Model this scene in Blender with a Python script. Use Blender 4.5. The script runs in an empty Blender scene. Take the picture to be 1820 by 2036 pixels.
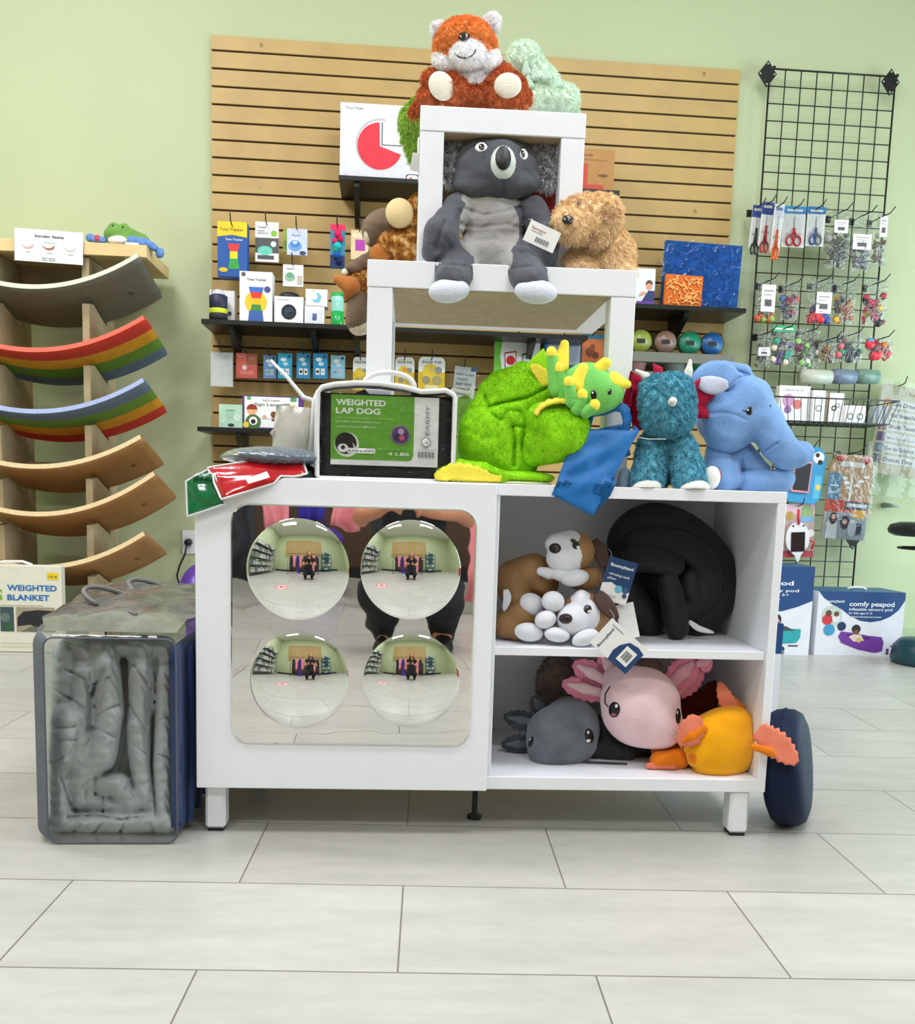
import bpy, math, random
import numpy as np
from mathutils import Vector
random.seed(7)
RNG=np.random.default_rng(5)
S=bpy.context.scene
COL=S.collection
# ---------------------------------------------------------------- camera
FL,PX,PY,PITCH,ROLL,CAMH,YAW=1785.4,897.0,1198.05,.123,.0294,.721,.0767
cp,sp,cr,sr=math.cos(PITCH),math.sin(PITCH),math.cos(ROLL),math.sin(ROLL)
def rz(a,v):
    v=np.asarray(v,float); c,s=math.cos(a),math.sin(a)
    return np.stack([c*v[...,0]-s*v[...,1],s*v[...,0]+c*v[...,1],v[...,2]],-1)
CAM=np.array([0,0,CAMH])
def ray(px,py):
    a=np.asarray(px,float)-PX; b=np.asarray(py,float)-PY
    u=(cr*a+sr*b)/FL; v=-(-sr*a+cr*b)/FL
    return rz(-YAW,np.stack([u,cp+sp*v,-sp+cp*v],-1))
FWD=rz(-YAW,[0,cp,-sp])
def at(px,py,Y):
    r=ray(px,py); return r*(Y/r[1])+CAM
def atz(px,py,Z):
    r=ray(px,py); return r*((Z-CAMH)/r[2])+CAM
def dep(P): return float(np.dot(np.asarray(P)-CAM,FWD))
cam=bpy.data.cameras.new('camera'); camo=bpy.data.objects.new('camera',cam); COL.objects.link(camo)
cam.sensor_fit='VERTICAL'; cam.sensor_height=36; cam.sensor_width=36
cam.lens=FL*36/2036; cam.shift_x=(910-PX)/2036; cam.shift_y=(PY-1018)/2036; cam.clip_start=.02
right=ray(PX+FL,PY)-FWD; upv=ray(PX,PY-FL)-FWD
from mathutils import Matrix
camo.matrix_world=Matrix([[right[i],upv[i],-FWD[i],CAM[i]] for i in range(3)]+[[0,0,0,1]])
S.camera=camo
# ---------------------------------------------------------------- light
S.view_settings.view_transform='Standard'; S.view_settings.look='None'
S.view_settings.gamma=1; S.view_settings.exposure=0.0
w=bpy.data.worlds.new('world'); S.world=w; w.use_nodes=True
w.node_tree.nodes['Background'].inputs[0].default_value=(.75,.9,1,1)
w.node_tree.nodes['Background'].inputs[1].default_value=1.0
def area(name,loc,aim,sx,sy,power,col,spread=math.pi):
    l=bpy.data.lights.new(name,'AREA'); l.shape='RECTANGLE'; l.size=sx; l.size_y=sy; l.energy=power; l.color=col; l.spread=spread
    o=bpy.data.objects.new(name,l); COL.objects.link(o); o.location=loc
    o.rotation_euler=(Vector(aim)-Vector(loc)).to_track_quat('-Z','Y').to_euler(); return o
WY=4.378
X0,X1,YB,YW,ZC=-3.2,4.4,-3.5,WY+.019,3.9
area('daylight_side_window',(X1-.1,1.9,1.45),(0,2.4,.8),2.3,2.0,95,(.74,.88,1))
area('daylight_glass_door',(X1-.1,3.75,.95),(2.3,4.4,.75),.6,1.5,26,(.62,.95,1))
PANELS=[(-1.5,.9),(1.3,.9),(-1.7,2.5),(1.1,2.3),(-1.5,-1.4),(1.3,-1.4)]
POW=[46,44,60,25,44,44]
for (x,y),pw_ in zip(PANELS,POW): area('ceiling_panel_light',(x,y,ZC-.06),(x,y,0),1.15,.55,pw_,(.95,.94,1.05))
# ---------------------------------------------------------------- materials
def lin(c):
    return tuple(((x/255)/12.92 if x/255<=.04045 else ((x/255+.055)/1.055)**2.4) for x in c)
MATS={}
def mat(name,c,rough=.6,var=.06,vs=30,bump=0,bs=80,spec=.5,metal=0,coat=0,sheen=0,trans=0):
    if name in MATS: return MATS[name]
    m=bpy.data.materials.new(name); m.use_nodes=True; nt=m.node_tree; b=nt.nodes['Principled BSDF']
    c=lin(c)
    tc=nt.nodes.new('ShaderNodeTexCoord'); no=nt.nodes.new('ShaderNodeTexNoise'); no.inputs['Scale'].default_value=vs; no.inputs['Detail'].default_value=4
    nt.links.new(tc.outputs['Object'],no.inputs['Vector'])
    mx=nt.nodes.new('ShaderNodeMix'); mx.data_type='RGBA'
    mx.inputs[6].default_value=(*[x*(1-var) for x in c],1); mx.inputs[7].default_value=(*[min(1,x*(1+var)) for x in c],1)
    mr=nt.nodes.new('ShaderNodeMapRange'); mr.inputs[1].default_value=.33; mr.inputs[2].default_value=.67; nt.links.new(no.outputs[0],mr.inputs[0]); nt.links.new(mr.outputs[0],mx.inputs[0]); nt.links.new(mx.outputs[2],b.inputs['Base Color'])
    b.inputs['Roughness'].default_value=rough; b.inputs['Specular IOR Level'].default_value=spec; b.inputs['Metallic'].default_value=metal
    b.inputs['Coat Weight'].default_value=coat; b.inputs['Sheen Weight'].default_value=sheen; b.inputs['Transmission Weight'].default_value=trans
    if sheen: b.inputs['Sheen Roughness'].default_value=.5; b.inputs['Sheen Tint'].default_value=(*[min(1,.4+.6*x) for x in c],1)
    if bump:
        n2=nt.nodes.new('ShaderNodeTexNoise'); n2.inputs['Scale'].default_value=bs; n2.inputs['Detail'].default_value=5
        nt.links.new(tc.outputs['Object'],n2.inputs['Vector'])
        bp=nt.nodes.new('ShaderNodeBump'); bp.inputs['Strength'].default_value=bump; bp.inputs['Distance'].default_value=.004
        nt.links.new(n2.outputs[0],bp.inputs['Height']); nt.links.new(bp.outputs[0],b.inputs['Normal'])
    MATS[name]=m; return m
def film(name,tint=(252,253,253),gloss=.35,crinkle=.6,scale=30,rough=.08):
    if name in MATS: return MATS[name]
    m=bpy.data.materials.new(name); m.use_nodes=True; nt=m.node_tree; nt.nodes.clear()
    out=nt.nodes.new('ShaderNodeOutputMaterial'); mix=nt.nodes.new('ShaderNodeMixShader'); t=nt.nodes.new('ShaderNodeBsdfTransparent'); g=nt.nodes.new('ShaderNodeBsdfGlossy')
    t.inputs[0].default_value=(*lin(tint),1); g.inputs['Roughness'].default_value=rough
    fr=nt.nodes.new('ShaderNodeFresnel'); fr.inputs[0].default_value=1.5
    mu=nt.nodes.new('ShaderNodeMath'); mu.operation='MULTIPLY_ADD'; mu.inputs[1].default_value=gloss*2; mu.inputs[2].default_value=.0
    no=nt.nodes.new('ShaderNodeTexNoise'); no.inputs['Scale'].default_value=scale; no.inputs['Detail'].default_value=2
    tc=nt.nodes.new('ShaderNodeTexCoord'); nt.links.new(tc.outputs['Object'],no.inputs['Vector'])
    bp=nt.nodes.new('ShaderNodeBump'); bp.inputs['Strength'].default_value=crinkle; bp.inputs['Distance'].default_value=.01
    nt.links.new(no.outputs[0],bp.inputs['Height'])
    for n in (g,fr): nt.links.new(bp.outputs[0],n.inputs['Normal'])
    nt.links.new(fr.outputs[0],mu.inputs[0]); nt.links.new(mu.outputs[0],mix.inputs[0]); nt.links.new(t.outputs[0],mix.inputs[1]); nt.links.new(g.outputs[0],mix.inputs[2]); nt.links.new(mix.outputs[0],out.inputs[0])
    MATS[name]=m; return m
def col(r,g,b,rough=.5,**k): return mat('paint_%d_%d_%d_%d'%(r,g,b,int(rough*100)),(r,g,b),rough,**k)
WHITE=mat('white_laminate',(243,245,250),.35,.01,bump=.02,bs=300)
PAPER=mat('white_card',(240,240,238),.55,.02)
BLACK=mat('black_plastic',(18,18,20),.45,.1)
BMETAL=mat('black_metal',(14,14,14),.4,.1)
INK=mat('dark_ink',(35,35,38),.6,.05)
GREY=mat('grey_ink',(150,152,155),.6,.05)
CLEAR=film('clear_plastic_film')
# ---------------------------------------------------------------- objects
def tag(o,label=None,cat=None,group=None,kind=None):
    if label: o['label']=label
    if cat: o['category']=cat
    if group: o['group']=group
    if kind: o['kind']=kind
    return o
def empty(name,loc,label=None,cat=None,group=None,kind=None):
    o=bpy.data.objects.new(name,None); COL.objects.link(o); o.location=tuple(loc); o.empty_display_size=.02
    return tag(o,label,cat,group,kind)
_T={}
def textmesh(s,off=0):
    if (s,off) in _T: return _T[(s,off)]
    c=bpy.data.curves.new('t','FONT'); c.body=s; c.size=1; c.resolution_u=3; c.offset=off; c.align_x='LEFT'
    o=bpy.data.objects.new('t',c); COL.objects.link(o); dg=bpy.context.evaluated_depsgraph_get(); dg.update()
    me=bpy.data.meshes.new_from_object(o.evaluated_get(dg))
    v=np.array([x.co[:] for x in me.vertices]).reshape(-1,3); f=[tuple(p.vertices) for p in me.polygons]
    bpy.data.objects.remove(o); bpy.data.curves.remove(c); bpy.data.meshes.remove(me)
    if len(v)==0: v=np.zeros((1,3)); f=[]
    v=v-[v[:,0].min(),0,0]; wd=v[:,0].max()
    _T[(s,off)]=(v,f,max(wd,1e-3)); return _T[(s,off)]
def basis(n):
    n=np.asarray(n,float); n=n/np.linalg.norm(n); a=np.array([0,0,1.]) if abs(n[2])<.9 else np.array([1.,0,0])
    x=np.cross(a,n); x/=np.linalg.norm(x); return x,np.cross(n,x),n
class Fr:
    """a flat frame: origin lower left, R right, U up, N towards the viewer, size w x h"""
    def __init__(s,O,R=(1,0,0),U=(0,0,1),w=1,h=1):
        s.O=np.asarray(O,float); s.R=np.asarray(R,float); s.U=np.asarray(U,float); s.N=np.cross(s.R,s.U); s.w=w; s.h=h
    def p(s,x,y,n=0): return s.O+s.R*(x*s.w)+s.U*(y*s.h)+s.N*n
def fr(x0,y0,x1,y1,Y,tilt=0,yaw=0,lean=0):
    C=at((x0+x1)/2,(y0+y1)/2,Y); k=dep(C)/FL; w=(x1-x0)*k; h=(y1-y0)*k
    a=math.radians(tilt); R=rz(math.radians(yaw),[math.cos(a),0,math.sin(a)]); U=rz(math.radians(yaw),[-math.sin(a),0,math.cos(a)])
    if lean:
        N=np.cross(R,U); l=math.radians(lean); U=U*math.cos(l)-N*math.sin(l)
    return Fr(C-R*w/2-U*h/2,R,U,w,h)
class MB:
    def __init__(s): s.v=[]; s.f=[]; s.m=[]; s.sm=[]; s.mats=[]; s.lay=0
    def mi(s,m):
        if m not in s.mats: s.mats.append(m)
        return s.mats.index(m)
    def add(s,V,F,m,smooth=False):
        o=len(s.v); s.v.extend([tuple(map(float,q)) for q in V]); i=s.mi(m)
        for q in F: s.f.append(tuple(o+int(a) for a in q)); s.m.append(i); s.sm.append(smooth)
        return s
    def box(s,lo,hi,m,M=None,bev=0):
        x0,y0,z0=lo; x1,y1,z1=hi; b=min(bev,(x1-x0)/2.01,(y1-y0)/2.01,(z1-z0)/2.01)
        if b<=0:
            V=[(x,y,z) for x in (x0,x1) for y in (y0,y1) for z in (z0,z1)]
            F=[(0,1,3,2),(4,6,7,5),(0,4,5,1),(2,3,7,6),(0,2,6,4),(1,5,7,3)]
        else:
            V=[];F=[];idx={}
            for i,(X,a) in enumerate(((x0,1),(x1,-1))):
                for j,(Y,c) in enumerate(((y0,1),(y1,-1))):
                    for k,(Z,d) in enumerate(((z0,1),(z1,-1))):
                        idx[i,j,k]=len(V); V+=[(X,Y+c*b,Z+d*b),(X+a*b,Y,Z+d*b),(X+a*b,Y+c*b,Z)]
            g=lambda i,j,k,n: idx[i,j,k]+n
            for i in (0,1): F.append([g(i,0,0,0),g(i,0,1,0),g(i,1,1,0),g(i,1,0,0)][::1 if i==0 else -1])
            for j in (0,1): F.append([g(0,j,0,1),g(1,j,0,1),g(1,j,1,1),g(0,j,1,1)][::1 if j==0 else -1])
            for k in (0,1): F.append([g(0,0,k,2),g(0,1,k,2),g(1,1,k,2),g(1,0,k,2)][::1 if k==0 else -1])
            for a in (0,1):
                for c in (0,1):
                    F.append((g(a,c,0,0),g(a,c,1,0),g(a,c,1,1),g(a,c,0,1)) if a!=c else (g(a,c,0,1),g(a,c,1,1),g(a,c,1,0),g(a,c,0,0)))
                    F.append((g(a,0,c,2),g(a,1,c,2),g(a,1,c,0),g(a,0,c,0)) if a!=c else (g(a,0,c,0),g(a,1,c,0),g(a,1,c,2),g(a,0,c,2)))
                    F.append((g(0,a,c,1),g(1,a,c,1),g(1,a,c,2),g(0,a,c,2)) if a!=c else (g(0,a,c,2),g(1,a,c,2),g(1,a,c,1),g(0,a,c,1)))
            for q in idx:
                t=(idx[q],idx[q]+1,idx[q]+2); F.append(t if sum(q)%2==0 else t[::-1])
        V=np.array(V,float)
        if M is not None: V=M(V)
        return s.add(V,F,m)
    def poly(s,P,m): return s.add(P,[range(len(P))],m)
    def tube(s,P,r,m,n=8,close=False,smooth=True):
        P=np.asarray(P,float); N=len(P); r=np.broadcast_to(np.asarray(r,float),(N,)); V=[];F=[]
        T=np.gradient(P,axis=0) if not close else np.roll(P,-1,0)-np.roll(P,1,0)
        x=None
        for i in range(N):
            t=T[i]/(np.linalg.norm(T[i])+1e-12)
            if x is None: x=basis(t)[0]
            x=x-t*np.dot(x,t); x/=np.linalg.norm(x)+1e-12; y=np.cross(t,x)
            for k in range(n):
                a=2*math.pi*k/n; V.append(P[i]+r[i]*(x*math.cos(a)+y*math.sin(a)))
        for i in range(N if close else N-1):
            j=(i+1)%N
            for k in range(n): F.append((i*n+k,i*n+(k+1)%n,j*n+(k+1)%n,j*n+k))
        if not close: F.append(tuple(range(n))[::-1]); F.append(tuple((N-1)*n+k for k in range(n)))
        return s.add(V,F,m,smooth)
    def sheet(s,G,m,thick=0,smooth=True):
        """G: (nu,nv,3) grid; thick: given to the back along the normal"""
        G=np.asarray(G,float); a,b,_=G.shape
        q=lambda o:[(o+i*b+j,o+(i+1)*b+j,o+(i+1)*b+j+1,o+i*b+j+1) for i in range(a-1) for j in range(b-1)]
        if not thick: return s.add(G.reshape(-1,3),q(0),m,smooth)
        gu=np.gradient(G,axis=0); gv=np.gradient(G,axis=1); n=np.cross(gu,gv); n/=np.linalg.norm(n,axis=2,keepdims=True)+1e-12
        H=G-n*thick; V=np.concatenate([G.reshape(-1,3),H.reshape(-1,3)]); F=q(0)+[t[::-1] for t in q(a*b)]
        rim=[i*b for i in range(a)]+[(a-1)*b+j for j in range(1,b)]+[i*b+b-1 for i in range(a-2,-1,-1)]+[j for j in range(b-2,0,-1)]
        for i in range(len(rim)):
            u,w2=rim[i],rim[(i+1)%len(rim)]; F.append((w2,u,u+a*b,w2+a*b))
        return s.add(V,F,m,smooth)
    def ell(s,C,r,m,ax=None,nu=14,nv=9,sup=1):
        C=np.asarray(C,float); r=np.broadcast_to(np.asarray(r,float),(3,)); A=np.eye(3) if ax is None else np.asarray(ax,float)
        V=[];F=[]
        sg=lambda t:math.copysign(abs(t)**sup,t)
        for j in range(nv+1):
            th=math.pi*j/nv
            for i in range(nu):
                a=2*math.pi*i/nu; q=np.array([sg(math.sin(th))*sg(math.cos(a)),sg(math.sin(th))*sg(math.sin(a)),sg(math.cos(th))])*r
                V.append(C+q@A)
        for j in range(nv):
            for i in range(nu): F.append((j*nu+i,(j+1)*nu+i,(j+1)*nu+(i+1)%nu,j*nu+(i+1)%nu))
        return s.add(V,F,m,True)
    def lathe(s,C,prof,m,axis=(0,0,1),n=24,a0=0,a1=2*math.pi,smooth=True):
        x,y,z=basis(axis); C=np.asarray(C,float); full=abs(a1-a0-2*math.pi)<1e-6; k=n if full else n+1; V=[];F=[]
        for (r,h) in prof:
            for i in range(k):
                a=a0+(a1-a0)*i/n; V.append(C+x*(r*math.cos(a))+y*(r*math.sin(a))+z*h)
        for j in range(len(prof)-1):
            for i in range(n): F.append((j*k+i,j*k+(i+1)%k,(j+1)*k+(i+1)%k,(j+1)*k+i))
        return s.add(V,F,m,smooth)
    # flat graphics on a frame
    def q(s,F,P,m,n=.0004,th=0):
        s.lay+=1; n=n+s.lay*.00012
        return s.add([F.p(x,y,n) for x,y in P],[range(len(P))],m)
    def r(s,F,x0,y0,x1,y1,m,n=.0004): return s.q(F,[(x0,y0),(x1,y0),(x1,y1),(x0,y1)],m,n)
    def e(s,F,cx,cy,rw,m,asp=1,a0=0,a1=360,n=.0004,k=20):
        ry=rw*F.w/F.h*asp
        P=[(cx+rw*math.cos(math.radians(a0+(a1-a0)*i/k)),cy+ry*math.sin(math.radians(a0+(a1-a0)*i/k))) for i in range(k+(a1-a0<360))]
        if a1-a0<360: P=[(cx,cy)]+P
        return s.q(F,P,m,n)
    def rr(s,F,x0,y0,x1,y1,rad,m,n=.0004):
        ra=rad*F.w/F.h; P=[]
        for cx,cy,a in ((x1-rad,y1-ra,0),(x0+rad,y1-ra,90),(x0+rad,y0+ra,180),(x1-rad,y0+ra,270)):
            for i in range(5):
                t=math.radians(a+i*22.5); P.append((cx+rad*math.cos(t),cy+ra*math.sin(t)))
        return s.q(F,P,m,n)
    def t(s,F,txt,x,y,h,m,wid=None,rot=0,off=0,n=.0004):
        """h: letter size as a share of the frame height; wid: total width share"""
        s.lay+=1; n+=s.lay*.00012; V,Fc,W=textmesh(txt,off); sy=h*F.h; sx=(wid*F.w/W) if wid else sy
        a=math.radians(rot); O=F.p(x,y,n); out=[]
        R=F.R*math.cos(a)+F.U*math.sin(a); U=-F.R*math.sin(a)+F.U*math.cos(a)
        if rot and wid: sx=wid*F.h/W
        return s.add([O+R*(q[0]*sx)+U*(q[1]*sy) for q in V],Fc,m)
    def slab(s,F,m,d,back=True,x0=0,y0=0,x1=1,y1=1,n1=0):
        P=[(x0,y0),(x1,y0),(x1,y1),(x0,y1)]
        V=[F.p(x,y,n1) for x,y in P]+[F.p(x,y,n1-d) for x,y in P]
        return s.add(V,[(0,1,2,3),(7,6,5,4),(1,0,4,5),(2,1,5,6),(3,2,6,7),(0,3,7,4)],m)
    def outline(s,F,P,m,d,n1=0,smooth=False):
        k=len(P); V=[F.p(x,y,n1) for x,y in P]+[F.p(x,y,n1-d) for x,y in P]
        return s.add(V,[range(k),range(2*k-1,k-1,-1)]+[((i+1)%k,i,i+k,(i+1)%k+k) for i in range(k)],m,smooth)
    def build(s,name,parent=None,label=None,cat=None,group=None,kind=None,loc=None):
        V=np.array(s.v,float)
        if parent is not None: O=np.array(abspos(parent))
        elif loc is not None: O=np.array(loc,float)
        else: O=np.array([(V[:,0].min()+V[:,0].max())/2,(V[:,1].min()+V[:,1].max())/2,V[:,2].min()])
        me=bpy.data.meshes.new(name); me.from_pydata([tuple(q) for q in (V-O)],[],s.f)
        for m in s.mats: me.materials.append(m)
        me.polygons.foreach_set('material_index',s.m); me.polygons.foreach_set('use_smooth',s.sm); me.update()
        o=bpy.data.objects.new(name,me); COL.objects.link(o)
        if parent is not None: o.parent=parent; PA[o.name]=O
        else: o.location=tuple(O); PA[o.name]=O
        return tag(o,label,cat,group,kind)
PA={}
def abspos(o):
    if o.name in PA: return PA[o.name]
    return tuple(o.location)
# ---------------------------------------------------------------- soft toys: smooth-blended solids
def sdf(prims,P,k):
    D=None; best=None; mi=None
    for q in prims:
        if q['t']=='e':
            a=math.radians(q.get('rot',0)); b=math.radians(q.get('yaw',0))
            d=P-np.array(q['c'],float); x=d[...,0]*math.cos(a)+d[...,1]*math.sin(a); y=-d[...,0]*math.sin(a)+d[...,1]*math.cos(a); z=d[...,2]
            if b: x,z=x*math.cos(b)-z*math.sin(b),x*math.sin(b)+z*math.cos(b)
            r=q['r']; k0=np.sqrt((x/r[0])**2+(y/r[1])**2+(z/r[2])**2)+1e-6; k1=np.sqrt((x/r[0]**2)**2+(y/r[1]**2)**2+(z/r[2]**2)**2)+1e-9
            dd=k0*(k0-1)/k1
        else:
            A=np.array(q['a'],float); B=np.array(q['b'],float); ab=B-A; t=np.clip(((P-A)@ab)/(ab@ab+1e-9),0,1)
            dv=P-A-t[...,None]*ab; fz=q.get('fl',1); dd=np.sqrt(dv[...,0]**2+dv[...,1]**2+(dv[...,2]/fz)**2)-(q['ra']+(q['rb']-q['ra'])*t)
            if fz<1: dd=dd*fz**.5
        if q.get('cut'):
            D=np.maximum(D,-dd) if q['cut']==1 else -smin(-D,dd,q['cut']); continue
        if D is None: D=dd.copy(); best=dd.copy(); mi=np.full(dd.shape,q['m'])
        else:
            w2=dd<best; mi=np.where(w2,q['m'],mi); best=np.minimum(best,dd); D=smin(D,dd,q.get('k',k))
    return D,mi
def smin(a,b,k):
    h=np.clip(.5+.5*(b-a)/k,0,1); return b*(1-h)+a*h-k*h*(1-h)
def E(x,y,z,rx,ry,rzz,m=0,rot=0,**kw): return dict(t='e',c=(x,y,z),r=(rx,ry,rzz),m=m,rot=rot,**kw)
def C(x,y,z,ra,x2,y2,z2,rb,m=0,**kw): return dict(t='c',a=(x,y,z),b=(x2,y2,z2),ra=ra,rb=rb,m=m,**kw)
def snet(D):
    ins=D<0; nx,ny,nz=D.shape
    cs=[ins[i:nx-1+i,j:ny-1+j,k:nz-1+k] for i in (0,1) for j in (0,1) for k in (0,1)]
    sm=sum(c.astype(int) for c in cs); act=(sm>0)&(sm<8); idx=-np.ones(act.shape,int); ids=np.argwhere(act); idx[act]=np.arange(len(ids))
    acc=np.zeros((len(ids),3)); cnt=np.zeros(len(ids)); I=ids
    cor=[(i,j,k) for i in (0,1) for j in (0,1) for k in (0,1)]
    val={c:D[I[:,0]+c[0],I[:,1]+c[1],I[:,2]+c[2]] for c in cor}
    for a in cor:
        for ax in range(3):
            if a[ax]: continue
            b=list(a); b[ax]=1; b=tuple(b); va,vb=val[a],val[b]; m=(va<0)!=(vb<0); t=np.where(m,va/(va-vb+1e-12),0)
            p=np.array(a,float)[None]+0*acc; p[:,ax]=t; acc[m]+=p[m]; cnt[m]+=1
    V=ids+acc/cnt[:,None]; Q=[]
    for ax in range(3):
        u,v=[(1,2),(2,0),(0,1)][ax]
        sl0=[slice(None)]*3; sl1=[slice(None)]*3; sl0[ax]=slice(0,-1); sl1[ax]=slice(1,None)
        a=ins[tuple(sl0)]; b=ins[tuple(sl1)]; e=np.argwhere(a!=b); e=e[(e[:,u]>0)&(e[:,v]>0)&(e[:,u]<D.shape[u]-1)&(e[:,v]<D.shape[v]-1)]
        fl=a[e[:,0],e[:,1],e[:,2]]
        def cid(du,dv):
            z=e.copy(); z[:,u]-=du; z[:,v]-=dv; return idx[z[:,0],z[:,1],z[:,2]]
        q=np.stack([cid(1,1),cid(0,1),cid(0,0),cid(1,0)],1); q[~fl]=q[~fl][:,::-1]; Q.append(q)
    return V,np.concatenate(Q)
def press(*rules):
    # soft things rest against hard ones: each rule is (u0,u1,v0,v1,z0,z1, axis, value) in the cabinet's own frame
    def f(V):
        L=rz(-CY,V-CO)
        for u0,u1,v0,v1,z0,z1,ax,val in rules:
            m=(L[...,0]>u0)&(L[...,0]<u1)&(L[...,1]>v0)&(L[...,1]<v1)&(L[...,2]>z0)&(L[...,2]<z1); L[...,ax]=np.where(m,val,L[...,ax])
        return rz(CY,L)+CO
    return f
TOPC=(-.01,1.2,-.0185,9,.66,.741,2,.741); TOPR=(.6,1.2,-.0005,9,.66,.741,2,.741); TOPL=(-.005,.6,-.0185,9,.6,.741,2,.7415); BIGT=(.32,.889,.1,9,1.1,1.191,2,1.191); SMT=(.428,.778,.165,9,1.4,1.521,2,1.521)
def cell(z0,z1): return [(-1,.6095,.004,9,0,9,0,.6095),(1.181,9,.004,9,0,9,0,1.181),(0,9,.376,9,0,9,1,.376),(0,9,.004,9,0,z0,2,z0),(0,9,.004,9,z1,9,2,z1)]
class Toy:
    def __init__(s,name,label,cat,px,py,Y,group=None,parent=None):
        s.D0=dep(at(px,py,Y)); s.k=s.D0/FL; s.cl=None; s.root=empty(name,at(px,py,Y),label,cat,group); PA[s.root.name]=np.array(s.root.location); s.prims=None; s.kk=8
    def P(s,x,y,z=0):
        return CAM+ray(x,y)*(s.D0+np.asarray(z)*s.k)[...,None]
    def blob(s,name,prims,mats,k=8,step=2.6,creases=(),wr=0,ws=.05,fur=None,keep=True,paint=(),parent=None,label=None,lump=0,ls=.03):
        lo=np.array([1e9]*3); hi=-lo
        for q in prims:
            if q.get('cut'): continue
            if q['t']=='e': R=max(q['r'][:2]) if (q.get('rot') or q.get('yaw')) else None; r=np.array([R or q['r'][0],R or q['r'][1],max(q['r'][2],R if q.get('yaw') else 0)]); c=np.array(q['c']); lo=np.minimum(lo,c-r); hi=np.maximum(hi,c+r)
            else:
                for c,r in ((q['a'],q['ra']),(q['b'],q['rb'])): r=np.array([r,r,r*max(1,q.get('fl',1))]); lo=np.minimum(lo,np.array(c)-r); hi=np.maximum(hi,np.array(c)+r)
        lo-=k/2+4+wr+lump; hi+=k/2+4+wr+lump; g=[np.arange(lo[i],hi[i]+step,step) for i in range(3)]
        G=np.stack(np.meshgrid(*g,indexing='ij'),-1)
        def fn(Pt):
            D,mi=sdf(prims,Pt,k)
            x,y,z=Pt[...,0],Pt[...,1],Pt[...,2]
            if wr: D=D+wr*(np.sin(x*ws*1.3+2.1*np.sin(y*ws*.9)+z*ws)*np.sin(y*ws*1.7+1.7*np.sin(x*ws*1.1+z*ws*.8)))
            if lump: D=D+lump*(np.sin(x*ls*2.9+y*ls*1.1)+np.sin(y*ls*3.3-x*ls*1.7+z*ls*2)+np.sin(z*ls*3.7+x*ls*2))/3
            for cr_ in creases:
                pts,wd,dp=cr_[:3]; dm=None
                for a,b in zip(pts[:-1],pts[1:]):
                    a=np.array(a,float);b=np.array(b,float); ab=b-a; dx=x-a[0];dy=y-a[1]; t=np.clip((dx*ab[0]+dy*ab[1])/(ab@ab),0,1)
                    d2=(dx-t*ab[0])**2+(dy-t*ab[1])**2; dm=d2 if dm is None else np.minimum(dm,d2)
                D=D+dp*np.exp(-dm/(wd*wd))
            return D,mi
        D,mi=fn(G); V,Q=snet(D); V=lo+V*step
        if keep: s.fn=fn; s.zr=(lo[2],hi[2])
        cen=V[Q].mean(1); fm=fn(cen)[1].astype(int)
        for p in paint:
            pm=p['m']; d,_=sdf([p],cen,1); fr_=p.get('front'); fm=np.where((d<0)&((cen[:,2]<fr_) if fr_ is not None else True),pm,fm)
        Wv=s.P(V[:,0],V[:,1],V[:,2]); Wv=s.cl(Wv) if s.cl else Wv; ob=MB(); faces=Q; O=PA[s.root.name] if parent is None else PA[parent.name]
        allv=[Wv]; tri=[]; trim=[]
        if fur:
            n,L,wd,droop,jit=fur; A=Wv[Q[:,0]];B=Wv[Q[:,1]];Cc=Wv[Q[:,2]];N=np.cross(B-A,Cc-A); ar=np.linalg.norm(N,axis=1); N/=ar[:,None]+1e-15
            vis=(N@FWD)<.35; pr=ar*np.where(vis,1,.12); pick=RNG.choice(len(Q),n,p=pr/pr.sum()); u=RNG.random((n,1));w_=RNG.random((n,1))
            A,B,Cc,Dd=Wv[Q[pick,0]],Wv[Q[pick,1]],Wv[Q[pick,2]],Wv[Q[pick,3]]
            base=(A*(1-u)+B*u)*(1-w_)+(Dd*(1-u)+Cc*u)*w_; N=N[pick]
            # clumped direction
            ph=base*260; cl=np.stack([np.sin(ph[:,0]+2*np.sin(ph[:,2]*.7)),np.sin(ph[:,1]*1.1+ph[:,0]),np.sin(ph[:,2]+1.5*np.sin(ph[:,0]*.8))],1)*jit
            d=N+cl+RNG.normal(0,jit*.5,(n,3))+np.array([0,0,-droop]); d/=np.linalg.norm(d,axis=1,keepdims=True); Lr=L*(.6+.6*RNG.random((n,1)))
            sd=np.cross(d,RNG.normal(0,1,(n,3))); sd/=np.linalg.norm(sd,axis=1,keepdims=True)+1e-9
            mid=base+d*Lr*.55; tip=base+d*Lr+np.array([0,0,-1])*Lr*droop*.5
            bv=np.stack([base-sd*wd,base+sd*wd,mid+sd*wd*.7,mid-sd*wd*.7,tip],1).reshape(-1,3); o=len(Wv)
            bv=s.cl(bv) if s.cl else bv; i=o+np.arange(n)*5; tri=np.concatenate([np.stack([i,i+1,i+2,i+3],1)]); tr3=np.stack([i+3,i+2,i+4],1); allv.append(bv); fmf=fm[pick]
        me=bpy.data.meshes.new(name); AV=np.concatenate(allv)-O
        nq=len(Q)+(len(tri) if fur else 0); nt=len(tr3) if fur else 0
        loops=np.concatenate([Q.ravel()]+([tri.ravel(),tr3.ravel()] if fur else [])).astype(np.int32)
        me.vertices.add(len(AV)); me.vertices.foreach_set('co',AV.ravel().astype(np.float32)); me.loops.add(len(loops)); me.loops.foreach_set('vertex_index',loops)
        me.polygons.add(nq+nt); tot=np.concatenate([np.full(nq,4),np.full(nt,3)]).astype(np.int32); me.polygons.foreach_set('loop_start',np.concatenate([[0],np.cumsum(tot)[:-1]]).astype(np.int32))
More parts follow.
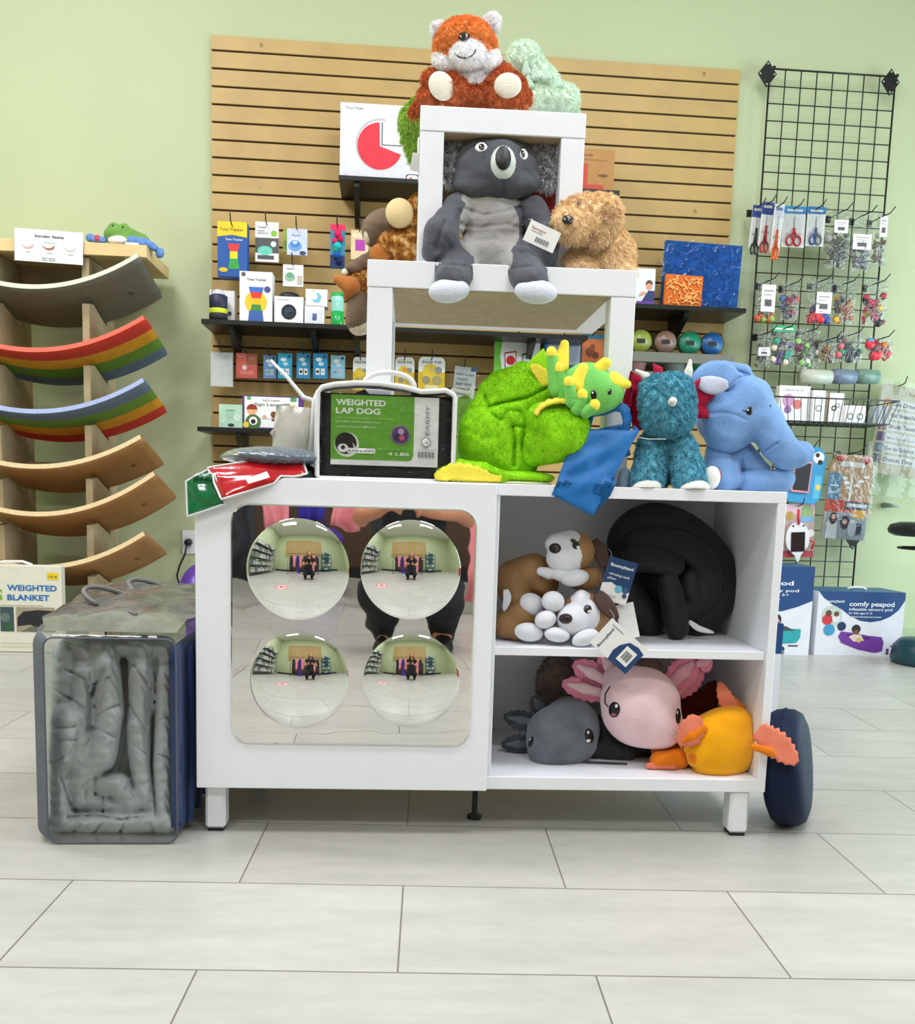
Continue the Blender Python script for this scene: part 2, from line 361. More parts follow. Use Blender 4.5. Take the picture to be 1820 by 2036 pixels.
        try: me.polygons.foreach_set('loop_total',tot)
        except Exception: pass
        me.update(calc_edges=True)
        for m_ in mats: me.materials.append(m_)
        mm=np.concatenate([fm]+([fmf,fmf] if fur else [])).astype(np.int32); me.polygons.foreach_set('material_index',mm); me.polygons.foreach_set('use_smooth',np.ones(nq+nt,bool)); me.validate(); me.update()
        ob=bpy.data.objects.new(name,me); COL.objects.link(ob); ob.parent=parent or s.root; PA[ob.name]=np.array(O); tag(ob,label); return ob
    def front(s,x,y):
        x=np.atleast_1d(np.asarray(x,float)); y=np.atleast_1d(np.asarray(y,float)); z=np.arange(s.zr[0],s.zr[1],.8)
        Pt=np.stack([np.broadcast_to(x[:,None],(len(x),len(z))),np.broadcast_to(y[:,None],(len(x),len(z))),np.broadcast_to(z,(len(x),len(z)))],-1)
        D,_=s.fn(Pt); h=D<0; i=np.argmax(h,1); r=z[i]; ok=h.any(1); r=np.where(ok,r,np.nan)
        if ok.any(): r=np.where(np.isnan(r),np.nanmax(r),r)
        else: r=np.zeros(len(x))
        return r
    def patch(s,name,cx,cy,rx,ry,m,rot=0,lift=2,edge=.6,parent=None,label=None,extra=(),flat=None,mb=None,n=24,nr=5):
        """a sewn or glued piece that follows the surface"""
        b=mb or MB(); L=[(cx,cy,rx,ry,rot,m,lift)]+list(extra)
        for (cx,cy,rx,ry,rot,m,lift) in L:
            a=math.radians(rot); xs=[cx];ys=[cy];rs=[0]
            for j in range(1,nr+1):
                for i in range(n):
                    t=2*math.pi*i/n; u=rx*math.cos(t)*j/nr; v=ry*math.sin(t)*j/nr; xs.append(cx+u*math.cos(a)-v*math.sin(a)); ys.append(cy+u*math.sin(a)+v*math.cos(a)); rs.append(j/nr)
            xs=np.array(xs);ys=np.array(ys);rs=np.array(rs); z=s.front(xs,ys); zc=z[0]; z=np.where(rs<1,np.minimum(z,zc+max(rx,ry)*1.2)-lift*(1-rs**3)-edge,z+1.5)
            V=s.P(xs,ys,z); F=[(0,1+i,1+(i+1)%n) for i in range(n)]
            for j in range(nr-1):
                for i in range(n): F.append((1+j*n+i,1+(j+1)*n+i,1+(j+1)*n+(i+1)%n,1+j*n+(i+1)%n))
            F=[f[::-1] for f in F]
            b.add(V,F,m,True)
        if mb: return
        return b.build(name,parent or s.root,label)
    def line(s,name,pts,r,m,mb=None,parent=None,on=True):
        x=np.array([p[0] for p in pts],float); y=np.array([p[1] for p in pts],float)
        z=s.front(x,y)-r*.4 if on else np.array([p[2] for p in pts],float)
        b=mb or MB(); b.tube(s.P(x,y,z),r*s.k,m,6)
        if mb is None: return b.build(name,parent or s.root)
    def eye(s,x,y,rx,ry,rot=0,hl=(-.3,-.35),iris=None,white=None,name='eye'):
        ex=[]; BL=mat('glossy_black',(8,7,7),.3,.02)
        if white: ex.append((x,y,rx,ry,rot,white,1.2)); ex.append((x+rx*.1,y,rx*.62,ry*.72,rot,BL,2.4))
        else: ex.append((x,y,rx,ry,rot,BL,2))
        if iris: ex.append((x-rx*.1,y+ry*.55,rx*.55,ry*.25,rot,iris,2.6))
        ex.append((x+rx*hl[0],y+ry*hl[1],rx*.3,ry*.26,rot,mat('eye_highlight_white',(250,250,250),.5),3.4))  # white spot painted on the eye as its highlight
        return s.patch(name,*ex[0][:4],ex[0][5],rot=rot,lift=ex[0][6],extra=ex[1:])
    def leaf(s,name,pts,m,wid,z,m2=None,curl=0,n=10,parent=None,thick=2.5,jag=0,shape=lambda t:math.sin(math.pi*min(1,.12+t*.85))**.6,label=None):
        """a felt or plush petal along a centre line: pts (x,y,z)"""
        pts=np.array([(p+(0,))[:3] if len(p)<3 else p for p in pts],float); t=np.linspace(0,1,n); T0=np.linspace(0,1,len(pts))
        c=np.stack([np.interp(t,T0,pts[:,i]) for i in range(3)],1)
        for _ in range(2): c[1:-1]=(c[:-2]+2*c[1:-1]+c[2:])/4
        tg=np.gradient(c,axis=0); tg/=np.linalg.norm(tg,axis=1,keepdims=True); sd=np.stack([-tg[:,1],tg[:,0],np.zeros(n)],1); sd/=np.linalg.norm(sd,axis=1,keepdims=True)+1e-9
        G=np.zeros((n,7,3))
        for i in range(n):
            w_=wid*shape(t[i])*(1+(jag*((i%2)*2-1)))
            for j in range(7):
                u=(j-3)/3; G[i,j]=c[i]+sd[i]*u*w_+np.array([0,0,curl*u*u*w_])
        b=MB(); G2=s.P(G[...,0],G[...,1],G[...,2]+z); G2=s.cl(G2) if s.cl else G2; b.sheet(G2,m,thick*s.k,True)
        return b.build(name,parent or s.root,label)
    def tagcard(s,x,y,z,w,h,tilt,draw=None,name='swing_tag',yaw=0,parent=None):
        Cc=s.P(x,y,z); a=math.radians(tilt); R=rz(-YAW+math.radians(yaw),[math.cos(a),0,math.sin(a)]); U=rz(-YAW+math.radians(yaw),[-math.sin(a),0,math.cos(a)])
        W,H=w*s.k,h*s.k; F=Fr(Cc-R*W/2-U*H/2,R,U,W,H); b=MB(); b.slab(F,PAPER,.0008)
        if draw: draw(b,F)
        b.tube([F.p(.1,.95,.0005),F.p(.0,1.1,-.01),F.p(-.1,1.15,-.03)],.0004,PAPER,4)
        return b.build(name,parent or s.root)
# ================================================================ setting
def wallmat():
    m=mat('pale_green_wall_paint',(188,197,157),.7,.02,vs=2,bump=.12,bs=45); return m
GREEN=wallmat()
def struct(b,name,**k): return b.build(name,kind='structure',**k)
def floor_material():
    m=bpy.data.materials.new('stone_look_floor_tiles'); m.use_nodes=True; nt=m.node_tree; P=nt.nodes['Principled BSDF']; L=nt.links.new
    tc=nt.nodes.new('ShaderNodeTexCoord'); br=nt.nodes.new('ShaderNodeTexBrick'); L(tc.outputs['Object'],br.inputs['Vector'])
    for n,v in (('Scale',1),('Mortar Size',.0016),('Mortar Smooth',.1),('Brick Width',.6),('Row Height',.3),('Bias',0)): br.inputs[n].default_value=v
    br.offset=.5; br.offset_frequency=2
    br.inputs['Color1'].default_value=(*lin((177,174,165)),1); br.inputs['Color2'].default_value=(*lin((186,184,176)),1); br.inputs['Mortar'].default_value=(*lin((120,116,104)),1)
    def streak(sx,sy,det,a,b,c0,c1):
        mp=nt.nodes.new('ShaderNodeMapping'); mp.inputs['Scale'].default_value=(sx,sy,1); L(tc.outputs['Object'],mp.inputs[0]); n=nt.nodes.new('ShaderNodeTexNoise'); n.inputs['Scale'].default_value=1; n.inputs['Detail'].default_value=det; n.inputs['Roughness'].default_value=.6; L(mp.outputs[0],n.inputs['Vector'])
        r=nt.nodes.new('ShaderNodeMapRange'); r.inputs[1].default_value=a; r.inputs[2].default_value=b; r.inputs[3].default_value=c0; r.inputs[4].default_value=c1; L(n.outputs[0],r.inputs[0]); return r
    s1=streak(2.2,14,8,.35,.7,1.05,.9); s2=streak(14,40,5,.4,.72,1.02,.93)
    mu=nt.nodes.new('ShaderNodeMath'); mu.operation='MULTIPLY'; L(s1.outputs[0],mu.inputs[0]); L(s2.outputs[0],mu.inputs[1])
    mx=nt.nodes.new('ShaderNodeVectorMath'); mx.operation='SCALE'; L(br.outputs['Color'],mx.inputs[0]); L(mu.outputs[0],mx.inputs['Scale']); L(mx.outputs[0],P.inputs['Base Color'])
    P.inputs['Roughness'].default_value=.32; P.inputs['Specular IOR Level'].default_value=.45
    bp=nt.nodes.new('ShaderNodeBump'); bp.inputs['Strength'].default_value=.5; bp.inputs['Distance'].default_value=.001; bp.invert=True; L(br.outputs['Fac'],bp.inputs['Height']); L(bp.outputs[0],P.inputs['Normal'])
    return m
to=rz(-YAW,np.array([-.3805,1.8644,0])); ta=.0277-YAW
me=bpy.data.meshes.new('floor'); A=[rz(-ta,np.array([x,y,0])-to) for x,y in ((X0-.3,YB-.3),(X1+.3,YB-.3),(X1+.3,YW+.3),(X0-.3,YW+.3))]
me.from_pydata([tuple(q) for q in A]+[(q[0],q[1],-.1) for q in A],[],[(0,1,2,3),(7,6,5,4),(1,0,4,5),(2,1,5,6),(3,2,6,7),(0,3,7,4)]); me.materials.append(floor_material())
fo=bpy.data.objects.new('floor',me); COL.objects.link(fo); fo.location=tuple(to); fo.rotation_euler=(0,0,ta); tag(fo,kind='structure')
struct(MB().box((X0-.1,YW,0),(X1+.1,YW+.12,ZC),GREEN),'wall_back')
struct(MB().box((X0-.12,YB-.1,0),(X0,YW,ZC),GREEN),'wall_left')
struct(MB().box((X0-.12,YB-.12,0),(X1+.12,YB,ZC),GREEN),'wall_front')
wy0,wy1,wz0,wz1=.7,4.15,.12,2.5
struct(MB().box((X1,YB,0),(X1+.12,wy0,ZC),GREEN).box((X1,wy1,0),(X1+.12,YW,ZC),GREEN).box((X1,wy0,0),(X1+.12,wy1,wz0),GREEN).box((X1,wy0,wz1),(X1+.12,wy1,ZC),GREEN),'wall_right')
struct(MB().box((X0-.1,YB-.1,ZC),(X1+.1,YW+.1,ZC+.1),mat('ceiling_tile_white',(226,226,218),.8,.02,bump=.2,bs=60)),'ceiling')
FRM=mat('aluminium_window_frame',(190,192,194),.35,.03,metal=.6)
b=MB()
for y in (wy0,(wy0+wy1)/2,wy1-.05): b.box((X1+.03,y,wz0),(X1+.09,y+.05,wz1),FRM)
for z in (wz0,wz1-.05): b.box((X1+.03,wy0,z),(X1+.09,wy1,z+.05),FRM)
b.box((X1+.055,wy0,wz0),(X1+.06,wy1,wz1),CLEAR); struct(b,'window_1')

TRIM=mat('green_baseboard',(176,190,150),.5,.03)
struct(MB().box((X0,YW-.012,0),(X1,YW,.09),TRIM),'baseboard_back')
LIT=bpy.data.materials.new('lit_diffuser'); LIT.use_nodes=True; LIT.node_tree.nodes['Principled BSDF'].inputs['Emission Color'].default_value=(1,.97,.9,1); LIT.node_tree.nodes['Principled BSDF'].inputs['Emission Strength'].default_value=2.5
for i,(x,y) in enumerate(PANELS):
    e=empty('ceiling_light',(x,y,ZC-.05),'rectangular white ceiling light panel seen only in the domed mirrors','ceiling light','ceiling light panels'); PA[e.name]=(x,y,ZC-.05)
    MB().box((x-.62,y-.32,ZC-.04),(x+.62,y+.32,ZC),WHITE).build('frame',e); MB().box((x-.58,y-.28,ZC-.045),(x+.58,y+.28,ZC-.0401),LIT).build('diffuser',e)
# ---------------------------------------------------------------- slat panel
MAPLE=mat('maple_slat_board',(190,158,98),.5,.07,vs=6,bump=.05,bs=120)
GROOVE=mat('dark_slat_groove',(62,38,18),.8,.1)
b=MB(); zt=2.721; sx0,sx1=-.818,1.625; b.box((sx0+.004,WY+.008,.28),(sx1-.004,YW-.0005,zt-.01),GROOVE)
z=2.657; edges=[zt]
while z>.3: edges+= [z+.0045,z-.0045]; z-=.0762
edges.append(.28)
for i in range(0,len(edges)-1,2):
    if edges[i]-edges[i+1]>.01: b.box((sx0,WY,edges[i+1]),(sx1,WY+.0185,edges[i]),MAPLE,bev=.0008)
SCR=mat('screw_head',(90,75,50),.4,.1,metal=.7)
for px,py in ((520,90),(1400,147),(516,370),(1382,420),(950,100)): b.lathe(at(px,py,WY-.001),[(.0001,-.002),(.006,-.001),(.007,.002)],SCR if py!=370 else PAPER,axis=(0,-1,0),n=10)
b.build('slat_display_panel',label='wide tan wooden slat panel fixed to the pale green back wall',cat='display panel')
# ---------------------------------------------------------------- cabinet
CY=-.0234; CO=np.array([-.3732,1.834,0.])
def cab(u,v,z): return rz(CY,np.array([u,v,z],float))+CO
CM=lambda V: rz(CY,V)+CO
CR,CV=rz(CY,[1,0,0]),rz(CY,[0,1,0])
e=empty('storage_cabinet',cab(.6,.27,0),'low white two-bay storage cabinet on short square legs, left bay closed by a door','cabinet'); PA[e.name]=cab(.6,.27,0)
DEP=.55
b=MB()
for lo,hi in (((0,0,.1),(.018,DEP,.716)),((1.182,0,.128),(1.2,DEP,.716)),((.588,.004,.128),(.608,.378,.716)),((0,0,.716),(1.2,DEP,.74)),((0,0,.1),(1.2,DEP,.128)),((.018,.378,.128),(1.182,.39,.716))): b.box(lo,hi,WHITE,CM,.0012)
b.lathe(cab(1.105,.377,.665),[(.0001,.001),(.008,.001),(.008,.004),(.012,.004),(.013,0)],INK,axis=-CV,n=16)
b.build('carcass',e)
MB().box((0,-.018,.102),(.598,-.001,.738),WHITE,CM,.0015).build('door',e)
zs=atz(1250,1290,0)[2]
sh_z=float(at(1250,1291,cab(.9,.012,0)[1])[2])
b=MB().box((.6085,.012,sh_z-.018),(1.1815,.377,sh_z),WHITE,CM,.001).build('shelf',e)
for px,u in ((0,.012),(1,1.128)):
    MB().box((u,.004,.006),(u+.042,.05,.1),WHITE,CM,.006).box((u+.005,.008,0),(u+.037,.045,.006),INK,CM).build('leg',e)
for u in (.02,1.13): MB().box((u,.5,.006),(u+.042,.545,.1),WHITE,CM,.006).box((u+.005,.505,0),(u+.037,.54,.006),INK,CM).build('leg',e)
fx=cab(.585,.1,0); b=MB().lathe(fx,[(.0001,0),(.016,0),(.017,.006),(.006,.012),(.006,.07),(.014,.075),(.014,.1),(.0001,.1)],INK,n=16); b.build('centre_support_foot',e,label='black screw foot under the middle')
# tables
def table(u0,u1,v0,v1,z0,z1,th,lw,label):
    c=cab((u0+u1)/2,(v0+v1)/2,z0); e=empty('side_table',c,label,'table'); PA[e.name]=c
    MB().box((u0,v0,z1-th),(u1,v1,z1),WHITE,CM,.0015).build('tabletop',e)
    for a,c_ in ((u0+.001,v0+.001),(u1-lw-.001,v0+.001),(u0+.001,v1-lw-.001)): MB().box((a,c_,z0),(a+lw,c_+lw,z1-th-.0008),WHITE,CM,.0012).build('leg',e)
    MB().box((u0+lw+.002,v0+.004,z1-th-.0015),(u1-lw-.002,v1-lw-.002,z1-th+.0005),mat('unfinished_hardboard',(166,146,114),.7,.08,bump=.1),CM).build('underside_panel',e,label='brown unfinished underside')
    return e
table(.326,.889,.1,.545,.74,1.19,.054,.052,'larger white square side table standing on the cabinet top')
table(.428,.778,.165,.49,1.19,1.52,.05,.05,'smaller white square side table stacked on the larger one')
# holes under the big tabletop
# ---------------------------------------------------------------- bubble mirror
MIRR=bpy.data.materials.new('acrylic_mirror'); MIRR.use_nodes=True; q=MIRR.node_tree.nodes['Principled BSDF']; q.inputs['Metallic'].default_value=1; q.inputs['Roughness'].default_value=.015; q.inputs['Base Color'].default_value=(.82,.83,.8,1)
n_=MIRR.node_tree.nodes.new('ShaderNodeTexNoise'); n_.inputs['Scale'].default_value=5; bp=MIRR.node_tree.nodes.new('ShaderNodeBump'); bp.inputs['Strength'].default_value=.08; bp.inputs['Distance'].default_value=.02
tc=MIRR.node_tree.nodes.new('ShaderNodeTexCoord'); MIRR.node_tree.links.new(tc.outputs['Object'],n_.inputs['Vector']); MIRR.node_tree.links.new(n_.outputs[0],bp.inputs['Height']); MIRR.node_tree.links.new(bp.outputs[0],q.inputs['Normal'])
yv=cab(.3,-.019,0)[1]
def cabuv(px,py,v=-.019):
    r=ray(px,py); n=CV; t=np.dot(cab(0,v,0)-CAM,n)/np.dot(r,n); P=CAM+r*t; d=P-CO; return float(np.dot(d,CR)),float(P[2])
u0,_=cabuv(460,1240); u1,_=cabuv(942,1240); _,z1=cabuv(700,1007); _,z0=cabuv(700,1480)
me_=empty('bubble_mirror',cab((u0+u1)/2,-.02,z0),'square acrylic mirror with four bulging domes, fixed to the cabinet door','mirror'); PA[me_.name]=cab((u0+u1)/2,-.02,z0)
F=Fr(cab(u0,-.0185,z0),CR,(0,0,1),u1-u0,z1-z0)
def rrp(r0,x0=0,y0=0,x1=1,y1=1,k=8):
    P=[]
    for cx,cy,a in ((x1-r0,y1-r0,0),(x0+r0,y1-r0,90),(x0+r0,y0+r0,180),(x1-r0,y0+r0,270)):
        for i in range(k+1):
            t=math.radians(a+i*90/k); P.append((cx+r0*math.cos(t),cy+r0*math.sin(t)))
    return P
b=MB(); b.outline(F,rrp(.075),MIRR,.003,.003)
A=rrp(.075); B=rrp(.070,.006,.006,.994,.994); k=len(A)
b.add([F.p(x,y,.003) for x,y in A]+[F.p(x,y,.0045) for x,y in B],[(i,(i+1)%k,k+(i+1)%k,k+i) for i in range(k)]+[range(k,2*k)],MIRR,False)
b.build('mirror_panel',me_)
for px,py,r in ((592,1133,101),(817,1134,99.5),(595,1354,98),(818,1354,97)):
    u,z=cabuv(px,py,-.03); a=r*1.78/FL; th=math.radians(25); R=a/math.sin(th)
    prof=[(a+.0015,.0),(a,.0012)]+[(R*math.sin(th*(1-i/14)),R*math.cos(th*(1-i/14))-R*math.cos(th)+.0012) for i in range(1,14)]+[(.0001,R-R*math.cos(th)+.0012)]
    MB().lathe(cab(u,-.0235,z),prof,MIRR,axis=-CV,n=64).build('dome',me_)
# ---------------------------------------------------------------- shelves on the slat panel
SHELF=mat('black_shelf_laminate',(20,21,21),.35,.1)
def wshelf(p0,p1,Yf,label,th=.02,br=(),m=SHELF):
    A=at(p0[0],p0[1],Yf); B=at(p1[0],p1[1],Yf); z=(A[2]+B[2])/2; c=((A[0]+B[0])/2,(Yf+WY)/2,z-th)
    e=empty('wall_shelf',c,label,'shelf'); PA[e.name]=c
    MB().box((A[0],Yf,z-th),(B[0],WY-.001,z),m,bev=.002).build('board',e)
    for px in br:
        x=at(px,p0[1],Yf)[0]*(WY-.05)/Yf
        b=MB(); F=Fr((x-.012,WY-.001,z-th),(0,-1,0),(0,0,-1),1,1); b.outline(F,[(0,0),(.24,0),(.24,.02),(.03,.12),(0,.13)],SHELF,.024); b.build('bracket',e)
    return z
ZA=wshelf((400,628),(1170,672),4.10,'long black shelf on the left of the slat panel, stacked with timers',br=(484,640,722,1060))
ZB=wshelf((1160,598),(1485,613),4.10,'black shelf on the right of the slat panel, holding blue and orange squares',br=(1352,))
ZC_=wshelf((674,347),(1233,379),4.12,'highest black shelf, behind the small white table',br=(723,1195))
ZD=wshelf((392,844),(1000,872),4.12,'lowest black shelf on the left of the slat panel, behind the weighted bags',br=(497,))
ACR=mat('frosted_grey_acrylic',(120,122,112),.3,.03)
ZE=wshelf((1235,697),(1462,706),4.12,'grey acrylic tray shelf holding round putty tubs',th=.045,m=ACR)
# ---------------------------------------------------------------- printed goods
def deco(b,F,L):
    for d in L:
        ci=[i for i,x in enumerate(d) if i and isinstance(x,(tuple,bpy.types.Material))][0]; c=d[ci]; m=c if not isinstance(c,tuple) else col(*c)
        k=d[0]; a=d[1:ci]+d[ci+1:]
        if k=='r': b.r(F,*a,m)
        elif k=='e': b.e(F,*a[:3],m,**(dict(asp=a[3]) if len(a)>3 else {}))
        elif k=='pie': b.e(F,*a[:3],m,a0=a[3],a1=a[4])
        elif k=='rr': b.rr(F,*a,m)
        elif k=='q': b.q(F,a[0],m)
        elif k=='t': b.t(F,a[0],*a[1:4],m,wid=a[4] if len(a)>4 else None,rot=a[5] if len(a)>5 else 0,off=a[6] if len(a)>6 else .012)
def scrib(x0,y0,x1,n,h,c,seed=1):
    r=random.Random(seed); return [('r',x0,y0-i*h*2,x0+(x1-x0)*(.55+.45*r.random()),y0-i*h*2+h,c) for i in range(n)]
def hook(px,py,Y,label,grid=False,up=.035,dx=0):
    P=at(px,py,Y); yb=WY-.002 if not grid else GY
    x=P[0]; z=P[2]; pts=[(x,yb,z-.004),(x,Y-.01,z-.004),(x+dx*.6,Y-.045,z+.004),(x+dx,Y-.06,z+up)]
    b=MB(); b.tube(pts,.0026,BMETAL,6); b.box((x-.012,yb-.006,z-.02),(x+.012,yb,z+.012),BMETAL); return b.build('peg_hook',label='black metal peg hook holding the '+label,cat='hook',group='peg hooks')
def card(name,label,cat,box,Y,D,base=PAPER,th=.02,group=None,hk=None,tilt=0,yaw=0,parts=(),slot=False,lean=0,body='box_body'):
    F=fr(*box,Y,tilt,yaw,lean); b=MB(); b.slab(F,base if not isinstance(base,tuple) else col(*base),th); deco(b,F,D)
    if parts:
        c=F.p(.5,0,-th/2); e=empty(name,c,label,cat,group); PA[e.name]=c; b.build(body,e)
        for pn,fn in parts: q=MB(); fn(q,F); q.build(pn,e)
        o=e
    else: o=b.build(name,label=label,cat=cat,group=group)
    if hk: hook((box[0]+box[2])/2+hk[0],box[1]+hk[1],Y-.004,hk[2])
    return o,F
LOGO=[('e',.12,.94,.07,(90,95,100))]
Y1=4.14
# on the long left shelf
def rest(box,Y,Z):
    # drop a box so that its bottom rests on Z: returns the box with the pixel row of the shelf
    x=(box[0]+box[2])/2; r=ray(x,box[3]); P=at(x,box[3],Y); k=dep(P)/FL; dy=(P[2]-Z)/k; return (box[0],box[1]+dy,box[2],box[3]+dy)
def onshelf(name,label,cat,box,Y,Z,D,**k): return card(name,label,cat,rest(box,Y,Z+.001),Y,D,**k)
BT=(28,90,160)
def lampbox(q,F):
    q.lathe(F.p(.42,0,.045),[(.0001,0),(.04,0),(.04,.03),(.038,.032)],INK,n=24)
    q.lathe(F.p(.42,0,.045),[(.038,.032),(.04,.045),(.04,.05),(.036,.052)],col(214,222,40),n=24)
    q.lathe(F.p(.42,0,.045),[(.036,.052),(.039,.06),(.04,.105),(.03,.112)],col(30,34,60),n=24)
    q.lathe(F.p(.42,0,.045),[(.03,.112),(.026,.125),(.012,.134),(.0001,.136)],col(200,200,205),n=24)
onshelf('boxed_lantern_toy','white box with a black, lime and silver lantern in front','toy box',(418,565,466,628),4.19,ZA,LOGO+[('t','Lumino',.4,.9,.05,INK),('e',.8,.3,.09,(60,70,110))],th=.08,parts=[('lantern',lampbox)])
onshelf('timer_box','tall white box printed with a rainbow hourglass tracker lamp','box',(477,534,541,633),Y1,ZA,
  LOGO+[('t','Time Tracker',.22,.82,.07,INK),('e',.85,.66,.1,(70,80,140)),('e',.5,.4,.34,(250,200,40)),('q',[(.28,.7),(.74,.7),(.7,.6),(.32,.6)],(60,110,200)),('q',[(.32,.6),(.7,.6),(.64,.48),(.38,.48)],(226,52,40)),('q',[(.38,.48),(.64,.48),(.64,.36),(.38,.36)],(250,190,20)),('q',[(.34,.24),(.68,.24),(.64,.36),(.38,.36)],(60,140,60)),('q',[(.26,.02),(.74,.02),(.7,.24),(.3,.24)],(60,100,170))],th=.09)
onshelf('projector_box','white box with a black round lens printed on the front','box',(546,583,603,636),Y1,ZA,
  [('t','Space Projector',.1,.86,.07,GREY),('e',.5,.44,.26,(20,24,30)),('e',.5,.44,.16,(40,60,80)),('pie',.52,.42,.1,200,380,(20,20,24))],th=.08)
F_=fr(555,566,597,584,4.19)
b=MB(); c=F_.p(.5,0,0); zz=at(575,583,4.19)[2]; zt_=at(575,rest((546,583,603,636),Y1,ZA)[1],Y1)[2]
b.lathe((c[0],4.19,zt_+.0005),[(.0001,0),(.048,0),(.05,.008),(.04,.022),(.02,.03),(.0001,.033)],BLACK,n=28); b.build('black_dome_speaker',label='low black dome device resting on top of the lens box',cat='gadget')
onshelf('small_box','small white box with a dark blue figure, underneath its twin','box',(606,601,645,638),Y1,ZA,[('r',.1,.08,.9,.8,(225,228,235)),('e',.5,.35,.12,(70,80,130)),('r',.4,.3,.62,.6,(90,100,150))],th=.08)
zz2=at(625,rest((606,601,645,638),Y1,ZA)[1],Y1)[2]
onshelf('small_box','small white box with a pale blue moon picture, stacked on another','box',(608,566,651,599),Y1,zz2,[('e',.5,.5,.22,(120,190,215)),('e',.4,.58,.15,(240,244,246)),('t','Moon',.3,.86,.08,GREY)],th=.08)
r_=rest((659,585,684,640),Y1,ZA); P0=at(671,r_[3],Y1); b=MB()
e=empty('bubble_timer_bottle',P0,'clear green liquid timer tube standing on the long shelf','toy'); PA[e.name]=P0
GL=mat('green_liquid',(30,170,80),.1,.1); b.lathe(P0,[(.0001,0),(.028,0),(.029,.003),(.029,.06),(.0001,.06)],GL,n=20).build('green_liquid',e)
MB().lathe(P0,[(.0285,.0605),(.0285,.125),(.026,.13)],mat('pale_teal_tube',(150,215,200),.1,.05),n=20).build('tube',e); MB().lathe(P0,[(.029,.125),(.029,.14),(.0001,.141)],GL,n=20).build('cap',e)
# hanging on the slat panel, upper left
Y2=4.27
HG=[('e',.5,.955,.05,(20,20,20))]
card('timer_box','large blue and yellow hanging box with a red, yellow and green hourglass lamp','box',(433,443,491,548),Y2-.05,
  [('r',0,.78,1,1,(248,205,20)),('t','Time Tracker',.08,.83,.075,INK,.8),('q',[(0,.78),(0,.72),(.5,.76),(1,.72),(1,.78)],(248,205,20)),('t','Time Tracker',.26,.66,.055,PAPER,.6),('q',[(.34,.6),(.76,.6),(.68,.46),(.42,.46)],(220,50,55)),('q',[(.42,.46),(.68,.46),(.68,.33),(.42,.33)],(245,215,30)),('q',[(.42,.33),(.68,.33),(.76,.14),(.36,.14)],(50,160,70)),('e',.2,.12,.15,(250,190,30),.5)],
  base=(28,84,160),th=.07,hk=(0,4,'blue and yellow timer box'))
card('hanging_card','white hanging card with a mint green disc over a grey photo','card pack',(508,443,554,519),Y2,
  [('t','Tranquil',.08,.84,.07,INK),('r',0,.22,1,.6,(80,84,78)),('e',.8,.72,.13,(150,200,70)),('e',.42,.28,.32,(105,205,180),.6),('r',.1,.06,.8,.16,(80,80,80)),('e',.78,.45,.12,PAPER)]+scrib(.08,.76,.6,2,.03,(170,175,170)),th=.012,hk=(0,2,'mint disc card'))
card('hanging_card','pale lavender hanging card with a blue spinning toy on it','card pack',(571,456,611,506),Y2-.02,
  [('t','Ring Spin',.25,.72,.09,(90,100,170)),('e',.4,.33,.34,(110,160,215),.7),('e',.4,.42,.24,(70,130,205),.7),('e',.4,.47,.12,(190,215,240),.7),('e',.78,.08,.16,(50,60,110),.6)],base=(205,212,232),th=.012,hk=(0,-2,'blue spinner card'))
MB_=fr(563,458,577,500,Y2+.02); b=MB(); b.slab(MB_,col(150,180,70),.01); deco(b,MB_,[('r',.1,.1,.9,.5,(120,150,60))]); b.build('hanging_card',label='narrow olive green card behind the blue spinner card',cat='card pack')
card('hanging_card','small white hanging card with a pale green ring toy','card pack',(563,527,603,569),Y2,
  [('t','Ring Spin',.2,.78,.09,INK),('e',.34,.42,.26,(150,190,160),.8),('e',.34,.52,.17,(110,165,130),.8),('r',.7,.1,.95,.5,(200,190,170))],th=.012,hk=(0,-2,'pale green ring card'))
def fid(q,F):
    for x,y,r,c in ((.5,.78,.016,(235,30,100)),(.3,.62,.012,(240,40,110)),(.7,.66,.013,(215,20,80)),(.5,.5,.018,(40,190,200)),(.45,.3,.017,(30,90,180)),(.6,.15,.014,(20,40,90)),(.4,.42,.011,(60,180,90))): q.ell(F.p(x,y,.008),r,col(*c,30),nu=12,nv=8)
card('hanging_fidget_pack','tall hanging pack of pink, teal and navy fidget balls','toy pack',(657,448,686,532),Y2-.01,[('r',0,.86,1,1,(230,30,90)),('r',0,0,1,.3,(20,40,95))],base=(60,140,170),th=.012,hk=(0,2,'pink and teal fidget pack'),parts=[('fidget_balls',fid)],body='backing_card')
card('hanging_card','cream framed hanging card with a magenta square, beside the brown plush','card pack',(698,459,733,515),Y2,[('r',.25,.3,.8,.68,(180,60,170)),('r',.1,.75,.9,.9,(245,225,190))],base=(228,205,160),th=.012,hk=(0,-1,'magenta square card'))
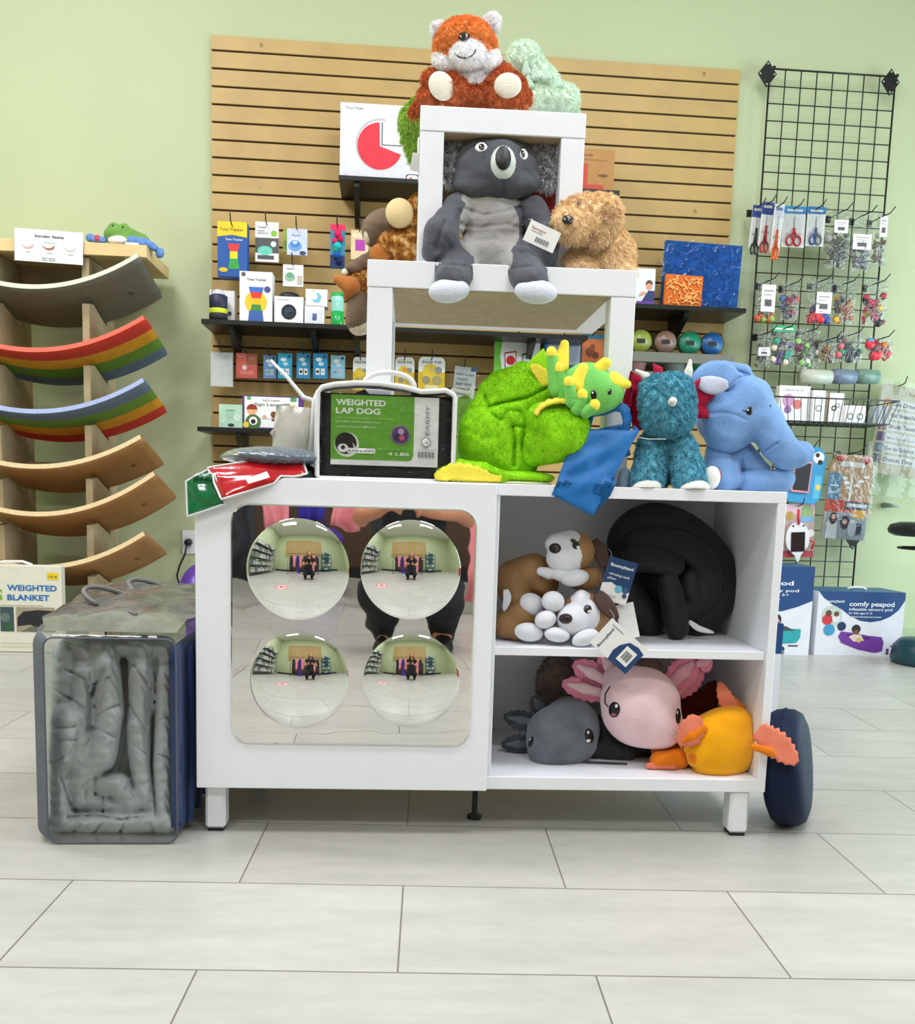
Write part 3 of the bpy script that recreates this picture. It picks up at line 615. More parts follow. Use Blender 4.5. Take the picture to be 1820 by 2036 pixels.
# below the long shelf
card('white_board_bag','plain pale grey board hanging at the left edge of the slat panel','board',(419,701,463,768),Y2,[('rr',.03,.03,.97,.97,.08,(205,208,205))],base=(196,198,196),th=.006,hk=(0,-3,'pale grey board'))
card('hanging_card','coral red hanging game pack below the long shelf','card pack',(470,703,511,751),Y2,[('r',.5,.55,1,1,(150,90,60)),('t','GAME',.1,.82,.1,(240,190,180)),('e',.4,.42,.12,(240,220,215)),('r',.2,.14,.85,.3,(235,130,120)),('r',.6,.72,.95,.9,(190,110,90))],base=(214,98,88),th=.02,hk=(0,-2,'coral red pack'))
for i,(a,c_,bc,lb) in enumerate(((524,549,(110,150,200),'pale periwinkle hanging card pack, first of the blue row'),(553,580,(40,165,205),'bright blue hanging card pack with black and white cards, second of the blue row'),(590,617,(50,150,200),'mid blue hanging card pack with a dark stripe picture, centre of the blue row'),(623,651,(30,140,190),'deep blue hanging card pack beside the centre one, fourth of the blue row'),(658,686,(140,195,215),'light grey-blue hanging card pack, last of the blue row'))):
    x0,x1=a,c_; y0=703 if 0<i<4 else 707
    card('flash_card_pack',lb,'card pack',(x0,y0,x1,752),Y2-.02*(i%2),[('e',.4,.75,.22,PAPER,.6),('e',.55,.58,.2,(190,225,240),.7),('e',.82,.88,.1,(30,60,110)),('r',.18,.14,.46,.4,PAPER if 0<i<4 else (170,205,225)),('r',.54,.14,.82,.4,PAPER if 0<i<4 else (190,210,225)),('e',.32,.27,.1,INK if 0<i<4 else (120,150,180)),('e',.68,.27,.08,INK if i==2 else (170,180,190))],base=bc,th=.03,group='blue flash card packs under the long shelf',hk=(0,-2,('first','second','third','fourth','fifth')[i]+' blue card pack'))
for i,(a,c_,lb) in enumerate(((702,732,'yellow and white rounded card pack partly behind the left table leg'),(786,824,'yellow and white rounded card pack with an orange dot'),(832,885,'wider yellow and white rounded card pack with grey flower shapes'))):
    F=fr(a,711,c_,775,Y2); b=MB(); b.outline(F,rrp(.18),PAPER,.012); deco(b,F,[('r',.0,.0,1,.55,(225,190,40)),('t','Emoji Tell',.15,.82,.09,INK,.7),('e',.45,.55,.3,(235,205,60)),('e',.3,.3,.15,(160,150,120)),('e',.7,.3,.18,(180,165,110)),('e',.5,.62,.12,(240,160,50) if i==1 else (215,190,90)),('e',.75,.6,.14,(150,150,145)),('r',.25,.04,.75,.15,(240,230,180))])
    b.build('yellow_card_pack',label=lb,cat='card pack',group='yellow rounded card packs'); hook((a+c_)/2,714,Y2-.005,('partly hidden','middle','wide')[i]+' yellow card pack')
card('text_card_pouch','white hanging card of black handwriting in a clear pouch','card',(902,730,945,797),Y2,[('t','WHAT A LEAP',.1,.74,.09,INK,.8),('t','ROCKET',.15,.6,.09,INK,.5),('t','DEEP WIDE',.12,.46,.09,INK,.7),('t','OCEAN OF',.12,.32,.09,INK,.65),('t','HEART',.2,.18,.09,INK,.4),('r',.75,.88,1,1,(60,110,170))],base=(222,228,230),th=.006,tilt=-4,hk=(0,-3,'handwritten text card'))
b=MB(); F=fr(896,720,952,806,Y2-.012,tilt=-4); b.slab(F,CLEAR,.001); b.build('clear_pouch',label='clear plastic pouch hung in front of the handwritten card',cat='pouch')
# lowest left shelf
onshelf('card_box','small mint green box with faint drawings on the lowest shelf','box',(436,796,483,842),4.16,ZD,[('e',.45,.6,.2,(160,200,170)),('e',.5,.12,.14,(50,60,55),.5),('e',.75,.45,.16,(205,225,205)),('e',.2,.3,.14,(190,215,195)),('t','MY FEELINGS',.3,.72,.06,(80,120,95),.4)],base=(178,212,186),th=.05)
onshelf('sign_language_game','white and purple boxed game with cartoon children, lowest shelf','board game',(483,781,601,846),4.16,ZD,
 [('r',.035,.05,.93,.97,PAPER),('t',"Let's Learn",.34,.84,.09,INK,.28),('t','Sign Language',.2,.7,.12,INK,.6),('e',.16,.56,.085,(236,176,130)),('pie',.16,.58,.09,0,180,(150,50,30)),('e',.18,.2,.13,(70,110,60)),('e',.18,.24,.07,PAPER),('e',.18,.22,.04,INK),('e',.06,.12,.05,(235,200,60)),('e',.37,.36,.035,(226,160,120)),('e',.52,.45,.05,(120,70,40)),('r',.49,.25,.55,.42,(120,70,40)),('e',.66,.36,.045,(120,60,40)),('r',.72,.55,.88,.75,(235,205,40)),('r',.72,.38,.88,.55,(60,130,60)),('r',.08,.88,.14,.97,(90,170,110)),('r',.8,.86,.9,.97,(80,160,100)),('r',.28,.32,.7,.34,(215,210,220))],base=(96,50,130),th=.06)
# highest shelf
onshelf('visual_timer_box','large white box with a round red three-quarter timer dial','box',(677,199,856,350),4.2,ZC_,
 [('t','Time Timer',.05,.92,.05,GREY),('e',.445,.5,.275,(188,190,196)),('e',.45,.49,.262,(235,235,238)),('pie',.44,.48,.25,92,342,(226,42,62)),('r',.455,.5,.47,.78,(120,120,125)),('r',.455,.49,.68,.505,(110,110,115)),('rr',.5,.6,.86,.9,.03,(246,247,250)),('rr',.735,.015,.88,.15,.03,(60,60,62)),('rr',.745,.025,.87,.14,.03,PAPER),('pie',.81,.08,.035,120,360,(220,50,60)),('e',.06,.07,.035,(225,200,215)),('e',.06,.07,.015,(170,150,160))],base=(228,229,236),th=.08)
onshelf('kraft_box','brown kraft box with a red corner band, right of the small table','box',(1120,290,1222,378),4.2,ZC_,[('r',0,.08,.8,.24,(200,66,44)),('r',.32,.08,.48,.68,(200,66,44)),('t','toy plan',.38,.85,.07,(120,80,40)),('r',.38,.76,.85,.78,(150,105,60)),('e',.74,.44,.05,(110,70,40),.4),('e',.8,.44,.08,(110,70,40),.35)],base=(178,128,66),th=.1)
RED=mat('red_wool_fabric',(150,24,28),.8,.15,vs=120,bump=.5,bs=300)
# centre goods seen through the big table
card('bagged_flash_cards','green and white bagged card set with a red ladybird card','card set',(983,668,1074,757),4.25,[('q',[(0,0),(.22,0),(.12,.55),(.2,1),(0,1)],(110,190,60)),('q',[(.24,.2),(.5,.24),(.48,.66),(.22,.62)],(170,50,55)),('q',[(.26,.23),(.48,.27),(.46,.63),(.24,.59)],PAPER),('e',.36,.45,.1,(205,20,40)),('q',[(.64,.3),(.82,.36),(.78,.64),(.6,.6)],INK),('q',[(.66,.33),(.8,.38),(.76,.61),(.62,.57)],(215,220,225)),('e',.68,.94,.17,(80,40,25),.6),('e',.5,.9,.1,(150,190,120),.5)],base=(226,230,232),th=.02,hk=(0,-2,'ladybird card set'))
card('blue_framed_game','blue framed game with a pale grey window, behind the dragon','board game',(1081,672,1156,730),4.27,[('r',.06,.08,.62,.92,(90,150,205)),('r',.12,.1,.98,.9,(170,182,205))],base=(36,92,150),th=.02,hk=(0,-1,'blue framed game'))
card('orange_print_card','orange brown printed card with a teal top edge, beside the right table leg','card pack',(1157,666,1200,728),4.27,[('r',0,.86,1,1,(60,120,150)),('e',.4,.45,.22,(120,60,30)),('e',.65,.35,.16,(105,50,25)),('e',.5,.62,.12,(140,70,35))],base=(200,112,58),th=.02,hk=(0,-1,'orange brown card'))
# right shelf
onshelf('seat_box','white box showing a child on a purple and yellow seat','box',(1238,519,1303,596),4.2,ZB,[('t','Sensory',.2,.86,.05,GREY),('e',.82,.62,.11,(110,70,45)),('e',.82,.55,.1,(225,165,130)),('q',[(.55,.1),(1,.12),(1,.45),(.8,.45)],(50,60,110)),('r',.45,0,1,.18,(110,60,160)),('e',.3,.12,.15,(230,215,50)),('r',.32,.35,.4,.45,(60,90,120)),('q',[(.5,.3),(.62,.32),(.8,.4),(.6,.42)],(225,165,130))],base=(232,234,240),th=.06)
BLUEF=mat('blue_foam',(8,112,210),.7,.05,bump=.3,bs=200); 
F=fr(1319,480,1474,610,4.24,tilt=-1.5); F.O=F.O+np.array([0,0,ZB+.004-min(F.p(1,0,0)[2],F.p(0,0,0)[2])]); 
c=F.p(.5,0,-.01); e=empty('bagged_foam_square',c,'large blue foam square in a clear shiny bag on the right shelf','cushion'); PA[e.name]=c
b=MB(); b.slab(F,BLUEF,.03); b.build('foam_square',e); F2=Fr(F.p(-.07,0,.004),F.R,F.U,F.w*1.12,F.h*1.05)
b=MB(); G=[[F2.p(i/12,j/12,.006+.004*math.sin(i*1.7+j)*math.sin(j*1.3)) for j in range(13)] for i in range(13)]; b.sheet(G,film('crinkled_film',gloss=.5,crinkle=1,scale=25)); b.build('clear_bag',e)
F=fr(1322,538,1398,603,4.19,tilt=-1.5); F.O=F.O+np.array([0,0,ZB+.001-min(F.p(1,0,0)[2],F.p(0,0,0)[2])]); ORG=mat('orange_wavy_rubber',(244,132,24),.4,.05)
b=MB(); b.slab(F,col(214,104,12),.02)
r_=random.Random(3)
for i in range(34):
    x,y,a=r_.uniform(.1,.9),r_.uniform(.1,.9),r_.uniform(0,3.1); P=[F.p(min(.97,max(.03,x+.14*t*math.cos(a)+.03*math.sin(5*t+i))),min(.97,max(.03,y+.14*t*math.sin(a)+.03*math.cos(4*t))),.003) for t in np.linspace(-1,1,7)]; b.tube(P,.0035,col(250,176,96),5)
b.build('orange_textured_square',label='small orange square pad with a wavy raised pattern on the right shelf',cat='sensory pad')
for i,(px,c_,nm) in enumerate(((1279,(150,160,70),'olive'),(1329,(140,110,95),'brown'),(1378,(30,130,95),'green'),(1423,(30,90,150),'blue'))):
    P=at(px,688,4.14); P[2]=ZE+.05; e=empty('putty_tub',P,'clear round tub of %s putty standing on edge on the grey tray'%nm,'tub','round putty tubs'); P=np.array([P[0],4.2,ZE+.0565]); PA[e.name]=P; e.location=tuple(P)
    MB().lathe(P,[(.0001,-.02),(.05,-.02),(.05,.02),(.0001,.02)],col(*c_,.3),axis=(0,-1,0),n=26).build('putty',e)
    MB().lathe(P,[(.054,-.025),(.056,.0),(.056,.024),(.05,.028)],film('tub_film',tint=(240,246,243),gloss=.3,crinkle=.1),axis=(0,-1,0),n=26).build('tub',e)
    b=MB(); F=Fr(P+np.array([-.02,-.0215,-.01]),w=.04,h=.02); b.slab(F,INK,.0008); b.build('label',e)
for px,nm,c_ in ((1262,'pink-lidded',(190,140,140)),(1340,'clear',(150,160,155)),(1395,'green-lidded',(80,190,130))):
    P=at(px,742,4.2); MB().lathe(P,[(.0001,0),(.045,0),(.05,.035),(.052,.036),(.052,.046),(.0001,.047)],col(*c_,.3),n=22).build('plastic_pot',label='low %s plastic pot under the grey tray'%nm,cat='pot',group='pots under the grey tray')
zp=min(at(px,742,4.2)[2] for px in (1262,1340,1395))
A=at(1230,742,4.11);B=at(1465,742,4.11); MB().box((A[0],4.11,zp-.02),(B[0],WY-.001,zp-.002),ACR).build('wall_shelf',label='lower grey acrylic shelf mostly hidden behind the plush toys',cat='shelf')
# ---------------------------------------------------------------- wire grid
GY=4.335
e=empty('wire_grid_panel',(2.06,GY,.25),'black wire grid panel screwed to the green wall at the right','wire grid'); PA[e.name]=(2.06,GY,.25)
gx0=float(at(1529,170.7,GY)[0]); gz0=2.715; b=MB(); gs=.0762; ncol=8; nrow=32
for i in range(ncol+1):
    x=gx0+i*gs; b.tube([(x,GY,gz0),(x,GY,gz0-nrow*gs)],.0042 if i in(0,ncol) else .0026,BMETAL,6)
for j in range(nrow+1): b.tube([(gx0,GY-.003,gz0-j*gs),(gx0+ncol*gs,GY-.003,gz0-j*gs)],.0042 if j in (0,nrow) else .0026,BMETAL,6)
b.build('wire_mesh',e)
for x,z in ((gx0-.012,gz0-.025),(gx0+ncol*gs-.025,gz0-.025),(gx0+ncol*gs-.02,gz0-28.4*gs),(gx0+.0,gz0-28.4*gs)):
    b=MB(); F=Fr((x,GY-.006,z),w=.045,h=.06); b.outline(F,[(1,0),(0,1),(-1,0),(0,-1)],BMETAL,.004)
    for u,v in ((.75,0),(0,.75),(-.75,0),(0,-.75)): b.e(F,u,v,.1,col(170,170,165))
    b.tube([(x+.03,GY-.008,z+.03),(x+.03,YW-.001,z+.03)],.008,BMETAL,8); b.build('mounting_bracket',e)
FILM2=film('bag_film',tint=(228,232,230),gloss=1.2,crinkle=1,scale=60,rough=.25)
def gbag(name,label,box,Y,col_,D=(),tagp=None,n=26,seed=0,head=None,tilt=0,group='bags hanging on the wire grid',hx=0,fill=(.05,.62),hk=True):
    F=fr(*box,Y,tilt); c=F.p(.5,0,0); e=empty(name,c,label,'bag',group); PA[e.name]=c; r=random.Random(seed)
    b=MB(); G=np.array([[F.p(i/8,j/10,.004+.010*math.sin(math.pi*i/8)*math.sin(math.pi*min(1,j/8))+.002*math.sin(i*2+j*1.7+seed)) for j in range(11)] for i in range(9)]); b.sheet(G,FILM2)
    b.build('clear_bag',e); b=MB()
    for i in range(n):
        x=r.uniform(.1,.9); y=r.uniform(*fill); R=F.w*r.uniform(.12,.2); m=col(*r.choice(col_),.4)
        if r.random()<.5: b.ell(F.p(x,y,-.004),(R,R*.8,R),m,nu=10,nv=6)
        else: M=F.p(x,y,-.006); a=r.uniform(0,3); b.tube([M-F.R*R*math.cos(a)-F.U*R*math.sin(a),M+F.R*R*math.cos(a)+F.U*R*math.sin(a)],R*.45,m,7)
    if n: b.build('contents',e)
    if tagp:
        b=MB(); F2=Fr(F.p(tagp[0],tagp[1],.014),F.R,F.U,F.w*(tagp[2]-tagp[0]),F.h*(tagp[3]-tagp[1])); b.slab(F2,PAPER,.001); deco(b,F2,[('r',.15,.75,.85,.8,(150,150,150)),('r',.15,.6,.7,.64,(170,170,170)),('r',.25,.2,.75,.45,(90,90,95))]+list(D)); b.build('price_label',e)
    if head:
        b=MB(); F2=Fr(F.p(0,.84,.008),F.R,F.U,F.w,F.h*.18); b.slab(F2,col(*head),.002); deco(b,F2,[('r',.1,.35,.9,.6,PAPER)]); b.build('header_card',e)
    if hk: hook((box[0]+box[2])/2+hx,box[1]+3,Y,' '.join(label.split(',')[0].split(' at the right end')[0].replace('with big white label over','of').split()[:10]),grid=True,up=.03,dx=.04)
    return e
YG=4.24
def scis(c1,c2,b,F,cx=.5,top=.75,bot=.05):
    g=col(160,162,165,.3); b.q(F,[(cx-.04,.4),(cx+.04,.4),(cx+.03,top),(cx-.02,top)],g)
    for s_,c_ in ((-1,c1),(1,c2)):
        m=col(*c_,.35); P=[F.p(cx+s_*(.17+.15*math.cos(t)),bot+.13+.12*math.sin(t),.006) for t in np.linspace(0,2*math.pi,14)[:-1]]; b.tube(P,.004,m,6,close=True); b.tube([F.p(cx+s_*.1,bot+.22,.006),F.p(cx-s_*.02,.46,.006)],.005,m,6)
for (bx,lb,hd,c1,c2,g_,Yb) in (((1493,410,1516,492),'blue and white scissor card furthest left on the wire grid',(40,70,160),(40,40,44),(40,40,44),1,YG+.01),((1512,404,1536,488),'second blue and white scissor card from the left on the wire grid',(38,64,150),(170,28,36),(170,28,36),1,YG-.01),((1536,408,1556,500),'white card holding orange-handled scissors',(225,228,235),(245,105,30),(245,105,30),1,YG-.03),((1556,412,1602,490),'blue-topped card with small red scissors',(40,140,205),(214,30,54),(214,30,54),0,YG),((1604,413,1641,488),'blue-topped card with small blue and grey scissors',(30,120,190),(40,90,170),(120,130,140),0,YG)):
    F=fr(*bx,Yb,tilt=-3 if g_ else 0); c=F.p(.5,0,0); e=empty('scissors_pack',c,lb,'scissors pack','scissors packs on the wire grid'); PA[e.name]=c
    b=MB(); b.slab(F,PAPER,.003); deco(b,F,[('r',0,.72 if g_ else .82,1,1,hd),('r',.15,.87,.85,.93,PAPER if hd[0]<200 else (120,140,190)),('r',.15,.3,.85,.34,(190,192,198))]); b.build('backing_card',e)
    b=MB(); scis(c1,c2,b,F,.5,.75,-.16 if g_ else .02); b.build('scissors',e)
    b=MB(); b.slab(Fr(F.p(0,0,.012),F.R,F.U,F.w,F.h),CLEAR,.0006); b.build('blister',e); hook((bx[0]+bx[2])/2,bx[1]+2,Yb,lb.replace(' on the wire grid',''),grid=True,up=.025,dx=.02)
gb=[((150,150,145),(120,122,118)),]
gbag('hanging_bag','grey bag with a small white box in it, right of the blue scissor card',(1643,420,1690,533),YG,[(150,150,140),(120,118,110)],tagp=(.25,.6,.85,.82),seed=2,hx=0)
gbag('hanging_bag','grey bag with metal prongs sticking out, top row of the wire grid',(1693,425,1735,538),YG,[(130,132,130),(170,172,175)],tagp=(.0,.36,.9,.62),seed=3)
gbag('hanging_bag','narrow white bag at the right end of the top row',(1737,428,1763,528),YG,[(150,120,100),(200,200,198)],tagp=(.3,.55,.9,.95),seed=4)
RB=[(225,40,60),(240,190,40),(50,110,190),(60,160,80),(240,120,30),(200,60,140)]
gbag('bag_of_beads','bag with big white label over green and orange beads, second row left',(1504,556,1542,636),YG,[(200,90,50),(150,180,60),(220,60,60)],tagp=(.2,.2,.95,.85),seed=5,fill=(.02,.2))
gbag('bag_of_beads','bag of pink and teal toys, second from the left in the second row',(1552,562,1589,636),YG,[(235,60,120),(30,140,160),(60,110,180),(220,50,60)],seed=6)
gbag('bag_of_beads','bag with a large white label and red bits, centre of the second row',(1603,556,1655,638),YG,[(220,50,60),(60,80,160)],tagp=(.35,.18,.95,.68),seed=7,fill=(.02,.4))
gbag('bag_of_beads','bag of yellow, orange and navy toys, second row',(1659,560,1701,642),YG,[(240,180,40),(240,120,40),(40,50,90)],seed=8)
gbag('bag_of_beads','bag of hot pink and red toys at the right end of the second row',(1716,560,1764,645),YG,[(235,40,90),(200,30,60),(240,200,50),(40,40,50)],seed=9,fill=(.05,.7),n=22)
gbag('bag_of_beads','bag with one dark strip and a white label, left of the third row',(1503,660,1533,730),YG,[(60,70,80)],tagp=(.1,.32,.9,.55),seed=10,n=6)
gbag('bag_of_beads','green-topped bag of purple and cream toys, third row',(1533,650,1580,722),YG,[(90,60,140),(230,215,190),(40,160,130)],head=(60,170,110),seed=11)
gbag('bag_of_beads','bag of white and maroon animal toys, third row',(1581,655,1630,730),YG,[(235,235,235),(130,40,80),(150,200,110)],seed=12,fill=(.05,.8),n=22)
gbag('bag_of_beads','bag with a brown and orange toy, third row',(1628,672,1662,720),YG-.02,[(110,60,30),(235,130,40),(235,205,50)],seed=13)
gbag('bag_of_beads','bag of pink, black and green toys, third row',(1664,662,1715,720),YG,[(230,110,130),(50,60,60),(60,150,110)],seed=14,fill=(.1,.7),n=20)
gbag('bag_of_beads','bag of orange, red and blue toys at the right end of the third row',(1722,670,1775,712),YG,[(240,120,40),(225,50,70),(70,170,220)],seed=15,fill=(.1,.8),n=18)
# wire basket
Yb0,Yb1=4.06,4.30; A=at(1537,788,Yb0); B=at(1790,788,Yb0); zt_=A[2]; zb=zt_-.105; inx=.03
e=empty('wire_basket',((A[0]+B[0])/2,4.2,zb),'black wire basket of small boxes hooked on the wire grid','basket'); PA[e.name]=np.array(e.location)
b=MB(); T=[(A[0],Yb0,zt_),(B[0],Yb0,zt_),(B[0],Yb1,zt_),(A[0],Yb1,zt_)]; Bt=[(A[0]+inx,Yb0+.02,zb),(B[0]-inx,Yb0+.02,zb),(B[0]-inx,Yb1,zb),(A[0]+inx,Yb1,zb)]
b.tube(T,.0035,BMETAL,6,close=True); b.tube(Bt,.003,BMETAL,6,close=True); b.build('rim',e); b=MB()
for i in range(19):
    t=i/18; b.tube([(A[0]+(B[0]-A[0])*t,Yb0,zt_),(Bt[0][0]+(Bt[1][0]-Bt[0][0])*t,Yb0+.02,zb),(Bt[0][0]+(Bt[1][0]-Bt[0][0])*t,Yb1,zb)],.0016,BMETAL,5,smooth=False)
for i in range(5):
    t=i/5; b.tube([(A[0]+inx*0,Yb0+(Yb1-Yb0)*t,zt_),(Bt[0][0],Yb0+.02+(Yb1-Yb0-.02)*t,zb)],.0016,BMETAL,5); b.tube([(B[0],Yb0+(Yb1-Yb0)*t,zt_),(Bt[1][0],Yb0+.02+(Yb1-Yb0-.02)*t,zb)],.0016,BMETAL,5)
    b.tube([(Bt[0][0],Yb0+.02+(Yb1-Yb0-.02)*t,zb),(Bt[1][0],Yb0+.02+(Yb1-Yb0-.02)*t,zb)],.0016,BMETAL,5)
b.build('wire_sides',e)
ZK=zb+.003
onshelf('fidget_box','wide white box with a pink and red puzzle picture in the wire basket','box',(1548,756,1611,828),4.2,ZK,[('e',.3,.6,.2,(200,150,190)),('e',.6,.5,.15,(215,120,110)),('t','CREATE IT',.1,.86,.06,GREY,.7),('e',.3,.35,.12,(150,110,160))],th=.04)
onshelf('fidget_box','plain white box with a grey ring picture, second in the basket','box',(1616,764,1641,828),4.18,ZK,[('e',.5,.45,.28,GREY),('e',.5,.45,.17,PAPER),('r',.1,.8,.9,.83,(200,200,200))],th=.04)
onshelf('fidget_box','white box with two dark curls, beside a brown strip in the basket','box',(1648,768,1678,828),4.18,ZK,[('r',-.12,0,0,1,(150,95,50)),('e',.35,.5,.18,INK),('e',.35,.5,.1,PAPER),('e',.6,.6,.16,GREY),('e',.6,.6,.09,PAPER)],th=.04)
onshelf('fidget_box','low white box with two grey spirals in the basket','box',(1680,792,1722,828),4.16,ZK,[('e',.26,.4,.17,GREY),('e',.26,.4,.09,PAPER),('e',.74,.4,.17,GREY),('e',.74,.4,.09,PAPER)],th=.05)
onshelf('fidget_box','silver foil wrapped bundle at the right end of the basket','box',(1738,788,1768,826),4.18,ZK,[('r',.1,0,.3,1,(120,130,135)),('r',.6,0,.75,1,(100,110,120))],base=(175,182,182),th=.05)
for i,(x0,x1,c_,lb) in enumerate(((1592,1652,(190,192,175),'beige rolled wrap lying across the basket boxes'),(1654,1700,(110,125,145),'slate blue rolled wrap lying across the basket boxes'),(1702,1745,(110,140,125),'grey green rolled wrap at the right of the basket'))):
    A_=at(x0,748,4.25);B_=at(x1,750,4.25); MB().tube([A_,A_*.75+B_*.25,B_],[.033,.036,.033],col(*c_,.35),14).build('rolled_wrap',label=lb,cat='roll',group='rolls above the wire basket')
# lower grid goods
def hexpack():
    F=fr(1568,888,1640,1000,YG-.02,tilt=-4); c=F.p(.5,0,0); e=empty('tablet_pack',c,'blue hanging pack with a black screen and a panda picture, beside the elephant','toy pack'); PA[e.name]=c
    b=MB(); b.outline(F,[(.0,.12),(.1,0),(.85,.0),(1,.12),(1,.85),(.8,1),(.1,1),(0,.8)],col(52,150,200),.015); deco(b,F,[('e',.78,.82,.16,PAPER),('e',.74,.86,.06,INK),('e',.84,.74,.07,INK),('r',.75,.1,.95,.5,(90,180,215)),('e',.88,.3,.08,(225,200,90))]); b.build('backing_card',e)
    b=MB(); F2=Fr(F.p(.1,.18,.012),F.R,F.U,F.w*.5,F.h*.55); b.slab(F2,col(232,140,150),.01); deco(b,F2,[('r',.06,.06,.94,.94,(22,20,22))]); b.build('screen',e); hook(1604,890,YG-.02,'blue tablet pack',grid=True,dx=.03)
hexpack()
F=fr(1642,906,1731,1072,YG-.02,tilt=-3); c=F.p(.5,0,0); e=empty('family_tree_pack',c,'tall hanging craft pack with a white paper tree and two red hearts','craft pack'); PA[e.name]=c
b=MB(); b.outline(F,[(0,0),(1,0),(1,.86),(.9,1),(.14,1),(0,.86)],col(186,150,110),.012)
deco(b,F,[('r',0,.45,.3,.78,(90,140,175)),('r',.0,.32,1,.46,(205,70,55)),('r',.45,.36,1,.45,(60,80,100)),('r',.5,.39,.95,.43,(215,220,225)),('r',0,0,1,.32,(150,160,170)),('q',[(.08,0),(.1,.2),(.2,.26),(.32,.2),(.34,0)],(215,222,226)),('e',.22,.24,.09,(60,40,40),1.5),('e',.23,.26,.055,(225,170,150)),('e',.5,.2,.11,(70,55,75),1.4),('e',.5,.21,.055,(215,160,140)),('e',.68,.14,.1,(190,200,210),2),('rr',.66,.26,.94,.36,.02,(235,180,70)),('r',.78,.06,.9,.2,(40,50,70)),('r',.05,.62,.25,.64,(220,230,235)),('r',.05,.54,.22,.56,(220,230,235)),('q',[(.5,.46),(.56,.46),(.55,.78),(.51,.78)],PAPER),('r',.22,.86,.8,.92,(225,225,222))]
 +[('e',.5+.1*i*(1 if k else -.6)+.05,.56+.055*i+.03*k,.07,PAPER,.5) for i in range(1,4) for k in (0,1)])
b.build('backing_card',e)
b=MB()
for x in (.2,.8):
    for s_ in (-1,1): b.ell(F.p(x+s_*.05,.955,.008),(.009,.007,.010),col(214,50,60),nu=12,nv=8)
    b.ell(F.p(x,.935,.008),(.012,.006,.012),col(214,50,60),nu=12,nv=8)
b.build('heart_beads',e); MB().slab(Fr(F.p(-.03,-.02,.022),F.R,F.U,F.w*1.06,F.h*1.03),CLEAR,.0006).build('clear_bag',e); hook(1690,900,YG-.02,'family tree craft pack',grid=True,dx=.05)
F=fr(1562,1035,1612,1112,YG-.03,tilt=3); c=F.p(.5,0,0); e=empty('whale_drawing_board',c,'white whale-shaped doodle board with a black screen and red strap','toy'); PA[e.name]=c
b=MB(); P=[(.5+.48*math.cos(t)*(1 if math.sin(t)>-.6 else .8),.52+.44*math.sin(t)) for t in np.linspace(0,2*math.pi,28)[:-1]]; P=[(x,y-.14 if .45<x<.6 and y<.12 else y) for x,y in P]; b.outline(F,P,mat('white_plastic',(232,232,232),.35,.02),.012); deco(b,F,[('e',.3,.86,.04,INK),('e',.72,.86,.04,INK)]); b.build('board',e)
b=MB(); F2=Fr(F.p(.22,.2,.0008),F.R,F.U,F.w*.56,F.h*.5); b.slab(F2,mat('screen_black',(24,22,24),.2,.05),.002,n1=.002); b.build('screen',e); b=MB(); b.tube([F.p(.5,.9,.005),F.p(.48,1.1,.004),F.p(.5,1.28,0)],.006,col(214,34,44),6); b.tube([F.p(.95,.5,-.005),F.p(1.2,.42,-.008),F.p(1.1,.25,-.008)],.005,col(214,34,44),6); b.build('red_strap',e)
card('doodle_board_card','colourful card with cartoon animals behind the whale board','card',(1556,1002,1620,1108),YG+.0,[('r',0,.8,1,1,(225,190,200)),('e',.2,.78,.14,(190,160,90)),('e',.75,.85,.2,(150,180,120)),('r',.55,.66,.95,.76,(120,180,220)),('r',0,0,1,.12,(190,70,80)),('e',.9,.45,.12,PAPER)],base=(196,170,168),th=.005,hk=(0,2,'cartoon doodle card'),tilt=2)
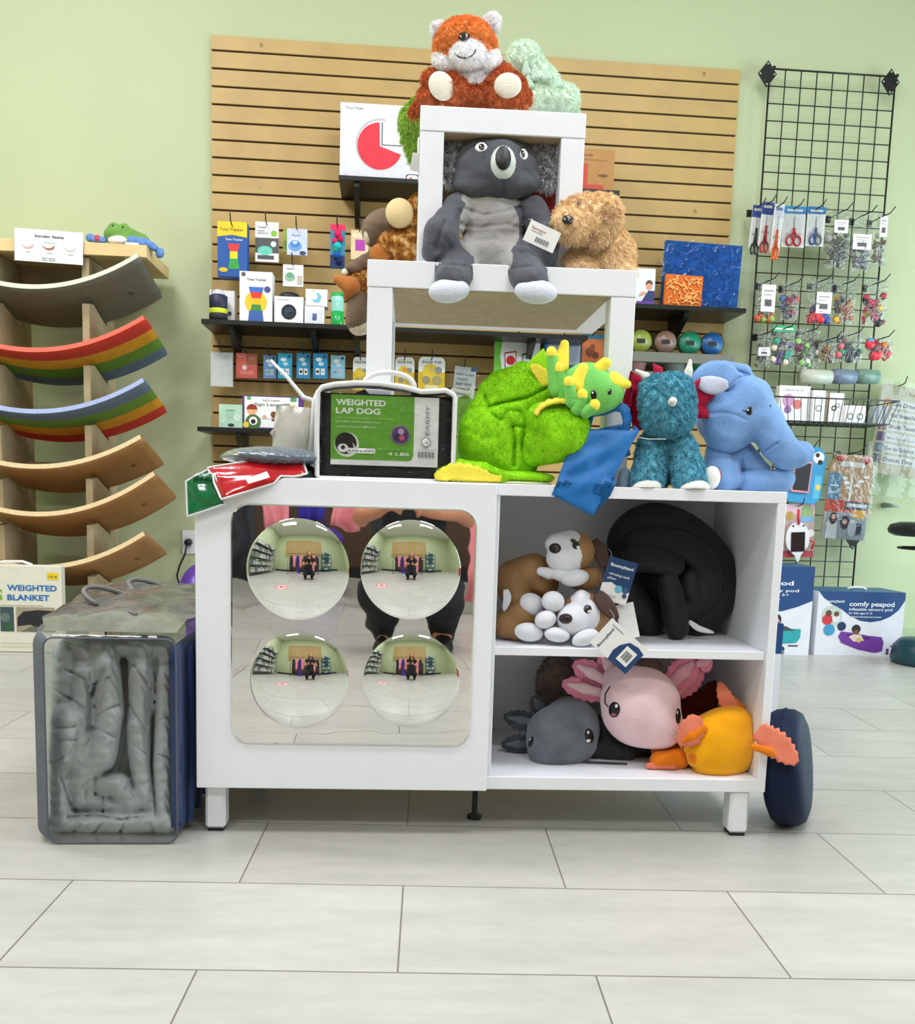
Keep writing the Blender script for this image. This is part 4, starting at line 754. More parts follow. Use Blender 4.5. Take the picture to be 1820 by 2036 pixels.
# peapod cartons
def pea(F,b,wide):
    NAV=(20,66,122)
    if wide:
        P=[(0,1),(1,1)]+[(1-.72*t,.78-.42*math.sin(math.pi*(.0+t*.72))*1.0+.0*t) for t in np.linspace(0,1,12)]+[(.14,.72)]
        P=[(0,1),(1,1),(1,.88),(.93,.72),(.84,.62),(.74,.56),(.62,.53),(.5,.55),(.38,.62),(.28,.72),(.16,.8),(.06,.9),(0,1)]
        deco(b,F,[('q',P[:-1],NAV),('t','Bouncyband',.08,.83,.06,PAPER,.22),('t','comfy peapod',.36,.78,.1,PAPER,.52,0,.02),('t','inflatable sensory pod',.36,.71,.06,PAPER,.5),('t','for kids ages 6-12',.36,.655,.045,PAPER,.27),('t','therapeutic compression and movement',.36,.6,.04,PAPER,.38),
         ('e',.17,.62,.115,(190,205,190)),('e',.12,.56,.06,(205,50,60)),('e',.13,.66,.035,(100,60,50)),('e',.22,.58,.045,(225,225,225)),('e',.22,.65,.03,(110,70,50)),('e',.15,.4,.065,(60,150,195)),('e',.29,.46,.05,(28,50,90)),
         ('q',[(.26,.3),(.29,.38),(.42,.36),(.6,.32),(.76,.3),(.79,.22),(.78,.08),(.7,.05),(.5,.1),(.3,.2)],(112,52,150)),('q',[(.34,.33),(.5,.34),(.6,.3),(.66,.27),(.45,.24)],(80,34,110)),('e',.46,.42,.05,(34,26,26)),('e',.46,.36,.035,(120,75,55)),('q',[(.38,.3),(.44,.34),(.52,.33),(.56,.24),(.44,.22)],(220,205,190)),('e',.5,.25,.03,(210,180,90)),('r',.87,.15,.95,.17,INK),('e',.84,.1,.018,(90,50,120)),('e',.84,.05,.018,(90,50,120))])
    else:
        deco(b,F,[('q',[(0,1),(1,1),(1,.62),(.85,.55),(.7,.5),(.5,.47),(0,.5)],NAV),('t','comfy peapod',.05,.79,.07,PAPER,.74,0,.02),('t','inflatable sensory pod',.05,.715,.045,PAPER,.8),('t','small - ages 3+',.3,.67,.035,PAPER,.45),('r',.4,.62,.66,.633,(180,195,215)),
         ('q',[(.3,.26),(.5,.28),(.8,.3),(.9,.3),(.9,.2),(.86,.14),(.6,.12),(.3,.14)],(40,160,165)),('e',.62,.4,.07,(40,28,24)),('e',.62,.37,.055,(222,170,140)),('q',[(.4,.27),(.5,.33),(.74,.33),(.84,.28)],(60,75,80)),('r',.78,.1,.88,.115,INK),('e',.72,.07,.025,(40,50,80)),('e',.72,.03,.025,(120,130,140))])
NAVM=col(20,66,122)
for box,Yp,wide,lb in (((1621,1176,1800,1304),4.02,1,'low wide white and navy carton printed with a purple inflatable pod'),((1420,1124,1618,1302),4.05,0,'taller white and navy carton printed with a teal inflatable pod')):
    C0=atz((box[0]+box[2])/2,box[3],0); Yp=C0[1]; F=fr(*box,Yp); F.O[2]=0.0005; cc=F.p(.5,0,-.1); e=empty('inflatable_pod_carton',cc,lb,'carton'); PA[e.name]=cc
    b=MB(); b.slab(F,mat('white_carton',(226,226,232),.5,.03),.22); pea(F,b,wide); b.build('carton',e)
    V0=[F.p(0,1,.0002),F.p(1,1,.0002),F.p(1,1,-.22),F.p(0,1,-.22)]; b=MB(); b.add([q+np.array([0,0,.0008]) for q in V0]+V0,[(0,1,2,3),(7,6,5,4),(1,0,4,5),(2,1,5,6),(3,2,6,7),(0,3,7,4)],col(52,98,140)); b.build('lid',e)
    b=MB(); P=[F.p(.45,1.0,-.1)+np.array([0,0,.004]),F.p(.5,1.04,-.1),F.p(.62,1.04,-.1),F.p(.67,1.0,-.1)+np.array([0,0,.004])]; b.tube(P,.006,PAPER,6); b.build('handle',e)
# laminated routine chart at the right edge
F=fr(1737,772,1850,945,4.3,tilt=-7); c=F.p(.5,0,0); e=empty('routine_chart',c,'laminated daily routine chart with white word strips at the right edge','chart'); PA[e.name]=c
b=MB(); b.slab(F,mat('cream_chart_card',(214,208,180),.5,.03),.004); D=[]
for i,(t_,ic) in enumerate((('Get Dressed',(230,150,50)),('Eat Breakfast',(215,150,50)),('Brush Teeth',(150,90,80)),('Make School lunch',(120,80,130)),('Go to School',(120,140,160)),('Outside Time',(90,100,100)))):
    y=.74-i*.125; D+=[('r',.22,y,1.,y+.1,PAPER),('t',t_,.25,y+.03,.065 if i!=3 else .045,GREY if i==3 else INK,None),('r',.07,y,.2,y+.1,ic)]
D+=[('t','Routine',.5,.9,.07,(190,170,80))]; deco(b,F,D); b.build('chart_card',e)
b=MB(); b.sheet([[F.p(-.06+i*1.12/8,-.25+j*1.3/8,.01+.006*math.sin(i*1.9+j*1.1)) for j in range(9)] for i in range(9)],film('chart_sleeve',tint=(244,248,247),gloss=.4,crinkle=.6,scale=20)); b.build('clear_sleeve',e)
hook(1790,765,4.29,'routine chart')
P=at(1697,998,0+4.378)if 0 else at(1774,1005,YW-.02); MB().tube([P+np.array([-.03,.02,0]),P+np.array([-.028,-.02,0]),P+np.array([.02,-.03,-.004])],[.014,.012,.006],col(150,165,155),10).build('coat_hook',label='small pale metal hook fixed to the green wall below the chart',cat='hook')
# black stool at the right edge
q=at(1778,1052,3.88); R_=.2; cx=q[0]+R_
e=empty('wobble_stool',(cx,3.88,0),'black stool with a padded round seat and teal base at the right edge','stool'); PA[e.name]=np.array([cx,3.88,0])
BLK=mat('black_upholstery',(16,24,26),.4,.1); MB().lathe((cx,3.88,q[2]-.03),[(.0001,-.0),(.17,0),(.195,.012),(.2,.03),(.19,.05),(.15,.062),(.0001,.066)],BLK,n=36).build('seat',e)
MB().lathe((cx,3.88,0),[(.03,.05),(.022,.06),(.022,q[2]-.03)],BMETAL,n=14).build('column',e)
MB().lathe((cx,3.88,0),[(.0001,0),(.135,0),(.145,.02),(.135,.08),(.11,.11),(.05,.12),(.0001,.12)],mat('dark_teal_rubber',(12,62,72),.4,.1),n=36).build('base',e)
zq=at(1790,1090,3.88)[2]; b=MB(); b.tube([(cx+.15*math.cos(t),3.88+.15*math.sin(t),zq) for t in np.linspace(0,2*math.pi,40)[:-1]],.005,BMETAL,6,close=True)
for t in (0,2.1,4.2): b.tube([(cx+.022*math.cos(t),3.88+.022*math.sin(t),zq),(cx+.15*math.cos(t),3.88+.15*math.sin(t),zq)],.004,BMETAL,6)
b.build('foot_ring',e)
# ================================================================ balance-board rack, left
PINE=mat('pale_plywood',(176,158,124),.6,.12,vs=9,bump=.1,bs=90)
PLY=mat('beech_plywood_face',(160,114,64),.5,.1,vs=10,bump=.05); PLYE=mat('beech_plywood_edge',(226,198,152),.5,.08,vs=60)
e=empty('display_rack',(-1.45,4.1,0),'pale plywood rack with a top board and two notched posts against the left wall','rack'); PA[e.name]=np.array(e.location)
MB().box((-1.95,3.95,1.645),(-1.003,4.34,1.695),mat('pine_top_board',(226,196,140),.5,.08,vs=8),bev=.002).build('top_board',e)
bl=[(1.485,'grey painted'),(1.235,'rainbow'),(.985,'upside-down rainbow'),(.775,'plain beech'),(.56,'longer plain beech'),(.335,'plain beech')]
BD=[(-1.43,1.487,.42,.125),(-1.43,1.237,.44,.13),(-1.43,.99,.435,.125),(-1.43,.765,.42,.118),(-1.43,.568,.475,.165),(-1.43,.345,.43,.135)]
for x in (-1.64,-1.27):
    b=MB(); pts=[(3.97,1.64),(3.97,1.60)]
    for (xc,zc,hf,rs) in BD:
        t=(x+.014-xc)/hf; f=lambda y:zc+rs*t*t+.02*t-.333*(y-3.885); pts+=[(3.96,f(3.96)+.036),(4.2,f(4.2)+.036),(4.2,f(4.2)-.014),(4.02,f(4.02)-.012),(3.96,f(3.96)-.04)]
    pts+=[(3.96,0),(4.32,0),(4.32,1.644)]; zs=sorted
    b.add([(x,y,z) for y,z in pts]+[(x+.028,y,z) for y,z in pts],[range(len(pts))[::-1],range(len(pts),2*len(pts))]+[(i,(i+1)%len(pts),len(pts)+(i+1)%len(pts),len(pts)+i) for i in range(len(pts))],PINE); b.build('post',e)
for z in (.70,.02): MB().box((-1.611,4.22,z),(-1.2705,4.25,z+.1),PINE).build('cross_rail',e)
MB().box((-1.611,4.22,1.53),(-1.2705,4.25,1.6445),PINE).build('cross_rail',e)
GB=mat('grey_board_face',(104,102,86),.6,.06); GE=mat('pale_mint_edge',(205,214,186),.5,.04)
R1=[(190,52,34),(206,140,26),(96,132,40),(92,106,120)]
def board(zc,half,rise,name,label,faces,edge,Y=3.885,hole=None,xc=-1.43):
    n=28; t=np.linspace(-1,1,n); nv=8; G=np.zeros((n,nv+1,3))
    for j in range(nv+1):
        s=j/nv; y=Y+.3*s; dz=-.10*s
        for i in range(n):
            hw=half*(1 if abs(s-.5)<.42 else .985); x=xc+hw*t[i]; G[i,j]=(x+.02*s,y,zc+rise*(t[i]**2)+dz+.02*t[i])
    # strips across the width carry the colours
    b=MB(); th=.02; H=G.copy(); H[...,2]+=.0; gu=np.gradient(G,axis=0); gv=np.gradient(G,axis=1); N=np.cross(gu,gv); N/=np.linalg.norm(N,axis=2,keepdims=True); T=G+N*th
    if N[n//2,0,2]<0: T=G-N*th
    nf=len(faces)
    q=lambda i,j:i*(nv+1)+j; V=np.concatenate([G.reshape(-1,3),T.reshape(-1,3)]); o=n*(nv+1); b.v=[tuple(v) for v in V]
    for m in faces: b.mi(m)
    for i in range(n-1):
        for j in range(nv):
            k=b.mi(faces[min(nf-1,j*nf//nv)]); b.f.append((q(i,j),q(i,j+1),q(i+1,j+1),q(i+1,j))); b.m.append(k); b.sm.append(True)
            b.f.append((o+q(i,j),o+q(i+1,j),o+q(i+1,j+1),o+q(i,j+1))); b.m.append(k); b.sm.append(True)
        for j,k2 in ((0,edge[0]),(nv,edge[1])):
            b.f.append((q(i,j),q(i+1,j),o+q(i+1,j),o+q(i,j))); b.m.append(b.mi(k2)); b.sm.append(False)
    for i in (0,n-1):
        for j in range(nv): b.f.append((q(i,j),q(i,j+1),o+q(i,j+1),o+q(i,j))); b.m.append(b.mi(faces[min(nf-1,j*nf//nv)])); b.sm.append(False)
    if hole:
        i=n-4; c=(G[i,4]+G[i,5])/2; b.lathe(c-N[i,4]*np.sign(N[i,4,2])*.002,[(.0001,0),(.013,0),(.014,.002)],hole,axis=N[i,4],n=12)
    return b.build(name,label=label,cat='balance board',group='curved balance boards on the rack')
RM=[col(*c,50) for c in R1]
board(1.487,.42,.125,'balance_board','grey curved balance board at the top of the plywood rack',[GB],(GE,GB),hole=col(84,80,64))
board(1.237,.44,.13,'balance_board','rainbow curved balance board with its red edge uppermost',RM,(col(240,96,72),RM[3]))
board(.99,.435,.125,'balance_board','rainbow curved balance board with its lilac-blue edge uppermost',RM[::-1],(col(160,172,212),RM[0]))
board(.765,.42,.118,'balance_board','natural beech curved balance board directly below the two rainbow boards',[PLY],(PLYE,PLY),hole=col(120,84,44))
board(.568,.475,.165,'balance_board','longest beech curved balance board, second from the bottom of the rack',[PLY],(PLYE,PLY),hole=col(120,84,44))
board(.345,.43,.135,'balance_board','lowest beech curved balance board, just above the weighted blanket box',[PLY],(PLYE,PLY),hole=col(120,84,44))
F=fr(31,459,163,521,3.94,tilt=-1.5); b=MB(); b.slab(F,mat('sign_paper',(238,238,236),.4,.01),.004)
deco(b,F,[('t','kinder feets',.3,.76,.12,INK,.42,0,.02),('r',.42,.6,.62,.615,GREY)]+[x for i,c in enumerate(((222,170,160),(160,100,70),(205,208,204))) for x in (('q',[(.08+.31*i,.52),(.16+.31*i,.44),(.22+.31*i,.45),(.28+.31*i,.54),(.26+.31*i,.42),(.2+.31*i,.38),(.15+.31*i,.4)],c),('r',.16+.31*i,.28,.24+.31*i,.295,GREY))]+[('r',.4,.12,.48,.14,GREY),('r',.5,.12,.6,.14,GREY),('r',.4,.06,.48,.08,GREY),('r',.5,.06,.6,.08,GREY)])
b.build('shelf_sign',label='white printed sign with three small curved boards, taped to the rack top',cat='sign')
# frog plush on the rack top
T=Toy('frog_plush','green frog plush with a white belly and blue patterned legs lying on the rack','soft toy',245,485,4.02); T.cl=lambda V: np.stack([V[...,0],V[...,1],np.where((V[...,0]<-1.0)&(V[...,1]>3.94),np.maximum(V[...,2],1.6955),V[...,2])],-1)
FG=mat('green_plush',(104,150,62),.9,.1,bump=.5,bs=200,sheen=.3); FB=mat('blue_patterned_plush',(92,132,190),.9,.2,vs=60,bump=.5,bs=200,sheen=.3); WP=mat('white_plush',(228,228,224),.9,.04,bump=.4,bs=220,sheen=.3)
T.blob('body',[E(238,470,8,32,22,25,0,10),E(228,462,0,20,14,20,0),C(245,462,5,14,285,478,5,12,0),E(225,450,0,9,8,9,0),E(247,452,0,9,8,9,0),E(234,478,-8,18,9,22,1)],[FG,WP],k=6,step=2)
T.eye(224,448,2.2,2.2); T.eye(244,451,2.2,2.2); T.blob('leg',[C(255,476,-5,10,282,484,-5,11,0),C(286,482,-5,10,306,492,0,8,0),E(318,503,5,9,11,9,0)],[FB],k=4,step=2,keep=False)
T.blob('leg',[C(180,474,-2,7,206,478,-2,7,0),E(178,472,-2,8,8,8,0),E(193,474,-4,6,7,7,1)],[FB,col(190,50,90)],k=3,step=2,keep=False)
T.tagcard(262,503,-20,26,40,-2,lambda b,F:deco(b,F,[('e',.4,.8,.2,(215,205,210)),('e',.35,.35,.16,(90,80,85)),('e',.6,.3,.16,(130,90,100)),('e',.8,.2,.12,(60,60,70))]))
# weighted blanket box
Yb=3.83; x0,x1=-1.66,-1.337; c=((x0+x1)/2,Yb+.1,0); e=empty('blanket_box',c,'cream cardboard box printed WEIGHTED BLANKET with a carry handle at the left edge','box'); PA[e.name]=np.array(c)
b=MB(); b.box((x0,Yb,.0005),(x1,Yb+.05,.366),mat('cream_carton',(226,222,204),.5,.03),bev=.003); F=Fr((x0,Yb-.0005,0.0005),w=x1-x0,h=.366)
px=lambda p:(at(p,1200,Yb)[0]-x0)/(x1-x0)
deco(b,F,[('t','WEIGHTED',px(15),.71,.09,(30,110,180),px(114)-px(15),0,.03),('t','BLANKET',px(15),.6,.09,(30,110,180),px(99)-px(15),0,.03),('t','S',px(-8),.6,.17,(130,170,60),None,0,.03),('rr',px(95),.84,px(118),.92,.01,(240,205,30)),('t','15LB',px(97),.86,.04,INK,px(115)-px(97)),('r',px(0),.535,px(87),.54,(150,140,120)),
 ('r',px(0),.24,px(27),.52,(60,80,84)),('e',px(10),.4,.06,(95,115,110)),('e',px(16),.29,.05,(50,90,50)),('r',px(32),.24,px(109),.52,(160,150,125)),('q',[(px(34),.3),(px(34),.4),(px(46),.47),(px(75),.49),(px(110),.48),(px(110),.3),(px(78),.27),(px(60),.32)],INK),('q',[(px(40),.24),(px(60),.3),(px(110),.3),(px(110),.24)],(110,108,90)),('r',px(0),.1,px(125),.105,(190,185,165)),('r',px(0),.06,px(125),.065,(190,185,165))]); b.build('carton',e)
b=MB(); b.tube([(x0+.06,Yb+.025,.366),(x0+.08,Yb+.025,.378),(x0+.16,Yb+.025,.38),(x0+.2,Yb+.025,.366)],.006,PAPER,6); b.build('handle',e)
# outlet and cord
O=at(377,1078,YW-.001); e=empty('wall_outlet',O,'white double wall outlet on the green wall left of the cabinet','outlet'); PA[e.name]=O
b=MB(); b.box((O[0]-.035,YW-.008,O[2]-.057),(O[0]+.035,YW-.0005,O[2]+.057),mat('white_plastic',(232,232,232),.35,.02),bev=.003); b.build('face_plate',e)
b=MB(); F=Fr((O[0],YW-.0085,O[2]),w=.02,h=.02)
for z in (-1,): 
    for u in (-.3,.3): b.r(F,u-.06,z-.2,u+.06,z+.2,INK)
b.build('socket_slots',e)
P=at(375,1078,YW-.02); b=MB(); b.lathe(P,[(.0001,-.03),(.014,-.03),(.017,-.01),(.017,.01),(.0001,.01)],BLACK,axis=(0,1,0),n=14); Q=[at(x,y,4.34) for x,y in ((373,1084),(368,1102),(357,1125),(352,1145),(357,1163),(362,1180))]; Q[0]=P+np.array([0,-.03,0]); b.tube(Q,.0045,BLACK,8); b.build('power_cord',label='black power cord plugged into the outlet and running down the wall',cat='cord')
P=at(392,1175,4.1); P=np.array([P[0]+.02,4.05,.0]); R_=.15; MB().ell(P+np.array([0,0,R_+.07]),(R_*.6,R_,R_),mat('purple_vinyl',(92,56,150),.35,.05),nu=28,nv=18).box((P[0]-.05,P[1]-.05,0),(P[0]+.05,P[1]+.05,.12),mat('purple_vinyl',(92,56,150))).build('purple_cushion',label='purple rounded vinyl seat peeping out behind the bagged blanket',cat='cushion')
# ================================================================ bagged grey blanket on the floor
GBK=mat('grey_velour_blanket',(200,208,210),.85,.06,vs=12,bump=.25,bs=120,sheen=.25); NAVY=mat('navy_blanket',(34,62,120),.7,.08,bump=.2,bs=100,sheen=.3); PIPE=mat('grey_zip_piping',(86,90,102),.5,.05)
T=Toy('bagged_blanket','folded grey blanket in a large clear zipped bag on the floor','blanket',225,1678,1.80)
T.root.location=(-.54,1.98,0); PA[T.root.name]=np.array([-.54,1.98,0.])
fl=dict(fl=2.6)
pr=[C(130,1296,75,26,118,1500,70,20,0,**fl),C(118,1500,70,22,122,1630,70,24,0,**fl),C(135,1430,66,36,128,1510,70,30,0,**fl),C(140,1290,90,24,325,1288,90,24,0,**fl),C(160,1430,78,30,160,1520,80,26,0,**fl),C(165,1292,72,28,160,1420,72,30,0,**fl),C(205,1300,70,34,222,1420,66,32,0,**fl),C(222,1420,66,33,205,1500,70,32,0,**fl),C(205,1500,70,30,150,1560,75,25,0,**fl),C(152,1555,75,20,160,1590,75,22,0,**fl),
    C(283,1290,72,28,272,1440,70,26,0,**fl),C(272,1440,70,26,290,1590,72,22,0,**fl),C(325,1290,72,22,322,1620,70,24,0,**fl),C(120,1640,70,26,330,1636,70,26,0,**fl),C(185,1560,72,20,235,1560,66,24,0,**fl),C(235,1560,66,24,262,1600,68,19,0,**fl),C(180,1592,75,18,240,1605,75,16,0,**fl),
    E(222,1480,200,120,175,110,0),E(225,1400,200,115,125,110,0)]
cre=[([(205,1330),(178,1390),(176,1450)],4,7),([(245,1310),(252,1400),(240,1500),(232,1530)],5,10),([(312,1310),(308,1420),(300,1520),(312,1620)],4,7),([(108,1372),(150,1395),(170,1410)],2.5,4),([(110,1448),(150,1444)],2,4),([(112,1470),(152,1472)],2,3),([(185,1360),(220,1345)],2,4),([(192,1420),(238,1400)],2,4),([(182,1445),(230,1465)],2.5,3),([(265,1320),(300,1370)],2,4),([(255,1400),(290,1450)],2.5,4),([(120,1545),(140,1600)],2,4),([(190,1545),(190,1580)],2,4),([(205,1585),(205,1615)],2,4),([(150,1650),(140,1668)],2.5,4),([(200,1640),(180,1668)],2.5,4),([(255,1625),(235,1662)],3,5),([(300,1640),(312,1668)],2.5,4),([(135,1625),(190,1622),(240,1630),(280,1625)],3,5),([(100,1520),(125,1505)],2,4),([(265,1480),(292,1500)],2,3),([(315,1430),(345,1425)],2,3),([(315,1500),(345,1510)],2,3),([(130,1330),(170,1350),(178,1380)],3,5)]
T.blob('blanket',pr,[GBK],k=7,step=2.8,creases=cre,wr=1.3,ws=.09,keep=False)
b=MB(); b.box((-.424,1.80,.012),(-.400,2.3,.40),NAVY,bev=.01); 
for y in (1.85,1.93,2.02,2.12): b.tube([(-.400,y,.02),(-.398,y+.02,.2),(-.400,y,.39)],.014,NAVY,8)
b.build('blue_side',T.root,label='navy blue side of the blanket')
FILM3=film('thick_clear_vinyl',tint=(252,253,252),gloss=.3,crinkle=.5,scale=14,rough=.06)
fcorn=[(-.652,1.768,.006),(-.404,1.768,.006),(-.4,1.768,.405),(-.655,1.768,.405)]
def loop(Y,x0,x1,z0,z1,r=.035,k=6):
    P=[]
    for cx,cz,a in ((x1-r,z1-r,0),(x0+r,z1-r,90),(x0+r,z0+r,180),(x1-r,z0+r,270)):
        for i in range(k+1): t=math.radians(a+i*90/k); P.append((cx+r*math.cos(t),Y,cz+r*math.sin(t)))
    return P
L=[loop(1.768,-.654,-.402,.004,.418,.02),loop(1.785,-.678,-.396,.004,.432,.03),loop(1.86,-.700,-.392,.004,.438,.035),loop(2.1,-.702,-.388,.004,.445,.035),loop(2.28,-.69,-.392,.004,.47,.03)]
n=len(L[0]); V=[p for l in L for p in l]; Fc=[(j*n+i,(j+1)*n+i,(j+1)*n+(i+1)%n,j*n+(i+1)%n) for j in range(len(L)-1) for i in range(n)]
b=MB(); b.add(V,Fc,FILM3,True); b.add(L[0],[range(n)],FILM3); b.add(L[-1],[range(n)],FILM3); b.build('clear_bag',T.root)
MB().tube(L[0],.0018,PIPE,6,close=True).build('front_piping',T.root); MB().tube(L[-1],.003,PIPE,6,close=True).build('back_piping',T.root)
b=MB(); V=[]; 
zs_=[i for i in range(n) if L[1][i][0]<-.66]
for i in zs_: V+=[L[0][i],L[1][i],L[2][i]]
V=[(x-.0016,y,z) for x,y,z in V]; b.add(V,[(3*i,3*i+1,3*i+4,3*i+3) for i in range(len(zs_)-1)]+[(3*i+1,3*i+2,3*i+5,3*i+4) for i in range(len(zs_)-1)],mat('grey_zip_tape',(104,108,118),.6,.08,bump=.3,bs=200),True); b.tube([(-.6925,1.83,.05),(-.6925,1.83,.39)],.0025,INK,5); b.build('zip_band',T.root)
# crumpled vinyl bulge on top and straps
Tn=mat('smoky_vinyl_top',(112,112,104),.14,.35,vs=14,bump=1,bs=22,coat=.4); b=MB(); G=[[(-.652-.036*min(1,j/1.5)+(.25+.05*min(1,j/1.5))*i/10,1.776+.50*j/10,.430+.012*min(1,j)+.02*math.sin(math.pi*i/10)*math.sin(math.pi*j/10)+.006*math.sin(i*1.9+j*.8)*math.sin(j*1.7)+.03*j/10) for j in range(11)] for i in range(11)]; b.sheet(G,Tn); b.build('top_panel',T.root)
ST=mat('grey_strap',(112,110,108),.6,.08)
for (a,bb,h,yy) in ((-.60,-.50,.03,1.93),(-.56,-.46,.028,2.12)):
    b=MB(); t=np.linspace(0,math.pi,14)
    b.tube([(a+.005*0-.055*math.sin(q)+(.02*(1-math.cos(q))),yy+.06-.06*math.cos(q)+.0,.462+h*math.sin(q)) for q in t],.0055,ST,6); b.tube([(a+.03,yy,.462),(a+.10,yy-.08,.454)],.005,ST,6); b.tube([(a+.05,yy+.12,.466),(a+.13,yy+.02,.46)],.005,ST,6); b.build('strap_handle',T.root)
# ================================================================ round blue cushion
BC=mat('dark_blue_rubber_cushion',(8,24,54),.62,.06,spec=.25,bump=.12,bs=150)
c=np.array([.918,1.90,.128]); ax=rz(-.55,np.array([1,0,.13])); prof=[(.0001,-.046),(.06,-.044),(.1,-.042),(.12,-.034),(.129,-.018),(.1308,0),(.129,.018),(.12,.034),(.1,.042),(.06,.044),(.0001,.046)]
b=MB(); b.lathe(c,prof,BC,axis=ax,n=48); x,y,z=basis(ax)
for k in range(96):
    t=2*math.pi*k/96; b.ell(c+(x*math.cos(t)+y*math.sin(t))*.1308,(.0018,.0018,.0018),BC,nu=6,nv=4)
b.build('balance_cushion',label='round dark blue inflatable cushion leaning on the right end of the cabinet',cat='cushion')
A_=at(1532,1320,2.42); B_=at(1553,1320,2.42); zt_=float(at(1543,1240,2.42)[2]); z3=float(at(1543,1300,2.42)[2])
e=empty('leaning_carton',((A_[0]+B_[0])/2,2.6,0),'narrow white and navy carton standing behind the right end of the cabinet','carton'); PA[e.name]=np.array(e.location)
b=MB(); b.box((A_[0]-.12,2.42,.0005),(B_[0],2.9,z3),mat('white_carton',(226,226,232))); b.build('lower_body',e); b=MB(); b.box((A_[0]-.12,2.42,z3+.0002),(B_[0],2.9,zt_),NAVM); b.build('navy_top',e)
# ================================================================ gel packs
def pouch(T,name,quad,zc,bulge,m,trim=None,parent=None,pw=.6,n=14,label=None,back=None,wr=.0):
    q=np.array(quad,float); zc=np.array(zc,float); s=np.linspace(0,1,n); U,Vv=np.meshgrid(s,s,indexing='ij')
    f=lambda A:(A[0]*(1-U)*(1-Vv)+A[1]*U*(1-Vv)+A[2]*U*Vv+A[3]*(1-U)*Vv)
    X,Y,Z=f(q[:,0]),f(q[:,1]),f(zc); bl=(np.sin(np.pi*U)*np.sin(np.pi*Vv))**pw*bulge; bl=bl+wr*np.sin(U*9+Vv*4)*np.sin(Vv*11)*np.sin(np.pi*U)*np.sin(np.pi*Vv)
    A=T.P(X,Y,Z-bl); B=T.P(X,Y,Z+(bl*.6 if back is None else back)+1); A=T.cl(A) if T.cl else A; B=T.cl(B) if T.cl else B; b=MB(); V=np.concatenate([A.reshape(-1,3),B.reshape(-1,3)])
    id_=lambda i,j:i*n+j; F=[(id_(i,j),id_(i,j+1),id_(i+1,j+1),id_(i+1,j)) for i in range(n-1) for j in range(n-1)]; F+=[tuple(n*n+k for k in t[::-1]) for t in F]
    rim=[id_(i,0) for i in range(n)]+[id_(n-1,j) for j in range(1,n)]+[id_(i,n-1) for i in range(n-2,-1,-1)]+[id_(0,j) for j in range(n-2,0,-1)]
    F+=[(rim[(k+1)%len(rim)],rim[k],rim[k]+n*n,rim[(k+1)%len(rim)]+n*n)[::-1] for k in range(len(rim))]; b.add(V,F,m,True); o=b.build(name,parent or T.root,label)
    if trim:
        b=MB(); b.tube([A.reshape(-1,3)[r] for r in rim],trim[0]*T.k,trim[1],6,close=True); b.build('sealed_edge',parent or T.root)
    return o
GG=mat('green_gel',(0,104,58),.12,.25,vs=40,coat=.6,bump=.2,bs=25); RG=mat('red_gel',(178,12,26),.12,.2,vs=25,coat=.6,bump=.2,bs=20); SG=mat('grey_vinyl_pack',(96,106,118),.2,.1,coat=.5,bump=.3,bs=30); EDG=mat('clear_white_seal',(222,226,224),.3,.03)
T=Toy('gel_pack','glossy green gel pack drooping over the left front corner of the cabinet','gel pack',405,1000,1.80); T.cl=press((-.005,.6,-.019,9,.6,.741,1,-.0195)); pouch(T,'green_gel_pouch',[(370,957),(425,928),(447,1002),(373,1027)],[10,28,6,4],9,GG,(2.2,EDG))
T=Toy('gel_pack','glossy red gel pack with a small white price sticker, lying over the green one','gel pack',500,960,1.80); T.cl=press(TOPL); pouch(T,'red_gel_pouch',[(413,930),(596,900),(611,941),(440,993)],[22,70,28,-10],12,RG,(2.4,EDG)); 
b=MB(); o=T.P(np.array([488,531,537,494]),np.array([952,937,949,962]),np.array([-3.,5,2,-7])-9); b.poly([o[3],o[2],o[1],o[0]],PAPER); m_=(o[3]*.6+o[2]*.4)*.5+(o[0]*.6+o[1]*.4)*.5; b.build('price_sticker',T.root)
T=Toy('gel_pack','grey vinyl weighted pack lying on top of the red gel pack','gel pack',545,930,1.86); T.blob('grey_pouch',[E(545,908,20,98,20,60,0,2),E(470,905,20,34,10,45,1,-6)],[SG,mat('smoky_vinyl',(120,126,112),.15,.1,coat=.5)],k=8,wr=1.5,ws=.12,keep=False)
b=MB(); b.tube(T.P(np.array([478,520,570,640]),np.array([897,893,892,890]),np.array([-24.,-32,-30,-20])),.0012,PAPER,5); b.build('seal_highlight_strip',T.root) if 0 else None
T=Toy('black_pouch','small black shiny pouch squashed between the red pack and the lap dog bag','pouch',608,950,1.87); T.cl=press(TOPL); T.blob('pouch_body',[E(606,940,10,26,15,30,0),E(585,948,0,20,7,24,0)],[mat('black_vinyl',(22,22,26),.2,.1,coat=.5)],k=5,wr=1.5,ws=.15,keep=False)
